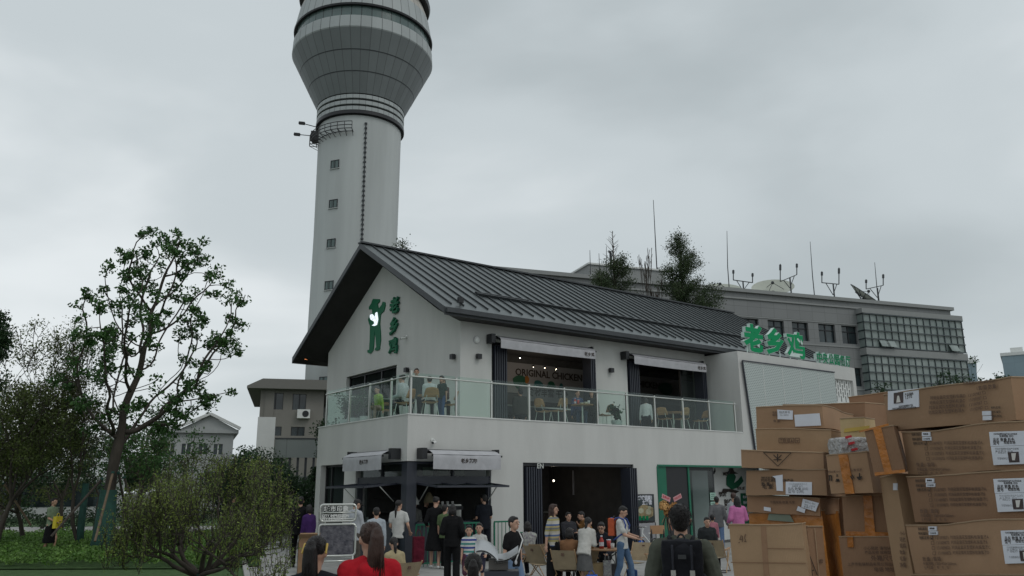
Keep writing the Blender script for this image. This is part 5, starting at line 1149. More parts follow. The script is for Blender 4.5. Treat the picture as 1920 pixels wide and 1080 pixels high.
# low planting
def inpoly(x, y, poly):
    c_ = False; j = len(poly)-1
    for i in range(len(poly)):
        if (poly[i][1] > y) != (poly[j][1] > y) and x < (poly[j][0]-poly[i][0])*(y-poly[i][1])/(poly[j][1]-poly[i][1])+poly[i][0]: c_ = not c_
        j = i
    return c_
def cover(name, poly, h, dens, lm, ls, seed, label=None, cat='ground cover'):
    rs = np.random.default_rng(seed); xs = [p[0] for p in poly]; ys = [p[1] for p in poly]; A = (max(xs)-min(xs))*(max(ys)-min(ys)); n = int(A*dens)
    X = rs.uniform(min(xs), max(xs), n); Y = rs.uniform(min(ys), max(ys), n); P = []
    for x, y in zip(X, Y):
        if inpoly(x+0.35*mnoise.noise(Vector((x*1.7, y*1.7, 5))), y+0.35*mnoise.noise(Vector((x*1.7, y*1.7, 9))), poly):
            hh = h*(0.75+0.5*mnoise.noise(Vector((x*1.1, y*1.1, seed)))+0.3*mnoise.noise(Vector((x*3.5, y*3.5, seed)))); P.append((x, y, hh*(1-0.55*rs.random()**2)))
    o = leaves(name, P, ls, lm, None, seed, 0.6, 0.4); tag(o, label, cat, kind='stuff'); return o
hp = [(-30, 20.6), (-12.9, 20.7), (-8.0, 20.5), (-6.3, 21.1), (-6.7, 22.6), (-8.5, 27), (-11.9, 32.2), (-14.5, 33.6), (-35, 33.6)]
cover('ground_cover', hp, 0.47, 430, 'leafb', 0.085, 1, 'bright low shrub planting covering the lawn bed')
b = MB(); b.add([(x, y, 0.05) for x, y in hp], [tuple(range(len(hp)))]); tag(b.build('planting_bed', 'lawn'), kind='structure')
cover('hedge_mass', [(-45, 37.5), (-13.5, 38), (-13.5, 40), (-45, 40)], 1.15, 300, 'leafd', 0.11, 2, 'dark low hedge running behind the path')
cover('hedge_mass', [(-9.6, 38.5), (-3.6, 31.5), (-3.0, 33), (-8.5, 40.5), (-14, 43), (-14, 41.5)], 1.2, 300, 'leafd', 0.10, 3, 'dark hedge between the path and the restaurant')
cover('wood_mass', [(-90, 110), (30, 120), (30, 128), (-90, 125)], 7, 30, 'leafd', 0.7, 4, 'distant tree line behind the buildings')
cover('wood_mass', [(60, 110), (260, 150), (260, 165), (60, 125)], 6, 8, 'leafd', 0.9, 6, 'distant tree line at right beyond the office')
# ================================================================ CARDBOARD BOXES (foreground right)
def card(name, c):
    m = mat(name, c, 0.8, var=0.16, vs=2.2, spec=0.25); n = m.node_tree.nodes; l = m.node_tree.links; b = n['Principled BSDF']
    t = n.new('ShaderNodeTexCoord'); w_ = n.new('ShaderNodeTexWave'); w_.bands_direction = 'X'; w_.inputs['Scale'].default_value = 42; w_.inputs['Distortion'].default_value = 0.6
    l.new(t.outputs['Object'], w_.inputs[0]); z = n.new('ShaderNodeTexNoise'); z.inputs['Scale'].default_value = 7; z.inputs['Detail'].default_value = 5; l.new(t.outputs['Object'], z.inputs[0])
    a = n.new('ShaderNodeMath'); a.operation = 'MULTIPLY_ADD'; a.inputs[1].default_value = 0.06; l.new(w_.outputs['Fac'], a.inputs[0]); l.new(z.outputs[0], a.inputs[2])
    bp = n.new('ShaderNodeBump'); bp.inputs['Strength'].default_value = 0.35; bp.inputs['Distance'].default_value = 0.02; l.new(a.outputs[0], bp.inputs['Height']); l.new(bp.outputs[0], b.inputs['Normal'])
    src = b.inputs['Base Color'].links[0].from_socket; oi = n.new('ShaderNodeObjectInfo'); mr = n.new('ShaderNodeMapRange'); mr.inputs[3].default_value = 0.84; mr.inputs[4].default_value = 1.14; l.new(oi.outputs['Random'], mr.inputs[0]); x = n.new('ShaderNodeMix'); x.data_type = 'RGBA'; x.blend_type = 'MULTIPLY'; x.inputs[0].default_value = 1; l.new(src, x.inputs[6]); l.new(mr.outputs[0], x.inputs[7]); l.new(x.outputs[2], b.inputs['Base Color']); return m
M['card'] = card('cardboard', (0.31, 0.195, 0.118)); M['card2'] = card('cardboard_reddish', (0.27, 0.16, 0.096)); M['card3'] = card('cardboard_pale', (0.32, 0.21, 0.125)); M['cardy'] = card('cardboard_yellow', (0.50, 0.37, 0.20)); M['cardd'] = card('cardboard_edge', (0.34, 0.24, 0.155))
M['tape'] = mat('orange_tape', (0.42, 0.15, 0.025), 0.3, var=0.35, vs=12, bump=0.35, bs=40); M['tapew'] = mat('orange_wrap', (0.44, 0.165, 0.03), 0.35, var=0.35, vs=6, bump=0.8, bs=11)
M['tapey'] = mat('yellow_tape', (0.50, 0.34, 0.06), 0.4, var=0.2); M['gtape'] = mat('grey_green_tape', (0.17, 0.20, 0.15), 0.5, var=0.3); M['red'] = mat('red_print', (0.45, 0.03, 0.04), 0.5)
M['photo'] = mat('photo_print', (0.05, 0.03, 0.03), 0.5, var=0.5, vs=60); M['bulb'] = mat('photo_pale', (0.6, 0.58, 0.55), 0.5)
def lump(p, s, a): return Vector((mnoise.noise(Vector((p[0]*s+7, p[1]*s, p[2]*s))), mnoise.noise(Vector((p[0]*s, p[1]*s+17, p[2]*s))), mnoise.noise(Vector((p[0]*s, p[1]*s, p[2]*s+27)))))*a
class Carton:
    def __init__(s, label, BL, BR, TL, dl, dr, dep, ext=0.0, m='card', top=None, name='cardboard_box', group='cardboard boxes in the pile', rough=0.0055, seed=0):
        P0 = at(*BL, dl); P1 = at(*BR, dr); ex = (P1-P0).normalized(); nn = ex.cross(Vector((0, 0, 1))).normalized()
        nn2 = ex.cross((at(*TL, dl)-P0)).normalized() if dep < 0 else nn
        dep = abs(dep); T = hit(*TL, P0, nn2); up = (T-P0); up = (up-ex*up.dot(ex)); s.h = up.length; up.normalize(); s.L = (P1-P0).length; s.h += ext; s.dep = dep
        nn = ex.cross(up).normalized(); o = P0-up*ext; s.o, s.ex, s.up, s.nn = o, ex, up, nn
        s.t = bpy.data.objects.new(name, None); C.objects.link(s.t); s.t.empty_display_size = 0.2; tag(s.t, label, 'cardboard box', group)
        s.t.matrix_world = Matrix(((ex.x, -nn.x, up.x, o.x), (ex.y, -nn.y, up.y, o.y), (ex.z, -nn.z, up.z, o.z), (0, 0, 0, 1)))
        b = MB(); n = 7; L_, D_, H_ = s.L, dep, s.h; sd_ = Vector((seed*3.1, seed*1.7, 0))
        def face(f):
            o_ = len(b.v); vs = []
            for j in range(n+1):
                for i in range(n+1):
                    p = Vector(f(i/n, j/n)); e_ = 0.0035; q = p+lump(p+sd_, 3.2, rough*2)
                    vs.append(q)
            b.add(vs, [(j*(n+1)+i, j*(n+1)+i+1, (j+1)*(n+1)+i+1, (j+1)*(n+1)+i) for j in range(n) for i in range(n)])
        face(lambda u, v: (u*L_, 0, v*H_)); face(lambda u, v: (L_, u*D_, v*H_)); face(lambda u, v: ((1-u)*L_, D_, v*H_)); face(lambda u, v: (0, (1-u)*D_, v*H_)); face(lambda u, v: (u*L_, v*D_, H_)); face(lambda u, v: (u*L_, (1-v)*D_, 0))
        s.body = b.build('carton', m, s.t); s.b = None
        # worn lighter rim along the upper edges
        b = MB(); k = 14; pts = [Vector((L_*i/k, -0.001, H_-0.002))+lump(Vector((L_*i/k, 0, H_))+sd_, 3.2, rough*2)+Vector((0, 0, 0.0015*mnoise.noise(Vector((i*0.9, seed, 0))))) for i in range(k+1)]
        b.tube(pts, 0.0035, 5); b.build('folded_edge', 'cardd', s.body)
        b = MB(); b.tube([Vector((L_, D_*i/6, H_-0.002))+lump(Vector((L_, D_*i/6, H_))+sd_, 3.2, rough*2) for i in range(7)], 0.0035, 5); b.build('folded_edge', 'cardd', s.body)
    def px(s, x, y, off_=0.0):
        p = hit(x, y, s.o, s.nn)-s.o; return Vector((p.dot(s.ex), -0.0075-off_, p.dot(s.up)))
    def patch(s, name, pts, m, off_=0.0, th=0.0015, par=None):
        q = [s.px(x, y, off_) for x, y in pts]; b = MB(); n = len(q); b.add(q+[p+Vector((0, th+0.004, 0)) for p in q], [tuple(range(n-1, -1, -1)), tuple(range(n, 2*n))]+[(i, (i+1) % n, (i+1) % n+n, i+n) for i in range(n)]); return b.build(name, m, par or s.t)
    def rect(s, name, x0, y0, x1, y1, m, off_=0.0, sk=0, par=None): return s.patch(name, [(x0, y1), (x1, y1-sk), (x1, y0-sk), (x0, y0)], m, off_, par=par)
    def write(s, items, m='ink2', name='printed_text', sk=0.0):
        b = MB()
        for it in items:
            x, y, w_, txt = it[:4]; q = s.px(x, y, 0.001); r = s.px(x+w_, y+(it[5] if len(it) > 5 else sk), 0.001); ln = (r-q).length; v_, f_ = text_geo(txt, 1.0, 0.0, 0.012)
            xs = [p[0] for p in v_]; k = ln/(max(xs)-min(xs)); fr = frame((q+r)/2, r-q, (0, 0, 1)); hh = it[4] if len(it) > 4 else None
            ky = k if not hh else hh*k
            b.add([(p[0]*k, p[1]*ky, 0) for p in v_], f_, fr)
        b.build(name, m, s.t)
    def lines(s, segs, m='ink2', w_=0.0016, name='printed_mark'):
        b = MB()
        for x0, y0, x1, y1 in segs: p, q = s.px(x0, y0, 0.0012), s.px(x1, y1, 0.0012); b.bar(p, q, 0.0006, w_, up=(0, 0, 1)) if abs((q-p).z) < abs((q-p).x) else b.bar(p, q, 0.0006, w_, up=(1, 0, 0))
        b.build(name, m, s.t)
# --- right stack
def rlabel(c, x, y, kind=0):
    # white data sheets near the right end
    p1 = c.patch('paper_label', [(x, y), (x+3, y+27), (x+90, y+24), (x+90, y-3)], 'paper', 0.0)
    p2 = c.patch('paper_label', [(x+4, y+27.5), (x+9, y+62), (x+92, y+59), (x+90, y+24.5)], 'paper', 0.001)
    c.write([(x+9, y+4, 44, '时尚花器塑料包装产品出货检验单'), (x+20, y+8, 26, '包装规格 2023'), (x+8, y+15, 40, '品名 数量 颜色'), (x+8, y+21, 12, '型号'), (x+28, y+20, 22, '检验合格'), (x+12, y+32, 44, '时尚花器塑料包装产品说明'), (x+12, y+38, 34, '产品图示 规格'), (x+16, y+50, 22, '花器套装组合')], 'ink', 'label_print')
    c.patch('product_picture', [(x+36, y+38), (x+39, y+57), (x+58, y+56.5), (x+56, y+37)], 'photo', 0.003)
    c.patch('pictured_vase', [(x+43, y+40), (x+45, y+53), (x+50, y+53), (x+52, y+39.5)], 'bulb', 0.0035)
def rprint(c, x, y, n=4, right=True):
    c.write([(x, y, 18, '物料类别:'), (x+1, y+9, 18, '物料编码:'), (x+3, y+17, 19, '物料名称:')], 'ink', 'printed_heading', -0.3)
    c.rect('sticker', x+19, y-5, x+34, y+3, 'paper'); c.rect('sticker', x+20, y+4, x+36, y+11, 'paper')
    c.write([(x+22, y-1, 9, '■■■', 0.8), (x+22, y+8, 12, '1310098')], 'ink', 'sticker_print')
    rows = []; seg = []
    for k in range(n):
        xx, yy = x+26+k*1.6, y+16.5+k*9.6; seg += [(xx-2.6, yy-2.8, xx+2.6, yy-2.8), (xx-2.6, yy+2.8, xx+2.6, yy+2.8), (xx-2.6, yy-2.8, xx-2.6, yy+2.8), (xx+2.6, yy-2.8, xx+2.6, yy+2.8)]
        rows += [(x+33+k*1.6, yy, 24, '13100987'+'12'[k % 2]), (x+61+k*1.6, yy-0.8, 72-(k % 2)*4, '时尚迎宾花型塑料包装套餐'+'ABCD'[k])]
    rows += [(x+9, y+57, 34, '数 量: 1套/箱'), (x+10, y+65.5, 62, '外箱规格: 1200×450×260mm'), (x+12, y+73, 46, '生产日期: __年__月__日')]
    c.write(rows, 'ink2', 'printed_text', -0.5); c.lines(seg, 'ink2'); c.write([(x+24, y+16.5, 5, '√')], 'ink', 'tick_mark')
GR = 'long printed boxes of the right stack'
R1 = Carton('topmost long box of the right stack, its print upside down, white picture label at left', (1665, 809), (1908, 787), (1658, 740), 4.50, 3.96, 0.42, group=GR, seed=1)
R1.rect('paper_label', 1667, 734, 1725, 769, 'paper', sk=6); R1.rect('product_picture', 1679, 737, 1696, 757, 'photo', 0.003, sk=2); R1.patch('pictured_vase', [(1684, 755), (1692, 754), (1689, 742), (1686, 742)], 'bulb', 0.0035)
R1.write([(1699, 741, 16, '产品规格'), (1688, 763, 26, '时尚花器塑料产品'), (1676, 767, 44, '时尚花器塑料包装产品出货检验单'), (1700, 746, 12, '1310')], 'ink', 'label_print', -3)
R1.write([(1747+k*-1, 747+k*9, 66, t_) for k, t_ in enumerate(('时尚迎宾花型塑料包装D', '时尚迎宾花型塑料包装C', '时尚迎宾花型塑料包装B', '时尚迎宾花型塑料包装A'))]+[(1818+k, 742+k*9, 24, '13100987') for k in range(4)]+[(1808, 719, 60, '外箱规格 1200×450×260'), (1834, 729, 36, '1套/箱 数量')], 'ink2', 'printed_text', -4.5)
R1.lines([(a+k*1.6, b_+k*9.4, c_+k*1.6, d_+k*9.4) for k in range(4) for a, b_, c_, d_ in ((1845, 734, 1850, 733.5), (1846, 739, 1851, 738.5), (1845, 734, 1846, 739), (1850, 733.5, 1851, 738.5))])
R1.rect('sticker', 1844, 771, 1860, 779, 'paper', sk=0.6); R1.rect('sticker', 1845, 780, 1861, 788, 'paper', sk=0.6); R1.write([(1861, 765, 19, '物料名称:'), (1862, 773, 18, '物料编码:'), (1863, 781, 19, '物料类别:')], 'ink', 'printed_heading', -0.6)
R2 = Carton('long printed box second from the top of the right stack', (1702, 889.5), (1962, 882), (1690, 810), 4.40, 3.86, 0.42, group=GR, seed=2); rprint(R2, 1712, 815); rlabel(R2, 1857, 810)
R3 = Carton('long printed box third from the top of the right stack', (1713, 979.5), (1962, 981), (1697, 895), 4.36, 3.84, 0.42, group=GR, m='card2', seed=3); rprint(R3, 1719, 902); rlabel(R3, 1865, 898)
R4 = Carton('long printed box fourth from the top of the right stack, resting on the lowest one', (1716, 1075), (1962, 1080), (1702, 984), 4.34, 3.82, 0.42, group=GR, seed=4); rprint(R4, 1724, 992); rlabel(R4, 1879, 995)
R5 = Carton('lowest box of the right stack, only its top edge showing at the bottom border', (1722, 1140), (1962, 1150), (1715, 1077.5), 4.34, 3.82, 0.42, ext=0.75, m='card3', group=GR, seed=5)
# --- left stack
GL = 'flat boxes of the left stack'
A0 = Carton('box lying behind the topmost box of the left stack, half hidden', (1470, 800), (1625, 800), (1477, 758), 5.9, 5.6, 0.5, m='card2', group=None, seed=6)
A1 = Carton('topmost box of the left stack with two white paper labels', (1419, 804), (1546, 802), (1417, 763), 4.95, 4.85, 0.75, group=GL, seed=7)
A1.patch('paper_label', [(1459, 786), (1487, 787), (1487, 770), (1458, 768)][::1], 'paper', 0.001); A1.patch('paper_label', [(1492, 800), (1540, 798), (1537, 775), (1490, 778)], 'paper', 0.002)
A1.write([(1498, 781, 34, '时尚花器塑料包装出货'), (1506, 784.5, 18, '检验单 2023'), (1496, 789, 40, '品名 数量 规格'), (1496, 795, 36, '型号 合格 检验员'), (1462, 774, 20, '物流单号'), (1463, 779, 16, '73110024')], 'ink', 'label_print', -0.5)
A1.write([(1449, 774, 10, '物料'), (1449, 778.5, 10, '编码'), (1451, 790, 12, '数 量')], 'ink2', 'printed_text')
A2 = Carton('second box of the left stack with four small boxed handling symbols', (1418, 845), (1560, 847), (1417, 805), 4.93, 4.8, 0.5, group=GL, m='card3', seed=8)
def symbols(c, xs, y, s_, m='ink2'):
    seg = []
    for k, x in enumerate(xs):
        seg += [(x-s_, y-s_*1.1, x+s_, y-s_*1.1), (x-s_, y+s_*1.1, x+s_, y+s_*1.1), (x-s_, y-s_*1.1, x-s_, y+s_*1.1), (x+s_, y-s_*1.1, x+s_, y+s_*1.1)]
        seg += [[(x, y-s_*.7, x, y+s_*.6), (x-s_*.5, y-s_*.6, x+s_*.5, y-s_*.6)], [(x-s_*.4, y-s_*.7, x-s_*.4, y+s_*.7), (x+s_*.4, y-s_*.7, x+s_*.4, y+s_*.7)], [(x-s_*.6, y+s_*.5, x+s_*.6, y+s_*.5), (x-s_*.3, y+s_*.2, x+s_*.3, y+s_*.2), (x, y-s_*.6, x, y+s_*.2)], [(x-s_*.6, y, x+s_*.6, y), (x-s_*.4, y+s_*.4, x+s_*.4, y+s_*.4)]][k % 4]
    c.lines(seg, m, 0.003, 'handling_symbols')
symbols(A2, (1465.5, 1475.5, 1485.5, 1496), 826, 4)
A3 = Carton('third box of the left stack with a large printed triangle and arrow mark', (1392, 877), (1545, 881), (1390, 845), 4.8, 4.72, 0.55, group=GL, seed=9)
A3.lines([(1432, 848, 1484, 849), (1432, 848, 1459, 874), (1484, 849, 1459, 874)], 'ink', 0.0035, 'printed_triangle'); A3.lines([(1451, 862, 1466, 862), (1458.5, 851, 1458.5, 866), (1451, 853, 1458, 860), (1466, 853, 1459, 860)], 'ink', 0.005, 'printed_arrow_mark')
A4 = Carton('fourth box of the left stack with a white label beside a torn vertical slip', (1400, 927), (1549, 931), (1397, 880), 4.83, 4.72, 0.5, group=GL, seed=10)
A4.patch('paper_label', [(1474, 927), (1523, 928), (1523, 904), (1474, 903)], 'paper', 0.001); A4.patch('paper_slip', [(1457, 920), (1469, 921), (1468, 890), (1449, 893), (1455, 897)], 'paper', 0.002)
A4.write([(1480, 908, 34, '时尚花器塑料包装出货'), (1486, 912, 20, '检验单 2023'), (1478, 917, 38, '品名 数量 规格'), (1478, 922, 30, '型号 合格')], 'ink', 'label_print'); A4.write([(1428, 896, 26, '物料名称 规格'), (1428, 901, 60, '时尚花器塑料包装产品'), (1429, 908, 22, '数 量: 1'), (1430, 913, 22, '毛 重:')], 'ink', 'printed_text')
A5 = Carton('fifth box of the left stack with two crossed shipping slips at its right', (1402, 960), (1538, 967), (1399, 929), 4.86, 4.76, 0.5, group=GL, m='card2', seed=11)
A5.patch('shipping_slip', [(1503, 951), (1530, 959), (1536, 943), (1506, 935)], 'paper', 0.001); A5.patch('shipping_slip', [(1494, 957), (1509, 962), (1511, 955), (1497, 949)], 'paper', 0.002); A5.patch('sticker', [(1433, 957), (1446, 959), (1446, 952), (1433, 950)], 'paper', 0.001)
A5.write([(1510, 941, 20, '收件人 电话', 1.0, 5), (1509, 946, 20, '地址 上海市', 1.0, 5), (1508, 950, 16, '快递单号', 1.0, 4)], 'ink', 'label_print'); A5.write([(1445, 942, 46, '外箱规格 数量 毛重')], 'ink2', 'printed_text')
A6 = Carton('box wrapped all over in orange packing tape near the bottom of the left stack', (1414, 1080), (1556, 1082), (1407, 961), 4.88, 4.78, 0.42, ext=0.95, m='tapew', group=None, rough=0.009, seed=12)
A6.patch('tape_patch', [(1440, 975), (1490, 979), (1482, 965), (1443, 963)], 'gtape', 0.006)
A7 = Carton('large plain carton panel with a pen scribble standing at the bottom left of the pile', (1378, 1085), (1518, 1085), (1365, 984), 4.12, 4.02, 0.055, ext=0.9, m='card3', group=None, seed=13)
A7.lines([(1386, 1018, 1388, 1016), (1391, 1003, 1388, 1012), (1388, 1012, 1394, 1010), (1393, 1004, 1393, 1016), (1399, 1001, 1397, 1008), (1397, 1008, 1400, 1016), (1400, 1016, 1396, 1014)], 'ink2', 0.003, 'pen_scribble')
A7.patch('tape_strip', [(1433, 1079), (1443, 1079), (1437, 987), (1427, 987)], 'card2', 0.0); A7.lines([(1371, 1054, 1512, 1056), (1440, 1028, 1508, 1029)], 'card2', 0.004, 'crease')
A8 = Carton('narrow upright carton just right of the large plain panel, with an arrow mark', (1520, 1085), (1549, 1085), (1510, 987), 4.10, 4.16, 0.22, ext=0.9, m='card2', group=None, seed=14)
A8.lines([(1515, 1040, 1517, 1078), (1515, 1040, 1530, 1078), (1514, 1070, 1524, 1069), (1518, 1063, 1521, 1079)], 'ink', 0.004, 'printed_triangle'); symbols(A8, (1537,), 1052, 2.6); A8.lines([(1525, 990, 1534, 1084)], 'cardd', 0.004, 'panel_edge')
# --- middle boxes
C1 = Carton('square box with umbrella and fragile symbols crossed by a vertical orange tape', (1558, 927.5), (1638, 924), (1547, 854), 4.62, 4.52, 0.3, group=None, seed=15)
C1.patch('tape_strip', [(1586, 926), (1603, 925.5), (1590, 852), (1573, 852.5)], 'tape', 0.0)
C1.lines([(1555, 892, 1561, 892), (1556.5, 892, 1557.5, 902), (1560.5, 892, 1561, 902), (1571, 889, 1571, 894), (1569, 899, 1575, 899), (1570, 901, 1575, 901), (1568, 902, 1576, 902), (1599, 890, 1603, 897), (1596, 893, 1600, 899), (1608, 895, 1618, 894), (1609, 897, 1617, 896.5), (1611, 899, 1615, 898.5), (1613, 887, 1613, 895)], 'ink', 0.006, 'handling_symbols')
C1.write([(1553, 885, 24, '请勿倒置 小心'), (1596, 882, 22, '防潮 轻放')], 'ink2', 'printed_text', -1)
C2 = Carton('brown box with a blurred vertical orange tape strip in the middle of the pile', (1586, 1005), (1676, 1006), (1578, 930), 4.75, 4.7, 0.3, m='card2', group=None, seed=16)
C2.patch('tape_strip', [(1623, 1005), (1642, 1005), (1635, 929), (1619, 929.5)], 'tape', 0.0); C2.patch('tape_strip', [(1587, 1004.5), (1676, 1005.5), (1675, 998), (1586, 996)], 'tape', 0.0005)
C3 = Carton('dull brown box with faint print below the middle taped box', (1582, 1085), (1690, 1087), (1575, 1006), 4.72, 4.66, 0.3, ext=0.9, m='card2', group=None, seed=17)
C3.write([(1620, 1028, 58, '小心轻放 请勿倒置'), (1622, 1036, 56, '产品名称 规格型号'), (1634, 1047, 44, '外箱尺寸'), (1590, 1058, 90, '上海市包装制品有限公司出品'), (1640, 1068, 38, '电话 地址')], 'ink2', 'printed_text'); C3.patch('tape_strip', [(1590, 1026), (1601, 1026), (1600, 1007), (1589, 1007)], 'tape', 0.0)
D1 = Carton('tall narrow upright box beside the long printed boxes, with a tiny white sticker', (1682, 1085), (1714, 1085), (1662, 893), 4.52, 4.42, 0.3, ext=0.9, m='card3', group=None, seed=18)
D1.rect('sticker', 1677, 906, 1684, 919, 'paper'); D1.write([(1690, 1000+12*k, 10+(k % 3), t_) for k, t_ in enumerate(('小心', '轻放', '规格', '数量', '毛重', '净重'))], 'ink2', 'printed_text')
T1 = Carton('tilted box with a broad orange tape leaning against the top long box', (1641, 893), (1698, 886), (1611, 807), 4.36, 4.34, -0.12, m='card2', group=None, seed=19)
T1.patch('tape_strip', [(1660, 890), (1674, 888), (1652, 800), (1637, 803)], 'tape', 0.0); T1.patch('tape_strip', [(1641, 892), (1698, 885.5), (1697, 880), (1640, 886)], 'tape', 0.0006); T1.patch('tape_strip', [(1612, 811), (1667, 798), (1666, 794), (1611, 808)], 'tape', 0.0006)
B0 = Carton('box standing at the back between the stacks, left of the top long box', (1650, 1085), (1730, 1085), (1622, 741), 5.9, 5.8, 0.35, ext=0.9, m='card2', group=None, seed=20); B0.lines([(1629, 757, 1662, 756)], 'cardd', 0.006, 'open_flap_edge')
Y1 = Carton('small pale yellow carton standing open above the bubble wrapped parcel', (1580, 826), (1626, 824), (1586, 784), 4.75, 4.72, 0.22, m='cardy', group=None, seed=21); Y1.patch('tape_strip', [(1583, 811), (1630, 805), (1631, 798), (1584, 804)], 'tapey', 0.0)
Z9 = Carton('dark box in the shadowed gap between the left stack and the middle boxes', (1500, 1085), (1690, 1085), (1500, 862), 5.32, 5.2, 0.3, ext=0.9, m='card2', group=None, seed=23)
# bubble wrapped parcel
M['bubble'] = mat('bubble_wrap', (0.42, 0.42, 0.42), 0.2, var=0.35, vs=28, bump=1.0, bs=55)
p = at(1598, 838, 4.66); t = thing('bubble_wrapped_parcel', 'lumpy parcel in shiny bubble wrap with red striped tape', 'parcel', p); b = MB(); b.box(-0.085, 0.10, -0.05, 0.11, -0.047, 0.047)
me = remesh(b, 0.006, 8, 'wrap', 0.007, 26); meshobj('wrap', me, 'bubble', t)
for k in range(3): b = MB(); b.bar((-0.055+0.012*k, -0.062, 0.045-0.032*k), (-0.025+0.012*k, -0.062, 0.052-0.032*k), 0.012, 0.012, up=(0, 1, 0)); b.build('red_tape_stripe', 'red', t)
# supporting parcels and pallet truck under the pile
t = thing('pallet', 'flat timber pallet under the cardboard boxes', 'pallet', at(1640, 1000, 4.6).xy.to_3d(), -0.42)
b = MB()
for k in range(7): b.box(-0.95, 1.15, -0.55+k*0.17, -0.43+k*0.17, 0.10, 0.125)
for k in range(3): b.box(-0.95+k*0.98, -0.83+k*0.98, -0.55, 0.6, 0.0, 0.098)
b.build('deck', 'pole', t)
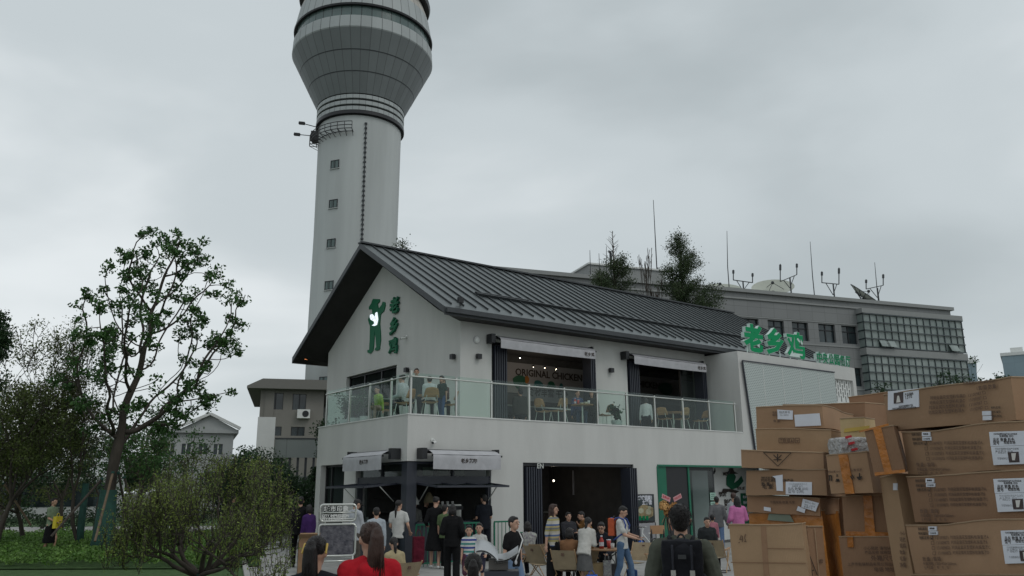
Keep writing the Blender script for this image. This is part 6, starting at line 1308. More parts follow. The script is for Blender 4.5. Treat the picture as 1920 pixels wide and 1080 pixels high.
# ================================================================ PEOPLE
M['tapey2'] = mat('yellow_plastic', (0.62, 0.50, 0.03), 0.5)
def ik(a, t, l1, l2, pole):
    a, t, pole = Vector(a), Vector(t), Vector(pole); d = t-a; L_ = min(d.length, (l1+l2)*0.995); d.normalize(); t = a+d*L_
    x = (l1*l1-l2*l2+L_*L_)/(2*L_); h = sqrt(max(l1*l1-x*x, 0)); p = (pole-d*pole.dot(d)); p = p.normalized() if p.length > 1e-6 else Vector((0, 1, 0))
    return a+d*x+p*h, t
def person(label, pos, yaw, h=1.65, top=('tee', (0.5, 0.5, 0.5)), bottom=('trousers', (0.03, 0.03, 0.04)), hair=('short', 'hair'), shoes='sole', hands=None, lean=0, hy=0, hp=0, sit=None, step=0.10,
           sleeve=1.0, child=0.0, face=False, group='people around the restaurant', extra=None, build=1.0, stripes=None, near=False, seatdrop=0):
    s = h/1.7; hs = 1+child; sw = (0.155-0.02*child)*build; zp = 0.93-0.03*child if sit is None else (sit/s+0.09)
    R = Matrix.Rotation(radians(lean), 3, 'X'); P = Vector((0, 0, zp)); tl = 0.47-0.05*child
    W_ = lambda x, y, z: P+R @ Vector((x, y, z))
    shL, shR = W_(sw, 0, tl-0.04), W_(-sw, 0, tl-0.04); nk = W_(0, 0.005, tl+0.02)
    HR = R @ Matrix.Rotation(radians(-lean*0.6), 3, 'X') @ Matrix.Rotation(radians(hy), 3, 'Z') @ Matrix.Rotation(radians(hp), 3, 'X')
    Hc = nk+(R @ Vector((0, -0.012, 0.075)))+HR @ Vector((0, -0.01, 0.085*hs))
    hd = lambda x, y, z: Hc+HR @ Vector((x*hs, y*hs, z*hs))
    hipL, hipR = W_(0.088*build, 0, -0.03), W_(-0.088*build, 0, -0.03)
    if sit is None:
        fL, fR = Vector((0.10, -step, 0.075)), Vector((-0.10, step, 0.075)); kL, fL = ik(hipL, fL, 0.43, 0.42, (0.1, -1, 0)); kR, fR = ik(hipR, fR, 0.43, 0.42, (-0.1, -1, 0))
    else:
        kL, kR = hipL+Vector((0.05, -0.42, 0.0)), hipR+Vector((-0.05, -0.42, 0.0)); fL, fR = Vector((kL.x, kL.y+0.02-seatdrop, 0.075)), Vector((kR.x, kR.y+0.08-seatdrop, 0.075))
    hands = hands or ((0.21, -0.05, 0.80), (-0.21, -0.05, 0.80)); off = Vector((0, 0, zp-0.93 if sit is not None else 0))
    eL, wL = ik(shL, Vector(hands[0])+off, 0.28, 0.25, (0.25, 0.8, -0.4)); eR, wR = ik(shR, Vector(hands[1])+off, 0.28, 0.25, (-0.25, 0.8, -0.4))
    t = thing('person', label, 'person', pos, yaw, group)
    def fin(b, vox, name, m, sm=3, wr=0.0, par=None, cut=None):
        b.v = [(p[0]*s, p[1]*s, p[2]*s) for p in b.v]; me = remesh(b, vox, sm, name, wr); return meshobj(name, me, m, par or t)
    b = MB(); rot = HR.to_4x4().to_3x3()
    b.ell(hd(0, 0.008, 0.015), (0.074*hs, 0.092*hs, 0.105*hs), 16, rot); b.ell(hd(0, -0.028, -0.05), (0.052*hs, 0.058*hs, 0.062*hs), 14, rot)
    b.capsule(hd(0, -0.088, 0.012), hd(0, -0.104, -0.018), 0.009*hs, 0.013*hs, 8)
    for sx in (-1, 1): b.ell(hd(0.077*sx, 0.01, -0.005), (0.012*hs, 0.022*hs, 0.032*hs), 8, rot); b.ell(hd(0.03*sx, -0.078, 0.028), (0.02*hs, 0.012*hs, 0.008*hs), 8, rot)
    b.capsule(nk+R @ Vector((0, 0.01, -0.05)), hd(0, 0.012, -0.06), 0.056, 0.052, 10)
    b.loft([(W_(0, 0, -0.10), 0.135*build, 0.09, R), (W_(0, 0, 0.12), 0.12*build, 0.085, R), (W_(0, 0, 0.33), 0.145*build, 0.095, R), (W_(0, 0, tl-0.02), 0.14*build, 0.07, R), (W_(0, 0, tl+0.03), 0.06, 0.05, R)], 14)
    for sh, el, wr_, sg in ((shL, eL, wL, 1), (shR, eR, wR, -1)):
        b.capsule(W_(0.05*sg, 0, tl-0.03), sh, 0.055, 0.052, 8); b.capsule(sh, el, 0.048, 0.037, 9); b.capsule(el, wr_, 0.037, 0.026, 9)
        d = (wr_-el).normalized(); sd_ = d.cross(Vector((0, 0, 1))); sd_ = sd_.normalized() if sd_.length > 0.3 else Vector((0, 1, 0)); sd_ = (sd_-d*sd_.dot(d)).normalized(); pn = d.cross(sd_)
        if pn.x*sg > 0: pn = -pn
        q = Matrix((sd_, pn, d)).transposed(); b.ell(wr_+d*0.045, (0.040, 0.016, 0.050), 10, q)
        for k in range(4):
            p0 = wr_+d*0.082+sd_*(0.030-0.020*k); ln = (0.060, 0.072, 0.068, 0.052)[k]; p1 = p0+d*ln*0.5+pn*0.010+sd_*(0.004-0.003*k); p2 = p1+(d*0.7+pn*0.6).normalized()*ln*0.45
            b.capsule(p0, p1, 0.0095, 0.0088, 7); b.capsule(p1, p2, 0.0088, 0.0075, 7)
        p0 = wr_+d*0.03+sd_*0.034; p1 = p0+(d*0.6+sd_*0.7+pn*0.3).normalized()*0.04; b.capsule(p0, p1, 0.012, 0.010, 7); b.capsule(p1, p1+(d+pn*0.5).normalized()*0.028, 0.010, 0.008, 7)
    for hp_, k, f_ in ((hipL, kL, fL), (hipR, kR, fR)):
        b.capsule(hp_, k, 0.072, 0.052, 9); b.capsule(k, f_, 0.050, 0.034, 9); b.capsule(f_+Vector((0, 0.02, -0.035)), f_+Vector((0, -0.12, -0.045)), 0.032, 0.024, 8)
    body = fin(b, 0.0095*s if near else 0.0105*s, 'body', 'skin', 3)
    # top
    kind, col = top[0], top[1]; tm = fab(col) if not stripes else stripes
    inf = 0.014 if kind in ('tee', 'dress') else 0.024
    if kind in ('jacket', 'hoodie'): inf = 0.032
    b = MB(); hem = -0.12 if kind != 'dress' else -0.05
    if kind in ('jacket', 'hoodie'): hem = -0.16
    if sit is not None and kind != 'dress': hem = -0.06
    g = inf
    secs = [(W_(0, 0, hem), (0.150+g)*build, 0.108+g, R), (W_(0, 0, 0.05), (0.138+g)*build, 0.098+g, R), (W_(0, 0, 0.20), (0.140+g)*build, 0.098+g, R), (W_(0, 0, 0.34), (0.158+g)*build, 0.104+g, R), (W_(0, 0, tl-0.02), (0.150+g)*build, 0.078+g, R), (W_(0, 0.004, tl+0.035), 0.075+g*0.3, 0.062+g*0.3, R)]
    b.loft(secs, 18)
    for sh, el, wr_, sg in ((shL, eL, wL, 1), (shR, eR, wR, -1)):
        b.capsule(W_(0.04*sg, 0.008, tl+0.012), sh, 0.046+g*.6, 0.050+g*.6, 9)
        if sleeve > 0.5:
            b.capsule(sh, el, 0.051+g, 0.042+g, 10); b.capsule(el, el.lerp(wr_, min(1, (sleeve-0.5)*2)*0.97), 0.042+g*.9, 0.034+g*.6, 10)
        else: b.capsule(sh, sh.lerp(el, sleeve*2*0.8), 0.051+g, 0.053+g, 10)
    if kind == 'hoodie': b.ell(nk+R @ Vector((0, 0.085, -0.055)), (0.098, 0.055, 0.075), 14, R); b.capsule(nk+R @ Vector((-0.045, 0.0, -0.02)), nk+R @ Vector((0.045, 0.0, -0.02)), 0.042, 0.042)
    if kind in ('jacket', 'hoodie'): b.tube([nk+R @ Vector((0.068*cos(a), 0.062*sin(a)+0.01, 0.005)) for a in [k*pi/6 for k in range(13)]], 0.022, 7)
    if kind == 'dress':
        hz_ = top[2]; b.loft([(W_(0, 0, 0.02), 0.155, 0.115, R), (Vector((0, 0, zp-0.12)), 0.185, 0.145), (Vector((0, 0, (zp+hz_)/2-0.05)), 0.215, 0.18), (Vector((0, 0, hz_+0.02)), 0.245, 0.215), (Vector((0, 0, hz_)), 0.24, 0.21)], 22)
    fin(b, 0.0125*s if not near else 0.009*s, kind if kind != 'dress' else 'dress', tm, 4, (0.011 if near else 0.007)*s)
    # bottom
    bk, bc = bottom[0], bottom[1]
    if bk != 'none':
        b = MB(); e = {'trousers': 0.014, 'wide': 0.032, 'shorts': 0.03, 'skirt': 0.02, 'jeans': 0.014}[bk]
        b.loft([(W_(0, 0, -0.13), 0.150*build, 0.11, R), (W_(0, 0, -0.02), 0.152*build, 0.108, R), (W_(0, 0, 0.08), 0.135*build, 0.098, R)], 16)
        if bk == 'skirt':
            hz_ = bottom[2]
            if sit is None: b.loft([(Vector((0, 0, zp+0.05)), 0.14, 0.105), (Vector((0, 0, zp-0.15)), 0.175, 0.14), (Vector((0, 0, (zp+hz_)/2)), 0.185, 0.16), (Vector((0, 0, hz_)), bottom[3] if len(bottom) > 3 else 0.20, 0.17)], 20)
            else:
                for hp_, k in ((hipL, kL), (hipR, kR)): b.capsule(hp_, k, 0.11, 0.09, 10)
                b.capsule((hipL+kL)/2, (hipR+kR)/2, 0.085, 0.085)
        else:
            for hp_, k, f_ in ((hipL, kL, fL), (hipR, kR, fR)):
                b.capsule(hp_, k, 0.078+e, 0.054+e, 11)
                if bk != 'shorts': b.capsule(k, f_+Vector((0, 0, 0.02)), 0.053+e, (0.040+e) if bk != 'wide' else 0.085, 11)
        fin(b, 0.0125*s, 'skirt' if bk == 'skirt' else 'trousers', fab(bc), 3, 0.005*s)
    for f_ in (fL, fR):
        b = MB(); b.capsule(f_+Vector((0, 0.03, -0.035)), f_+Vector((0, -0.14, -0.042)), 0.042, 0.034, 10); b.ell(f_+Vector((0, -0.07, -0.06)), (0.045, 0.125, 0.018), 12); fin(b, 0.011*s, 'shoe', shoes, 2)
    # hair
    hk, hm = hair[0], hair[1]; b = MB()
    if hk == 'cap':
        b.ell(hd(0, 0.012, 0.045), (0.086*hs, 0.102*hs, 0.080*hs), 14, rot); b.ell(hd(0, -0.11, 0.05), (0.062*hs, 0.062*hs, 0.009*hs), 12, rot)
    else: b.ell(hd(0, 0.022, 0.032), (0.081*hs, 0.096*hs, 0.094*hs), 16, rot)
    if hk != 'cap': b.ell(hd(0, -0.036, 0.083), (0.058*hs, 0.044*hs, 0.034*hs), 12, rot)
    if hk == 'short' or hk == 'cap': b.ell(hd(0, 0.055, -0.01), (0.070*hs, 0.055*hs, 0.075*hs), 12, rot)
    if hk in ('bob', 'long'):
        b.ell(hd(0, 0.045, -0.03), (0.092*hs, 0.075*hs, 0.10*hs), 14, rot)
        for sg in (-1, 1): b.capsule(hd(0.068*sg, 0.0, 0.03), hd(0.076*sg, 0.01, -0.10), 0.028, 0.022)
    if hk == 'long':
        dn = R @ Vector((0, 0.03, -1)); c0 = hd(0, 0.055, -0.03)
        b.loft([(c0, 0.09, 0.06, R), (c0+dn*0.14, 0.098, 0.05, R), (c0+dn*0.26+Vector((0, 0.03, 0)), 0.095, 0.036, R), (c0+dn*0.36+Vector((0, 0.03, 0)), 0.06, 0.02, R)], 14)
        for sg in (-1, 1): b.capsule(hd(0.07*sg, 0.0, -0.04), hd(0.085*sg, 0.0, -0.22), 0.032, 0.018)
    if hk == 'pony':
        c0 = hd(0, 0.105, 0.055); dn = Vector((0, 0, -1)); bk_ = HR @ Vector((0, 1, 0))
        b.capsule(c0, c0+bk_*0.03, 0.026, 0.03)
        for sg in (-1, 0, 1): lx_ = HR @ Vector((0.022*sg, 0, 0)); b.tube([c0+bk_*0.02+lx_*0.5, c0+bk_*0.045+dn*0.04+lx_, c0+bk_*0.04+dn*0.16+lx_*1.4, c0+bk_*0.02+dn*0.28+lx_*1.3, c0+bk_*0.01+dn*(0.37+0.02*sg)+lx_*0.6], [0.022, 0.03, 0.03, 0.024, 0.006], 8)
    if hk == 'lowpony':
        c0 = hd(0, 0.09, -0.045); dn = Vector((0, 0, -1)); bk_ = HR @ Vector((0, 1, 0)); b.capsule(c0, c0+bk_*0.035+dn*0.08, 0.034, 0.034); b.capsule(c0+bk_*0.035+dn*0.08, c0+bk_*0.04+dn*0.26, 0.034, 0.014)
    if hk == 'bun': b.ell(hd(0, 0.09, 0.075), (0.042, 0.042, 0.042), 10)
    hr = fin(b, 0.0095*s, 'hair', hm, 2, 0.006*s)
    if near:
        b = MB(); rg = random.Random(int(h*1000)); ctr = Vector(hd(0, 0.022, 0.032))
        for k in range(420):
            a = rg.uniform(0, 2*pi); z = rg.uniform(-0.55, 1.0); r_ = sqrt(max(0, 1-z*z)); loc = Vector((0.083*hs*r_*cos(a), 0.098*hs*r_*sin(a), 0.095*hs*z))
            if loc.y < -0.05 and loc.z < 0.03: continue
            p0 = ctr+HR @ loc; nn_ = (HR @ loc).normalized()
            if hk in ('pony', 'lowpony'): tgt = Vector(hd(0, 0.105, 0.055)) if hk == 'pony' else Vector(hd(0, 0.09, -0.045)); dr = (tgt-p0); ln = min(dr.length, 0.07); dr.normalize(); p1 = p0+dr*ln*0.5+nn_*0.004; p2 = p0+dr*ln+nn_*rg.uniform(-0.002, 0.006)
            else: dr = (HR @ Vector((rg.gauss(0, .5), 0.3, -0.9))).normalized(); p1 = p0+dr*0.014+nn_*0.006; p2 = p0+dr*0.026+nn_*rg.uniform(0.003, 0.012)
            b.tube([p0*s, p1*s, p2*s], [0.0022, 0.0017, 0.0006], 4)
        if hk == 'pony':
            c0 = Vector(hd(0, 0.135, 0.055))
            for k in range(150):
                a = rg.uniform(0, 2*pi); r_ = rg.uniform(0.7, 1.25); L_ = rg.uniform(0.28, 0.44); o_ = Vector((0.042*r_*cos(a), 0.030*r_*sin(a), 0)); pts = [c0+o_*0.4, c0+o_+Vector((0, 0, -0.08)), c0+o_*1.15+Vector((0, 0, -0.2)), c0+o_*rg.uniform(0.5, 1.3)+Vector((rg.gauss(0, .012), -0.02, -L_))]
                b.tube([q*s for q in pts], [0.0024, 0.0028, 0.0024, 0.0007], 4)
        b.build('hair_strands', hm, hr, True)
    if face:
        for sg in (-1, 1): b = MB(); b.ell(Vector(hd(0.031*sg, -0.0905, 0.013))*s, (0.012*s*hs, 0.006*s, 0.0065*s*hs), 8, rot); b.build('eye', 'eye', t, True)
        for sg in (-1, 1): b = MB(); b.capsule(Vector(hd(0.018*sg, -0.092, 0.036))*s, Vector(hd(0.046*sg, -0.083, 0.037))*s, 0.004*s, 0.003*s, 6); b.build('eyebrow', 'hair', t, True)
        b = MB(); b.ell(Vector(hd(0, -0.0875, -0.053))*s, (0.022*s*hs, 0.006*s, 0.007*s*hs), 8, rot); b.build('mouth', 'lip', t, True)
    if extra: extra(t, s, dict(W=W_, hd=hd, nk=nk, wL=wL, wR=wR, R=R, HR=HR, zp=zp, hipL=hipL, hipR=hipR, tl=tl, rot=rot, shL=shL, shR=shR, fin=fin))
    return t
def held(name, label, cat, par, s, p, parts, yaw=0, group=None):
    # a thing held or worn: top level, at its holder's place; parts built by callback in the holder's frame
    M4 = par.matrix_basis @ Matrix.Translation(Vector(p)*s); o = bpy.data.objects.new(name, None); C.objects.link(o); o.matrix_world = M4; tag(o, label, cat, group); parts(o); return o
def phone(label, m='black', lit=False):
    def f(t, s, d):
        def parts(o):
            b = MB(); b.box(-0.036, 0.036, -0.005, 0.005, -0.01, 0.14); b.build('case', m, o); b = MB(); b.quad((-0.033, 0.0055, -0.006), (0.033, 0.0055, -0.006), (0.033, 0.0055, 0.136), (-0.033, 0.0055, 0.136)); b.build('screen', 'oglass', o)
        held('phone', label, 'phone', t, s, (d['wL']+d['wR'])/2+Vector((0, -0.06, 0.02)), parts)
    return f
def backpack(label, col, name='backpack', w_=0.30, hh=0.44, dd=0.15, strapcol=None):
    def f(t, s, d):
        def parts(o):
            b = MB(); b.box(-w_/2, w_/2, 0, dd, -hh, 0); b.ell((0, dd*0.6, -hh*0.72), (w_*0.46, dd*0.6, hh*0.24), 12); me = remesh(b, 0.012, 6, 'bag', 0.008); meshobj('bag', me, fab(col), o)
            b = MB(); b.ell((0, dd*0.62, -hh*0.2), (w_*0.50, dd*0.48, hh*0.24), 14); me = remesh(b, 0.012, 3, 'flap', 0.005); meshobj('flap', me, fab(strapcol or tuple(c*1.4 for c in col)), o)
            for sg in (-1, 1):
                b = MB(); b.tube([(0.075*sg, 0.02, -0.05), (0.085*sg, -0.03, 0.0), (0.095*sg, -0.10, 0.012), (0.10*sg, -0.19, -0.02), (0.12*sg, -0.235, -0.13), (0.125*sg, -0.20, -0.26), (0.13*sg, -0.05, -0.36), (0.11*sg, 0.02, -0.40)], 0.016, 7); b.build('strap', fab(strapcol or col), o, True)
            if w_ >= 0.3:
                for sg in (-1, 1): b = MB(); b.tube([(0.07*sg, dd+0.045, -0.03), (0.07*sg, dd*1.12, -0.16), (0.07*sg, dd*1.1+0.02, -0.30), (0.07*sg, dd+0.03, -0.40)], 0.009, 6); b.build('webbing', fab(tuple(c*2.4 for c in col)), o, True); b = MB(); b.box(0.07*sg-0.018, 0.07*sg+0.018, dd*1.12+0.008, dd*1.12+0.022, -0.25, -0.21); b.build('buckle', 'steel', o)
                b = MB(); b.box(-0.03, 0.03, dd*1.12, dd*1.12+0.012, -0.13, -0.10); b.build('patch', 'fascia', o)
                for sg in (-1, 1): b = MB(); b.ell((w_*0.52*sg, dd*0.5, -hh*0.72), (0.03, dd*0.42, hh*0.2), 12); b.build('side_pocket', fab(tuple(c*1.5 for c in col)), o, True)
            b = MB(); b.tube([(0.03*cos(a), 0.03, 0.0+0.04*sin(a)) for a in [k*pi/6 for k in range(7)]], 0.008, 6); b.build('handle', 'black', o)
        held(name, label, 'backpack', t, s, d['W'](0, 0.125, d['tl']+0.04), parts)
    return f
def G(x, y): return gnd(x, y)
def D(x, d): return base(x, d)
def yw(px_, away): # yaw so that the person faces away (pi) or toward (0) the camera along that bearing, plus turn
    r = ray(px_, 900); return pi*(1 if away else 0)-atan2(r.x, r.y)
BK = (0.008, 0.008, 0.009); NV = (0.012, 0.014, 0.02); WHT = (0.50, 0.50, 0.48)
def stripemat(name, cols, sc, axis=2):
    m = bpy.data.materials.new(name); m.use_nodes = True; n = m.node_tree.nodes; l = m.node_tree.links; b = n['Principled BSDF']; b.inputs['Roughness'].default_value = 0.9
    t = n.new('ShaderNodeTexCoord'); s = n.new('ShaderNodeSeparateXYZ'); l.new(t.outputs['Object'], s.inputs[0]); q = n.new('ShaderNodeMath'); q.operation = 'MULTIPLY'; q.inputs[1].default_value = sc; l.new(s.outputs[axis], q.inputs[0])
    f = n.new('ShaderNodeMath'); f.operation = 'FRACT'; l.new(q.outputs[0], f.inputs[0]); r = n.new('ShaderNodeValToRGB'); r.color_ramp.interpolation = 'CONSTANT'; e = r.color_ramp.elements
    e[0].color = (*cols[0], 1); e[1].position = 1/len(cols); e[1].color = (*cols[1], 1)
    for k in range(2, len(cols)): x = e.new(k/len(cols)); x.color = (*cols[k], 1)
    l.new(f.outputs[0], r.inputs[0]); l.new(r.outputs[0], b.inputs['Base Color']); return m
ST1 = stripemat('knit_stripes', [(0.42, 0.40, 0.34), (0.30, 0.26, 0.10), (0.16, 0.17, 0.18), (0.40, 0.33, 0.16), (0.08, 0.13, 0.28), (0.45, 0.43, 0.38)], 5.0)
ST2 = stripemat('blue_white_stripes', [(0.5, 0.5, 0.5), (0.03, 0.05, 0.22), (0.5, 0.5, 0.5), (0.05, 0.22, 0.20)], 7)
ST3 = stripemat('plaid', [(0.10, 0.10, 0.11), (0.22, 0.20, 0.18), (0.06, 0.06, 0.07)], 14, 0)
CAMO = mat('mottled_fabric', (0.36, 0.38, 0.33), 0.9, col2=(0.14, 0.11, 0.15), vs=22, bump=0.4, bs=14)
# near figures
person('man seen from behind in olive parka carrying a large black backpack', D(1271, 6.8), yw(1271, True), 1.725, ('hoodie', (0.075, 0.082, 0.064)), ('trousers', NV), ('short', 'hair'), 'dshoe', hands=((0.22, -0.14, 0.98), (-0.22, -0.14, 0.98)), build=1.08, hy=0, hp=-4, near=True,
       extra=backpack('large black flap top backpack on the back of the man in the olive parka', (0.014, 0.015, 0.019), w_=0.30, hh=0.46, dd=0.15))
person('woman in a bright red hooded top with a long brown ponytail, back to camera', D(699, 6.0), yw(699, True)+0.1, 1.63, ('hoodie', (0.42, 0.012, 0.022)), ('trousers', NV), ('pony', 'hairb'), near=True, hy=14, hp=2, build=0.95)
def clip(t, s, d):
    for sg in (-1, 1): b = MB(); b.capsule(Vector(d['hd'](0.088*sg, 0.03, 0.06))*s, Vector(d['hd'](0.094*sg, 0.055, -0.005))*s, 0.009, 0.007, 8); b.build('hair_clip', M['tapey'], t, True)
    b = MB()
    for k in range(3):
        for a in (-1, 1): b.tube([Vector(d['W'](0.05*a, 0.135, 0.40-0.02*k))*s, Vector(d['W']((0.15+0.01*k)*a, 0.14, 0.26-0.03*k))*s, Vector(d['W'](0.0, 0.155, 0.20-0.035*k))*s], 0.006, 5)
    b.build('collar_stripes', 'sole', t)
person('girl in black sailor collar top with white stripes and yellow hair clips, back to camera', D(598, 6.0), yw(598, True)-0.15, 1.54, ('tee', NV), ('trousers', NV), ('pony', 'hair'), near=True, sleeve=0.8, extra=clip, hp=10, hy=-12)
person('child with black ponytail and white shirt low in front of the silver lid', D(888, 6.8), yw(888, True), 1.34, ('tee', (0.55, 0.56, 0.6)), ('trousers', NV), ('pony', 'hair'), child=0.12, near=True)
# left side
person('man in black jacket and trousers standing left of the rack, seen from behind', G(557, 1064), yw(557, True), 1.70, ('jacket', BK), ('trousers', BK), ('short', 'hair'), 'dshoe', build=1.05)
person('person in purple with a black bag just right of the man in the black jacket', D(583, 21.5), yw(583, True)+0.6, 1.5, ('tee', (0.05, 0.02, 0.10)), ('trousers', BK), ('bob', 'hair'))
person('woman in pale green top holding a yellow bag on the planted slope', D(106, 27.8)+Vector((0, 0, 0.1)), yw(106, False)+0.9, 1.58, ('tee', (0.20, 0.26, 0.17)), ('skirt', BK, 0.35, 0.2), ('lowpony', 'hair'), hands=((0.05, -0.24, 1.02), (-0.08, -0.24, 0.98)), group=None, sleeve=0.4,
       extra=lambda t, s, d: held('bag', 'bright yellow bag held by the woman on the slope', 'bag', t, s, (0, -0.22, 0.95), lambda o: (MB().box(-0.13, 0.13, -0.05, 0.05, -0.15, 0.18).build('bag_body', 'tapey2', o), MB().tube([(0.06*cos(a), 0, 0.18+0.09*sin(a)) for a in [k*pi/6 for k in range(7)]], 0.008, 6).build('handle', 'tapey2', o))))
person('person in dark clothes walking on the path behind the pruned tree', D(440, 33), yw(440, False)+1.2, 1.66, ('jacket', NV), ('trousers', BK), ('short', 'hair'), group=None, step=0.22)
person('person in white shirt and black cap looking at a phone beside the rack', D(668, 19.3), yw(668, True)-0.9, 1.66, ('jacket', (0.42, 0.44, 0.47)), ('trousers', (0.08, 0.07, 0.06)), ('cap', 'hair'), hands=((0.10, -0.33, 1.12), (-0.06, -0.33, 1.10)), hp=28, extra=phone('phone held by the person in the black cap'))
person('person in pale grey shirt half hidden behind the woman in red', D(708, 17.6), yw(708, True), 1.50, ('tee', (0.38, 0.42, 0.46)), ('trousers', (0.10, 0.10, 0.11)), ('short', 'hair'), hp=15)
person('woman in white T-shirt and dark trousers with a ponytail at the kiosk counter', D(749, 19.6), yw(749, True)-0.15, 1.62, ('tee', WHT), ('trousers', (0.02, 0.026, 0.034)), ('lowpony', 'hair'), sleeve=0.35, hands=((0.15, -0.25, 1.0), (-0.26, -0.15, 0.95)), hy=-28)
person('woman in a long loose black dress with her hair pinned up and white shoes', G(815, 1066), yw(815, True)-0.1, 1.68, ('dress', BK, 0.42), ('none', BK), ('bun', 'hair'), sleeve=0.9, hands=((0.22, -0.18, 1.0), (-0.16, -0.25, 0.98)), hy=-30, hp=12)
person('woman in black sweater and wide black trousers seen from behind in the queue', D(849, 17.6), yw(849, True), 1.54, ('jacket', BK), ('wide', BK), ('bob', 'hair'), 'dshoe', hands=((0.2, -0.2, 1.05), (-0.25, -0.05, 0.9)), hp=5)
person('man in black T-shirt working at the right end of the kiosk counter', bw(2.25, -0.25), BROT+pi-0.2, 1.72, ('tee', NV), ('trousers', NV), ('short', 'hair'), 'dshoe', sleeve=0.4, hands=((0.12, -0.30, 1.05), (-0.18, -0.30, 1.08)), hy=20, build=1.08)
person('kiosk worker in black with a cap standing inside behind the counter', bw(1.5, 1.5), BROT+0.15, 1.62, ('tee', (0.02, 0.02, 0.022)), ('trousers', BK), ('cap', 'hair'), hands=((0.15, -0.25, 1.08), (-0.15, -0.25, 1.08)), face=True)
person('kiosk worker in grey apron inside near the corner column', bw(0.95, 1.2), BROT-0.3, 1.58, ('tee', (0.20, 0.20, 0.19)), ('trousers', BK), ('short', 'hair'), hands=((0.15, -0.25, 1.08), (-0.15, -0.25, 1.08)), face=True)
person('customer in green top between the women in black at the counter', D(835, 20.4), yw(835, True)-0.5, 1.5, ('tee', (0.09, 0.13, 0.06)), ('trousers', BK), ('short', 'hair'), sleeve=0.4)
person('small boy in blue and white striped shirt facing the camera', D(880, 16.2), yw(880, False), 1.16, ('tee', WHT), ('shorts', (0.08, 0.03, 0.05)), ('short', 'hair'), child=0.26, face=True, stripes=ST2, sleeve=0.4)
person('boy in a white long sleeved shirt smiling at the camera', D(899, 16.5), yw(899, False)-0.15, 1.19, ('tee', WHT), ('shorts', (0.03, 0.03, 0.05)), ('short', 'hair'), child=0.24, face=True, hands=((0.20, -0.1, 0.9), (-0.22, -0.25, 1.1)))
def sling(t, s, d):
    b = MB(); b.tube([Vector(d['W'](0.12, -0.02, 0.50))*s, Vector(d['W'](0.10, -0.145, 0.36))*s, Vector(d['W'](-0.03, -0.165, 0.12))*s, Vector(d['W'](-0.10, -0.16, -0.02))*s], 0.011, 6); b.build('shoulder_strap', 'sole', t, True)
    b = MB(); b.ell(Vector(d['W'](-0.10, -0.17, -0.03))*s, (0.028, 0.012, 0.035), 10); b.build('badge', 'cloth', t, True)
person('boy in a black polo shirt with a white shoulder strap standing in profile', D(962, 13.3), yw(962, False)+0.75, 1.42, ('tee', BK), ('jeans', (0.13, 0.19, 0.29)), ('short', 'hair'), child=0.10, face=True, sleeve=0.42, extra=sling, hands=((0.24, 0.04, 0.82), (-0.25, -0.02, 0.82)), hy=10)
person('woman with long brown hair in a striped knit top and long black skirt', D(1036, 16.8), yw(1036, False)+1.1, 1.55, ('tee', WHT), ('skirt', BK, 0.12, 0.17), ('long', 'hairb'), stripes=ST1, sleeve=0.62, face=True, hands=((0.26, -0.02, 0.84), (-0.24, 0.06, 0.84)), hy=10)
person('person in white T-shirt and blue jeans looking at a phone, orange bag on the back', D(1162, 16.4), yw(1162, False)+1.25, 1.52, ('tee', WHT), ('jeans', (0.07, 0.12, 0.20)), ('short', 'hair'), sleeve=0.42, face=True, hands=((0.10, -0.34, 1.05), (-0.08, -0.34, 1.03)), hp=22, step=0.17,
       extra=lambda t, s, d: (backpack('orange and blue school backpack worn by the person in the white T-shirt', (0.42, 0.09, 0.04), w_=0.24, hh=0.33, dd=0.13, strapcol=(0.05, 0.08, 0.25))(t, s, d), phone('phone held by the person in blue jeans')(t, s, d)))
person('woman in grey sweater and blue jeans walking away toward the entrance', G(1350, 1037), yw(1350, True), 1.60, ('jacket', (0.15, 0.15, 0.155)), ('jeans', (0.13, 0.20, 0.34)), ('short', 'hair'), 'dshoe', step=0.2, hands=((0.24, 0.02, 0.85), (-0.3, -0.05, 0.82)))
person('woman in pink sweater with long black hair near the cardboard boxes', D(1379, 23.2), yw(1379, True)+0.3, 1.62, ('jacket', (0.50, 0.16, 0.34)), ('trousers', NV), ('long', 'hair'), hands=((0.22, -0.2, 1.0), (-0.2, -0.25, 1.05)))
person('person in white top just beyond the woman in pink', D(1373, 25.0), yw(1373, True)-0.5, 1.70, ('tee', (0.4, 0.42, 0.44)), ('trousers', NV), ('bun', 'hairb'))
person('small child in a pink vest holding hands with the woman in grey', D(1331, 23.6), yw(1331, True), 1.12, ('tee', (0.42, 0.17, 0.21)), ('trousers', NV), ('short', 'hair'), child=0.25)
person('man in black standing in the dark doorway behind the striped top woman', bw(4.9, 0.9), BROT-0.9, 1.74, ('jacket', BK), ('trousers', BK), ('short', 'hair'), face=True)
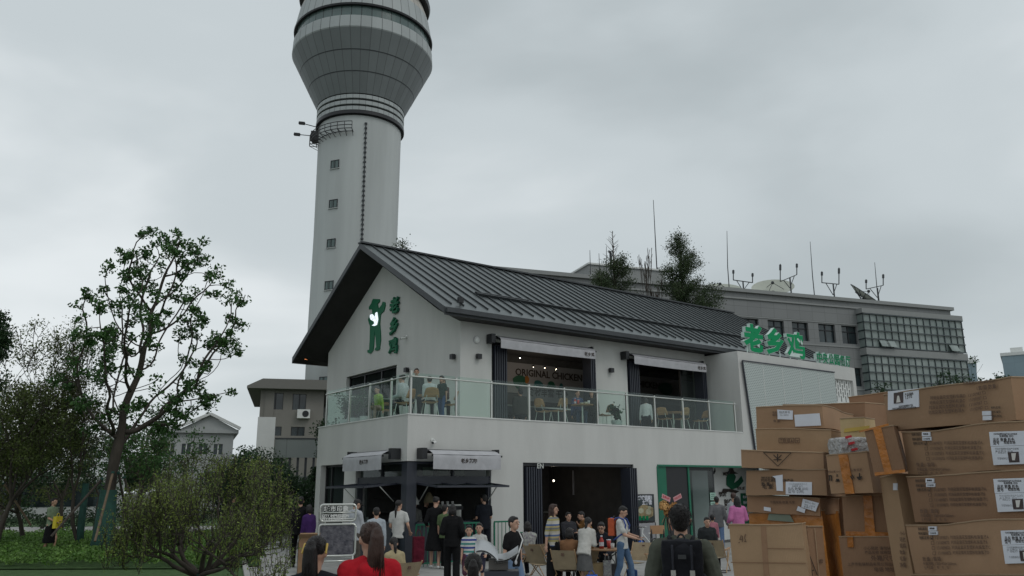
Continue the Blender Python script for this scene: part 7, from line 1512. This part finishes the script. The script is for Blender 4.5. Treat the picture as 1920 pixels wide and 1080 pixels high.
# ================================================================ FURNITURE
M['khaki'] = mat('khaki_canvas', (0.30, 0.235, 0.15), 0.9, var=0.14, vs=6, bump=0.4, bs=60); M['armwood'] = mat('arm_wood', (0.36, 0.20, 0.10), 0.5, var=0.2)
M['red_pack'] = mat('red_packaging', (0.45, 0.05, 0.04), 0.5); M['bluep'] = mat('blue_plastic', (0.02, 0.10, 0.42), 0.35); M['silver'] = mat('polished_lid', (0.42, 0.43, 0.44), 0.3, metal=0.6, var=0.05)
M['maroon'] = fab((0.10, 0.01, 0.022)); M['leafp'] = leafmat('house_plant', (0.02, 0.08, 0.025), (0.015, 0.05, 0.02)); M['tan'] = M['tan']
def camp_proto():
    t = thing('camp_chair', 'c', 'camping chair', (0, 0, 0), 0, 'khaki camping chairs')
    b = MB(); n = 6; b.add([(x, y-0.0, 0.40+0.0-0.035*sin(pi*i/n)+0.03*(-y)) for i in range(n+1) for x, y in ((-0.25+0.5*i/n, -0.25), (-0.25+0.5*i/n, 0.20))], [(2*i, 2*i+2, 2*i+3, 2*i+1) for i in range(n)])
    b.add([(p[0], p[1], p[2]-0.012) for p in b.v], [f[::-1] for f in b.f]); b.build('seat', 'khaki', t, True)
    b = MB(); vs = []; k = 6
    for j in range(5):
        for i in range(k+1): vs.append((-0.25+0.5*i/k, 0.20+0.045*j+0.035*sin(pi*i/k), 0.40+0.105*j))
    fs = [(j*(k+1)+i, j*(k+1)+i+1, (j+1)*(k+1)+i+1, (j+1)*(k+1)+i) for j in range(4) for i in range(k)]; b.add(vs, fs); b.add([(p[0], p[1]+0.014, p[2]) for p in vs], [f[::-1] for f in fs]); bk = b.build('backrest', 'khaki', t, True)
    b = MB(); b.box(-0.03, 0.03, 0.375, 0.402, 0.70, 0.76); b.build('patch', 'ink2', bk)
    for sx in (-1, 1):
        b = MB(); b.bar((0.28*sx, -0.27, 0.60), (0.28*sx, 0.26, 0.575), 0.05, 0.025); b.build('armrest', 'armwood', t)
        b = MB(); b.tube([(0.28*sx, -0.24, 0.59), (0.27*sx, 0.24, 0.015)], 0.012, 6); b.tube([(0.27*sx, -0.24, 0.015), (0.26*sx, 0.17, 0.42), (0.26*sx, 0.40, 0.84)], 0.012, 6); b.tube([(0.28*sx, 0.0, 0.58), (0.27*sx, 0.0, 0.3)], 0.01, 6); b.build('side_frame', 'wood2', t)
    for y in (-0.24, 0.24): b = MB(); b.tube([(-0.27, y, 0.02), (0.27, y, 0.02)], 0.011, 6); b.build('cross_bar', 'black', t)
    for ob in list(t.children)+list(bk.children):
        for v in ob.data.vertices: v.co.z *= 0.86; v.co.x *= 0.92
    return t
cp = camp_proto(); first = [True]
def camp(label, p, yaw):
    o = cp if first[0] else copy_tree(cp); first[0] = False; o.location = p; o.rotation_euler = (0, 0, yaw); o['label'] = label; return o
camp('khaki camping chair holding the woman in beige with a phone', D(748, 14.2), yw(748, True)+0.55)
camp('khaki camping chair seen from behind just right of the woman in the striped top', D(1084, 17.2), yw(1084, True)+0.5)
camp('khaki camping chair just left behind the woman in the striped top', D(1018, 17.8), yw(1016, True)-0.7)
camp('khaki camping chair under the person in mottled clothes', D(989, 18.4), yw(989, True)+0.6)
camp('empty khaki camping chair right of the person in blue jeans', D(1190, 18.2), yw(1190, False)-0.35)
camp('khaki camping chair under the child in the brown jacket', D(1063, 16.6), yw(1063, True)-0.3)
camp('khaki camping chair partly hidden to the right of the man with the backpack', D(1334, 19.8), yw(1334, True)-0.2)
# seated figures on the forecourt
person('woman in beige top sitting in a camping chair with a phone, ponytail down her back', D(746, 14.3), yw(746, True)+0.55, 1.50, ('tee', (0.36, 0.30, 0.18)), ('trousers', BK), ('lowpony', 'hair'), sit=0.33, sleeve=0.42, hands=((0.05, -0.30, 1.18), (-0.12, -0.26, 1.16)), hp=25, hy=-15, lean=6, extra=phone('phone in a pale case held by the seated woman in beige'))
person('person in mottled grey and purple clothes sitting in a camping chair', D(990, 18.3), yw(990, True)+0.5, 1.55, ('jacket', (0.3, 0.3, 0.28)), ('trousers', NV), ('bob', 'hair'), sit=0.38, stripes=CAMO, hands=((0.15, -0.35, 0.95), (-0.1, -0.35, 0.95)), hy=-25, lean=4)
person('child in a brown jacket sitting at the camping table, seen from behind', D(1064, 16.5), yw(1064, True)-0.25, 1.42, ('jacket', (0.20, 0.10, 0.05)), ('trousers', BK), ('bob', 'hair'), sit=0.38, child=0.12, hands=((0.1, -0.38, 1.05), (-0.1, -0.38, 1.05)), lean=8)
person('girl in a white sweater and plaid skirt leaning over the camping table', D(1092, 16.3), yw(1092, True)-0.4, 1.34, ('jacket', (0.46, 0.45, 0.42)), ('skirt', (0.1, 0.1, 0.1), 0.42, 0.22), ('lowpony', 'hair'), child=0.15, lean=26, hands=((0.10, -0.45, 1.0), (-0.12, -0.42, 1.0)), hp=10)
def specs(t, s, d):
    b = MB()
    for sg in (-1, 1): b.tube([Vector(d['hd'](0.032*sg+0.024*cos(a), -0.100, 0.012+0.018*sin(a)))*s for a in [k*pi/5 for k in range(11)]], 0.003, 5); b.tube([Vector(d['hd'](0.056*sg, -0.098, 0.014))*s, Vector(d['hd'](0.08*sg, 0.0, 0.012))*s], 0.003, 5)
    b.build('glasses', 'black', t)
person('man with glasses in dark clothes sitting behind the camping table', D(1128, 18.5), yw(1128, False)-0.2, 1.66, ('jacket', NV), ('trousers', BK), ('short', 'hair'), sit=0.34, face=True, hands=((0.15, -0.34, 1.0), (-0.15, -0.34, 1.0)), lean=18, hp=10, extra=specs)
person('man in an orange brown jacket bending over a table inside the doorway', D(1106, 23.6), yw(1106, False)-1.2, 1.68, ('jacket', (0.20, 0.10, 0.035)), ('trousers', BK), ('short', 'hair'), sit=0.45, lean=28, face=True, hands=((0.0, -0.35, 1.25), (-0.1, -0.4, 1.1)))
person('dark clothed diner seated in the doorway right of the striped top woman', D(1064, 22.5), yw(1064, False)+0.4, 1.62, ('jacket', (0.03, 0.03, 0.035)), ('trousers', BK), ('short', 'hair'), sit=0.42, face=True, hands=((0.1, -0.3, 1.15), (-0.08, -0.28, 1.2)))
person('person in dark coat crouched low behind the man with the backpack', D(1318, 20.5), yw(1318, False)+0.3, 1.6, ('jacket', (0.025, 0.028, 0.03)), ('trousers', BK), ('short', 'hair'), sit=0.38, face=True, lean=12)
# camping table with drinks
TB = D(1113, 16.9); tyw = yw(1113, True)-0.12
t = thing('camping_table', 'wood topped camping table with black crossed legs covered with snacks', 'table', TB, tyw)
b = MB()
for k in range(6): b.box(-0.50, 0.50, -0.30+k*0.10, -0.205+k*0.10, 0.665, 0.69)
b.build('tabletop', 'armwood', t)
for sx in (-1, 1): 
    b = MB(); b.tube([(0.42*sx, -0.26, 0.66), (0.42*sx, -0.26, 0.0)], 0.014, 6); b.tube([(0.42*sx, 0.26, 0.66), (0.42*sx, 0.26, 0.0)], 0.014, 6); b.tube([(0.42*sx, -0.26, 0.05), (0.42*sx, 0.26, 0.6)], 0.010, 6); b.tube([(0.42*sx, -0.26, 0.6), (0.42*sx, 0.26, 0.05)], 0.010, 6); b.build('leg_frame', 'black', t)
b = MB(); b.tube([(-0.42, -0.26, 0.05), (0.42, -0.26, 0.62)], 0.011, 6); b.tube([(-0.42, -0.26, 0.62), (0.42, -0.26, 0.05)], 0.011, 6); b.build('cross_brace', 'black', t)
TM = t.matrix_basis
b = MB(); b.box(-0.20, 0.22, -0.14, 0.14, 0, 0.42); o = b.build('carton', 'cardy', None); tag(o, 'pale carton standing on the ground under the camping table', 'cardboard box'); o.location = TM @ Vector((0.02, 0.0, 0.0)); o.rotation_euler = (0, 0, tyw)
def bottle(label, lx, ly, h, r, mb_, mc, kind='bottle', zt=0.69, M4=None, grp='drinks and snacks on the camping table', cat='bottle'):
    p = (M4 or TM) @ Vector((lx, ly, zt)); t = thing(kind, label, cat, p, 0, grp); b = MB()
    if kind == 'bottle': b.lathe([(0.001, 0), (r, 0), (r, h*0.62), (r*0.42, h*0.82), (r*0.40, h*0.9)], 14); b.build('vessel', mb_, t, True); b = MB(); b.cyl((0, 0, h*0.9), (0, 0, h), r*0.5, n=12); b.build('cap', mc, t); b = MB(); b.lathe([(r*1.03, h*0.2), (r*1.03, h*0.5)], 14); b.build('label_band', 'paper', t)
    else: b.lathe([(0.001, 0), (r*0.75, 0), (r, h), (r*0.9, h), (r*0.7, 0.01)], 14); b.build('vessel', mb_, t, True); b = MB(); b.lathe([(r*1.04, h), (r*1.04, h*1.06), (0.001, h*1.1)], 14); b.build('lid', mc, t, True)
    return t
bottle('tall red bottle with a pale label at the left of the camping table', -0.12, 0.0, 0.25, 0.045, 'red_pack', 'paper'); bottle('red tumbler left of the tall red bottle', -0.26, -0.05, 0.16, 0.045, 'red_pack', 'paper', 'cup', cat='cup'); bottle('slim red drink at the right of the camping table', 0.27, -0.05, 0.2, 0.03, 'red_pack', 'paper')
bottle('white paper cup at the front of the camping table', -0.34, 0.05, 0.10, 0.04, 'sole', 'sole', 'cup', cat='cup'); bottle('brown snack tub in the middle of the camping table', 0.08, -0.02, 0.09, 0.055, 'wood', 'paper', 'cup', cat='cup')
def softbag(name, label, p, w_, d_, h_, m, cat='bag', yaw=0, handles=True, seed=0, hm=None):
    t = thing(name, label, cat, p, yaw); b = MB(); b.box(-w_/2, w_/2, -d_/2, d_/2, 0.0, h_*0.9); b.ell((0, 0, h_*0.35), (w_*0.56, d_*0.62, h_*0.36), 12); me = remesh(b, 0.012, 6, 'bag', 0.012, 7); meshobj('bag_body', me, m, t)
    if handles: b = MB(); b.tube([(w_*0.25*cos(a), 0, h_*0.86+h_*0.28*sin(a)) for a in [k*pi/6 for k in range(7)]], 0.008, 6); b.build('handle', hm or m, t, True)
    return t
softbag('bag', 'bright blue bag on the ground left of the camping table', D(1104, 16.2), 0.22, 0.14, 0.30, 'bluep'); softbag('bag', 'dark grey bag on the ground behind the person in blue jeans', D(1140, 17.2), 0.34, 0.2, 0.42, fab((0.05, 0.05, 0.055))); softbag('bag', 'white patterned tote hanging low between the table and the person in blue jeans', D(1133, 16.6), 0.16, 0.1, 0.55, CAMO)
softbag('bag', 'blue bag on the ground beside the empty camping chair', D(1178, 17.2), 0.2, 0.16, 0.30, fab((0.02, 0.05, 0.13)))
softbag('bag', 'tall maroon shopping trolley bag left of the woman in the long black dress', D(787, 19.7)+Vector((0, 0, 0.2)), 0.26, 0.18, 0.66, M['maroon'], yaw=0.3); softbag('bag', 'black bag slung low beside the man in the black jacket', D(588, 20.3), 0.5, 0.3, 0.85, fab(BK), handles=False)
t = thing('cardboard_box', 'open brown cardboard box standing behind the sailor collar girl', 'cardboard box', D(588, 17.6), 0.2)
b = MB(); b.box(-0.22, 0.22, -0.15, 0.15, 0.25, 0.92); b.build('carton', 'card', t)
for sy in (-1, 1): b = MB(); b.bar((-0.22, 0.15*sy, 0.92), (0.22, 0.15*sy, 0.92), 0.01, 0.01); b.quad((-0.22, 0.15*sy, 0.92), (0.22, 0.15*sy, 0.92), (0.22, 0.25*sy, 1.0), (-0.22, 0.25*sy, 1.0)); b.build('flap', 'card3', t)
b = MB(); b.box(-0.24, 0.24, -0.17, 0.17, 0.18, 0.245); b.tube([(-0.2, -0.2, 0.09), (-0.2, -0.16, 0.09)], 0.09, 14); b.tube([(0.2, -0.2, 0.09), (0.2, -0.16, 0.09)], 0.09, 14); b.build('trolley_base', 'black', t)
# ---- metal rack sign
rk = thing('rack_sign', 'rounded tube frame stand with cut out characters above and a dark relief map below', 'sign stand', D(636, 15.6), yw(636, False)+0.06)
zz = lambda y: at(636, y, 15.6).z; xx = lambda x: (at(x, 960, 15.6)-at(636, 960, 15.6)).length*(1 if x > 636 else -1)
def rring(x0, x1, z0, z1, r=0.02, c=0.06, nm='tube_frame'):
    b = MB(); pts = []
    for cx, cz, a0 in ((x1-c, z1-c, 0), (x0+c, z1-c, 90), (x0+c, z0+c, 180), (x1-c, z0+c, 270)):
        for k in range(5): a = radians(a0+k*22.5); pts.append((cx+c*cos(a), 0, cz+c*sin(a)))
    pts.append(pts[0]); pts.append(pts[1]); b.tube(pts, r, 8); return b.build(nm, 'steel', rk, True)
rring(xx(603), xx(670), zz(977), zz(946)); rring(xx(602), xx(671), zz(1042), zz(983))
b = MB()
for y in (961, 973): b.tube([(xx(604), 0, zz(y)), (xx(669), 0, zz(y))], 0.014, 7)
b.build('rail', 'steel', rk, True)
for x in (613, 661): b = MB(); b.tube([(xx(x), 0, zz(985)), (xx(x), 0, zz(975))], 0.016, 7); b.build('connector', 'steel', rk)
b = MB(); b.tube([(xx(606), 0, zz(1052)), (xx(668), 0, zz(1052))], 0.02, 8); b.build('lower_rail', 'steel', rk, True)
for x in (607, 667): b = MB(); b.tube([(xx(x), 0, zz(1040)), (xx(x), 0, 0.03), (xx(x), -0.3, 0.02)], 0.02, 8); b.build('leg', 'steel', rk, True)
M['relief'] = mat('relief_map', (0.13, 0.125, 0.14), 0.6, col2=(0.025, 0.025, 0.04), vs=10, bump=1.0, bs=14)
b = MB(); b.box(xx(605), xx(668), -0.004, 0.012, zz(1040), zz(985)); b.build('relief_panel', 'relief', rk)
b = MB(); text(b, '城市印象', frame((xx(633), -0.014, zz(954.5)), (1, 0, 0), (0, 0, 1)), 0.105, 0.005, 0.003, 1.15); text(b, 'CITY IMPRESSION', frame((xx(632), -0.014, zz(967)), (1, 0, 0), (0, 0, 1)), 0.062, 0.003, 0.003); text(b, 'CITY IMPRESSION', frame((xx(628), -0.014, zz(972.5)), (1, 0, 0), (0, 0, 1)), 0.058, 0.003, 0.003)
b.build('lettering', 'sole', rk)
# ---- silver clam shell lid on a cart
lp = D(930, 9.6); t = thing('grill_cart', 'cart with a half open silver domed lid in front of the boys', 'cart', lp, yw(930, False))
zl = lambda y: at(930, y, 9.6).z; xl = lambda x: (at(x, 1040, 9.6)-at(930, 1040, 9.6)).length*(1 if x > 930 else -1)
b = MB(); vs = []; n = 12
for j, yy in enumerate((-0.14, 0.0, 0.14)):
    for i in range(n+1):
        f = i/n; x = xl(891)+(xl(934)-xl(891))*f; z = zl(1024)*(1-f)+zl(1042)*f+0.055*sin(pi*f)**0.8; vs.append((x, yy*1.1, z+yy*0.34+(0.03 if j == 1 else 0)))
b.add(vs, [(j*(n+1)+i, j*(n+1)+i+1, (j+1)*(n+1)+i+1, (j+1)*(n+1)+i) for j in range(2) for i in range(n)]); b.add([(p[0], p[1], p[2]-0.02) for p in vs], [((j+1)*(n+1)+i, (j+1)*(n+1)+i+1, j*(n+1)+i+1, j*(n+1)+i) for j in range(2) for i in range(n)]); b.build('lid_left', 'silver', t, True)
b = MB(); vs = []
for j, yy in enumerate((-0.14, 0.0, 0.14)):
    for i in range(n+1):
        f = i/n; x = xl(928)+(xl(972)-xl(928))*f; z = zl(1045)*(1-f)+zl(1029)*f-0.03*sin(pi*f); vs.append((x, yy*1.1, z+yy*0.18-(0.02 if j == 1 else 0)))
b.add(vs, [(j*(n+1)+i, j*(n+1)+i+1, (j+1)*(n+1)+i+1, (j+1)*(n+1)+i) for j in range(2) for i in range(n)]); b.add([(p[0], p[1], p[2]-0.02) for p in vs], [((j+1)*(n+1)+i, (j+1)*(n+1)+i+1, j*(n+1)+i+1, j*(n+1)+i) for j in range(2) for i in range(n)]); b.build('lid_right', 'silver', t, True)
b = MB(); b.box(xl(916), xl(952), -0.12, 0.12, zl(1066), zl(1048)); b.build('drum', fab((0.09, 0.085, 0.08)), t); b = MB(); b.box(xl(908), xl(972), -0.14, 0.14, zl(1082), zl(1069)); b.build('cart_top', 'navy', t)
for x in (911, 968):
    for y in (-0.12, 0.12): b = MB(); b.tube([(xl(x), y, zl(1080)), (xl(x), y, 0.0)], 0.014, 6); b.build('leg', 'black', t)
# ---- flower stand
M['petal'] = mat('orange_flower', (0.50, 0.20, 0.06), 0.7, col2=(0.6, 0.42, 0.16), vs=30); M['wrap'] = mat('orange_paper', (0.55, 0.19, 0.09), 0.7, var=0.2, vs=8); M['pinkp'] = mat('pink_paper', (0.55, 0.28, 0.30), 0.7, var=0.1)
fp = onv(1250, 985, -0.7)[0]; t = bthing('flower_stand', 'tall congratulatory flower stand with orange blooms, pink ribbons and orange paper', 'flowers', fp, -0.7, 0)
b = MB()
for a in (0, 2.1, 4.2): b.tube([(0, 0, 1.1), (0.3*cos(a), 0.3*sin(a), 0)], 0.015, 6)
b.build('tripod', 'black', t)
P = []; rs = np.random.default_rng(5)
for cx, cz, r, n_ in ((-0.12, 1.32, 0.2, 500), (0.33, 1.22, 0.22, 500), (0.1, 1.12, 0.2, 300)):
    q = rs.normal(size=(n_, 3)); q /= np.linalg.norm(q, axis=1)[:, None]; P.append(q*r*np.array([1, 0.6, 0.8])*(0.6+0.45*rs.random((n_, 1)))+np.array([cx, -0.05, cz]))
leaves('blooms', np.concatenate(P), 0.075, 'petal', t, 5, 0.9)
b = MB()
for k in range(9): a0 = radians(200+k*18); a1 = radians(214+k*18); b.add([(0, -0.04, 1.12), (0.42*cos(a0), -0.2, 1.02+0.45*sin(a0)), (0.43*cos(a1), -0.12, 1.02+0.45*sin(a1))], [(0, 1, 2)])
b.build('paper_fan', 'wrap', t)
for sx, tx in ((-1, '生意兴隆'), (1, '开业大吉')):
    b = MB(); c_ = Vector((0.12+0.26*sx, -0.16, 1.55)); ex = Vector((1, 0, 0.35*sx)).normalized(); ez = Vector((-0.35*sx, 0, 1)).normalized(); b.obox(c_, ex*0.19, (0, 0.006, 0), ez*0.07); o = b.build('ribbon', 'pinkp', t); b = MB(); text(b, tx, frame(c_+Vector((0, -0.009, 0)), ex, ez), 0.08, bold=0.002); b.build('ribbon_text', 'red', o)
# ---- small white bicycle with blue disc, and a wooden topped high table
bp_ = onv(1215, 1020, -1.1)[0]; t = bthing('kids_bicycle', 'small white child bicycle with a blue wheel beside the grey board', 'bicycle', bp_, -1.1, 0)
for x, r, m in ((-0.30, 0.19, 'bluep'), (0.30, 0.19, 'sole')):
    b = MB(); b.tube([(x+r*cos(a), 0, r+0.01+r*sin(a)) for a in [k*pi/10 for k in range(21)]], 0.02, 7); wh_ = b.build('wheel', 'black', t, True); b = MB(); b.cyl((x, -0.012, r+0.01), (x, 0.012, r+0.01), r*0.86, n=20); b.build('wheel_disc', m, wh_)
b = MB(); b.tube([(-0.30, 0, 0.2), (-0.2, 0, 0.62), (-0.18, 0, 0.72)], 0.018, 7); b.tube([(-0.22, 0, 0.55), (0.08, 0, 0.28), (0.30, 0, 0.2)], 0.02, 7); b.tube([(0.08, 0, 0.28), (0.14, 0, 0.52)], 0.018, 7); b.tube([(0.14, 0, 0.5), (0.30, 0, 0.2)], 0.012, 6); b.build('frame', 'white', t, True)
b = MB(); b.tube([(-0.24, -0.2, 0.74), (-0.18, 0, 0.72), (-0.24, 0.2, 0.74)], 0.014, 7); b.build('handlebar', 'steel', t, True); b = MB(); b.ell((0.15, 0, 0.54), (0.12, 0.06, 0.03), 12); b.build('saddle', 'sole', t, True)
tp = D(1228, 19.0); t = thing('folding_table', 'small wooden topped table on slim dark legs left of the man with the backpack', 'table', tp, yw(1228, False)+0.3)
b = MB(); b.box(-0.16, 0.16, -0.02, 0.02, 0.86, 1.04); b.build('top_panel', 'armwood', t)
for sx in (-1, 1): b = MB(); b.tube([(0.14*sx, 0.0, 1.0), (0.15*sx, -0.2, 0.0)], 0.014, 6); b.tube([(0.14*sx, 0.0, 1.0), (0.16*sx, 0.2, 0.0)], 0.014, 6); b.build('leg_pair', 'black', t)
# small paper cup on the ground
t = thing('paper_cup', 'white paper cup lying on the paving left of the long skirted woman', 'cup', D(1014, 17.6)+Vector((0, 0, 0.045)), 0.4); b = MB(); b.tube([(-0.06, 0, 0), (0.06, 0, 0)], [0.032, 0.045], 12); b.build('vessel', 'sole', t, True); b = MB(); b.tube([(0.06, 0, 0), (0.067, 0, 0)], 0.047, 12); b.build('rim', 'paper', t, True)
# ================================================================ TERRACE
TZ = 3.718
def tv(x, v, z=TZ): u_, _ = onv(x, 780, v); p = bw(u_, v, z); return p
def tchair_proto():
    t = thing('terrace_chair', 'c', 'chair', (0, 0, 0), 0, 'plywood shell chairs on the terrace')
    def shell(f, th, nm, m):
        b = MB(); n, k = 8, 5; A = [f(i/n, j/k) for j in range(k+1) for i in range(n+1)]; fs = [(j*(n+1)+i, j*(n+1)+i+1, (j+1)*(n+1)+i+1, (j+1)*(n+1)+i) for j in range(k) for i in range(n)]
        b.add(A, fs); b.add([tuple(Vector(p)+Vector(th)) for p in A], [q[::-1] for q in fs])
        rim = [i for i in range(n+1)]+[j*(n+1)+n for j in range(1, k+1)]+[k*(n+1)+i for i in range(n-1, -1, -1)]+[j*(n+1) for j in range(k-1, 0, -1)]; N_ = len(A); b.f += [(rim[i], rim[i]+N_, rim[(i+1) % len(rim)]+N_, rim[(i+1) % len(rim)]) for i in range(len(rim))]; b.m += [0]*len(rim)
        return b.build(nm, m, t, True)
    def se(u, v): x = (u-0.5)*2; w_ = 0.22-0.03*abs(v-0.5)*2; return (x*w_, -0.22+0.42*v, 0.44+0.025*x*x+(0.02 if v < 0.15 else 0)-0.015*sin(pi*v))
    def bk(u, v): x = (u-0.5)*2; w_ = 0.215*(1-0.22*v*v); return (x*w_, 0.22+0.07*v-0.05*x*x, 0.56+0.27*v*(1-0.12*x*x))
    shell(se, (0, 0, -0.012), 'seat', 'wood'); shell(bk, (0, 0.012, 0), 'backrest', 'wood')
    for sx in (-1, 1):
        for y0, y1 in ((-0.16, -0.22), (0.15, 0.22)): b = MB(); b.tube([(0.15*sx, y0, 0.43), (0.21*sx, y1, 0.0)], 0.011, 6); b.build('leg', 'steel', t)
        b = MB(); b.tube([(0.16*sx, 0.14, 0.44), (0.15*sx, 0.235, 0.5), (0.14*sx, 0.25, 0.62)], 0.010, 6); b.build('back_stay', 'steel', t)
    return t
tc_ = tchair_proto(); ft = [True]
def tch(label, p, yaw):
    o = tc_ if ft[0] else copy_tree(tc_); ft[0] = False; o.location = p; o.rotation_euler = (0, 0, yaw); o['label'] = label
tch('plywood chair with its back to the camera at the terrace corner table', tv(806, 0.42), BROT+pi-0.35); tch('plywood chair just left of the terrace corner post', bw(0.45, 1.0, TZ), BROT+pi+0.5); tch('plywood chair right of the child in dark shirt at the corner', tv(840, 0.75), BROT+pi+0.9)
tch('plywood chair turned sideways, left of the food laden round table', tv(1020, 0.8), BROT+pi/2+0.15); tch('plywood chair with its back to the rail beside the food laden round table', tv(1047, 0.45), BROT+pi+0.1); tch('plywood chair between the round table and the potted plant', tv(1134, 0.8), BROT-pi/2-0.2)
tch('plywood chair left of the pale one in front of the right upper door', tv(1246, 0.7), BROT+pi/2+0.3); tch('pale plywood chair with its back to the rail in front of the right upper door', tv(1277, 0.45), BROT+pi); tch('plywood chair at the far right end of the terrace', tv(1313, 0.65), BROT-pi/2-0.3)
tch('plywood chair on the gable side of the terrace beside the child in green', bw(1.0, 3.1, TZ), BROT+pi/2)
def rtable(label, p, r=0.36, h=0.73):
    t = thing('round_table', label, 'table', p, 0, 'round terrace tables'); b = MB(); b.cyl((0, 0, h-0.025), (0, 0, h), r, n=28); b.build('tabletop', 'wood', t); b = MB(); b.cyl((0, 0, 0.02), (0, 0, h-0.026), 0.03, n=12); b.build('column', 'steel', t); b = MB(); b.lathe([(0.24, 0), (0.24, 0.015), (0.03, 0.035)], 20); b.build('foot', 'black', t); return t
r1 = rtable('round terrace table by the corner between the seated diners', bw(1.35, 1.15, TZ)); r2 = rtable('round terrace table covered with food and drinks in front of the left upper door', tv(1092, 0.75)); rtable('round terrace table between the chairs at the right upper door', tv(1262, 1.0)); rtable('round terrace table at the gable side', bw(1.3, 3.9, TZ))
T2 = Matrix.Translation(r2.location)
for k, (x, y, h_, r_, m_, kd, lb) in enumerate(((-0.22, 0.05, 0.22, 0.035, 'red_pack', 'bottle', 'pink bottle at the left of the terrace food table'), (-0.13, -0.08, 0.14, 0.04, 'red_pack', 'cup', 'pink cup on the terrace food table'), (0.0, 0.05, 0.07, 0.07, 'pic', 'cup', 'bowl in the middle of the terrace food table'), (0.12, -0.05, 0.08, 0.06, 'pic', 'cup', 'bowl right of the middle one on the terrace table'), (0.22, 0.06, 0.13, 0.04, 'sole', 'cup', 'white cup at the right of the terrace food table'))):
    bottle(lb, x, y, h_, r_, m_, 'paper', kd, 0.73, T2, 'food and drinks on the terrace table', 'bottle' if kd == 'bottle' else 'cup')
# terrace diners
GT_ = 'diners on the terrace'
person('woman in white shirt with her back to the corner of the terrace rail', bw(0.62, 1.22, TZ), BROT+pi+0.5, 1.66, ('jacket', (0.42, 0.45, 0.46)), ('trousers', NV), ('bun', 'hair'), sit=0.45, lean=14, hands=((0.1, -0.35, 1.05), (-0.15, -0.3, 1.05)), group=GT_)
person('person in white shirt seated with back to the rail at the terrace corner', tv(806, 0.46), BROT+pi-0.35, 1.5, ('jacket', (0.45, 0.47, 0.48)), ('trousers', NV), ('short', 'hair'), sit=0.45, lean=14, hands=((0.1, -0.35, 1.1), (-0.1, -0.35, 1.1)), group=GT_)
person('woman facing the camera across the corner terrace table', bw(1.75, 1.15, TZ), BROT-0.4, 1.6, ('tee', (0.10, 0.06, 0.06)), ('trousers', NV), ('bob', 'hairb'), sit=0.45, lean=10, face=True, hands=((0.1, -0.3, 1.2), (-0.1, -0.3, 1.2)), group=GT_)
person('child in dark shirt and blue jeans standing right of the corner terrace table', tv(829, 0.62), BROT-1.1, 1.22, ('tee', (0.03, 0.05, 0.045)), ('jeans', (0.05, 0.09, 0.2)), ('short', 'hair'), child=0.22, face=True, sleeve=0.4, lean=6, group=GT_)
person('person in dark top standing behind the woman in white at the corner', bw(1.5, 2.2, TZ), BROT-0.5, 1.64, ('jacket', (0.06, 0.07, 0.07)), ('trousers', NV), ('short', 'hair'), lean=12, face=True, group=GT_)
person('child in green and yellow top sitting at the gable side of the terrace', bw(0.62, 2.75, TZ), BROT-1.3, 1.32, ('tee', (0.26, 0.40, 0.06)), ('trousers', (0.2, 0.16, 0.12)), ('short', 'hair'), sit=0.42, child=0.16, face=True, lean=16, group=GT_)
person('dark clothed adult sitting just inside the left upper door with back turned', bw(5.2, 1.95, TZ), BROT+pi-0.2, 1.72, ('jacket', (0.04, 0.038, 0.035)), ('trousers', NV), ('short', 'hair'), sit=0.4, build=1.25, group=GT_)
person('diner with jeans behind the terrace food table', tv(1082, 1.25), BROT-0.3, 1.6, ('tee', (0.05, 0.07, 0.14)), ('jeans', (0.05, 0.07, 0.12)), ('short', 'hair'), sit=0.45, face=True, lean=8, group=GT_)
person('diner in black right of the terrace food table', tv(1112, 1.0), BROT-1.0, 1.6, ('tee', (0.03, 0.03, 0.03)), ('trousers', BK), ('bob', 'hair'), sit=0.45, face=True, lean=8, group=GT_)
person('person in a white shirt bending near the left edge of the right upper door', tv(1211, 1.0), BROT+pi-0.9, 1.58, ('tee', (0.45, 0.46, 0.46)), ('trousers', NV), ('bob', 'hair'), sit=0.45, lean=25, group=GT_)
# potted plants
def potplant(label, p, h, wd, n, group='potted plants on the terrace', seed=1, ls=0.13):
    t = thing('potted_plant', label, 'potted plant', p, 0, group); b = MB(); b.lathe([(0.001, 0), (0.14, 0), (0.19, 0.26), (0.17, 0.26), (0.16, 0.22), (0.001, 0.22)], 20); b.build('pot', 'wh', t, True)
    b = MB(); P = []; rs = np.random.default_rng(seed); rng = random.Random(seed)
    for k in range(9):
        a = rng.uniform(0, 6.28); q = Vector((cos(a)*wd*rng.uniform(.3, 1), sin(a)*wd*rng.uniform(.3, 1), h*rng.uniform(.5, 1))); b.tube([(0, 0, 0.2), q*0.5+Vector((0, 0, 0.25)), q], [0.009, 0.006, 0.004], 5); m_ = n//9; tt = rs.random((m_, 1))**0.6; P.append(np.array(q)*(0.35+0.65*tt)+rs.normal(size=(m_, 3))*0.06+np.array([0, 0, 0.1]))
    b.build('stems', 'twig', t, True); leaves('foliage', np.concatenate(P), ls, 'leafp', t, seed, 0.6, 0.3)
potplant('broad leaved potted plant on the terrace between the two upper doors', tv(1156, 0.45), 0.72, 0.30, 110, seed=3, ls=0.17)
for k, v in enumerate((3.4, 4.1, 4.8)): potplant(('nearest of the three potted shrubs', 'middle one of the three potted shrubs', 'farthest of the three potted shrubs')[k]+' behind the gable glass, added to mimic reflected leaves', bw(0.5, v, TZ), 1.0, 0.34, 500, 'shrubs added to mimic leaves reflected in the gable window', 20+k, 0.075)  # shrubs added to stand in for foliage reflected in the gable window

bpy.data.scenes.remove(_TS)
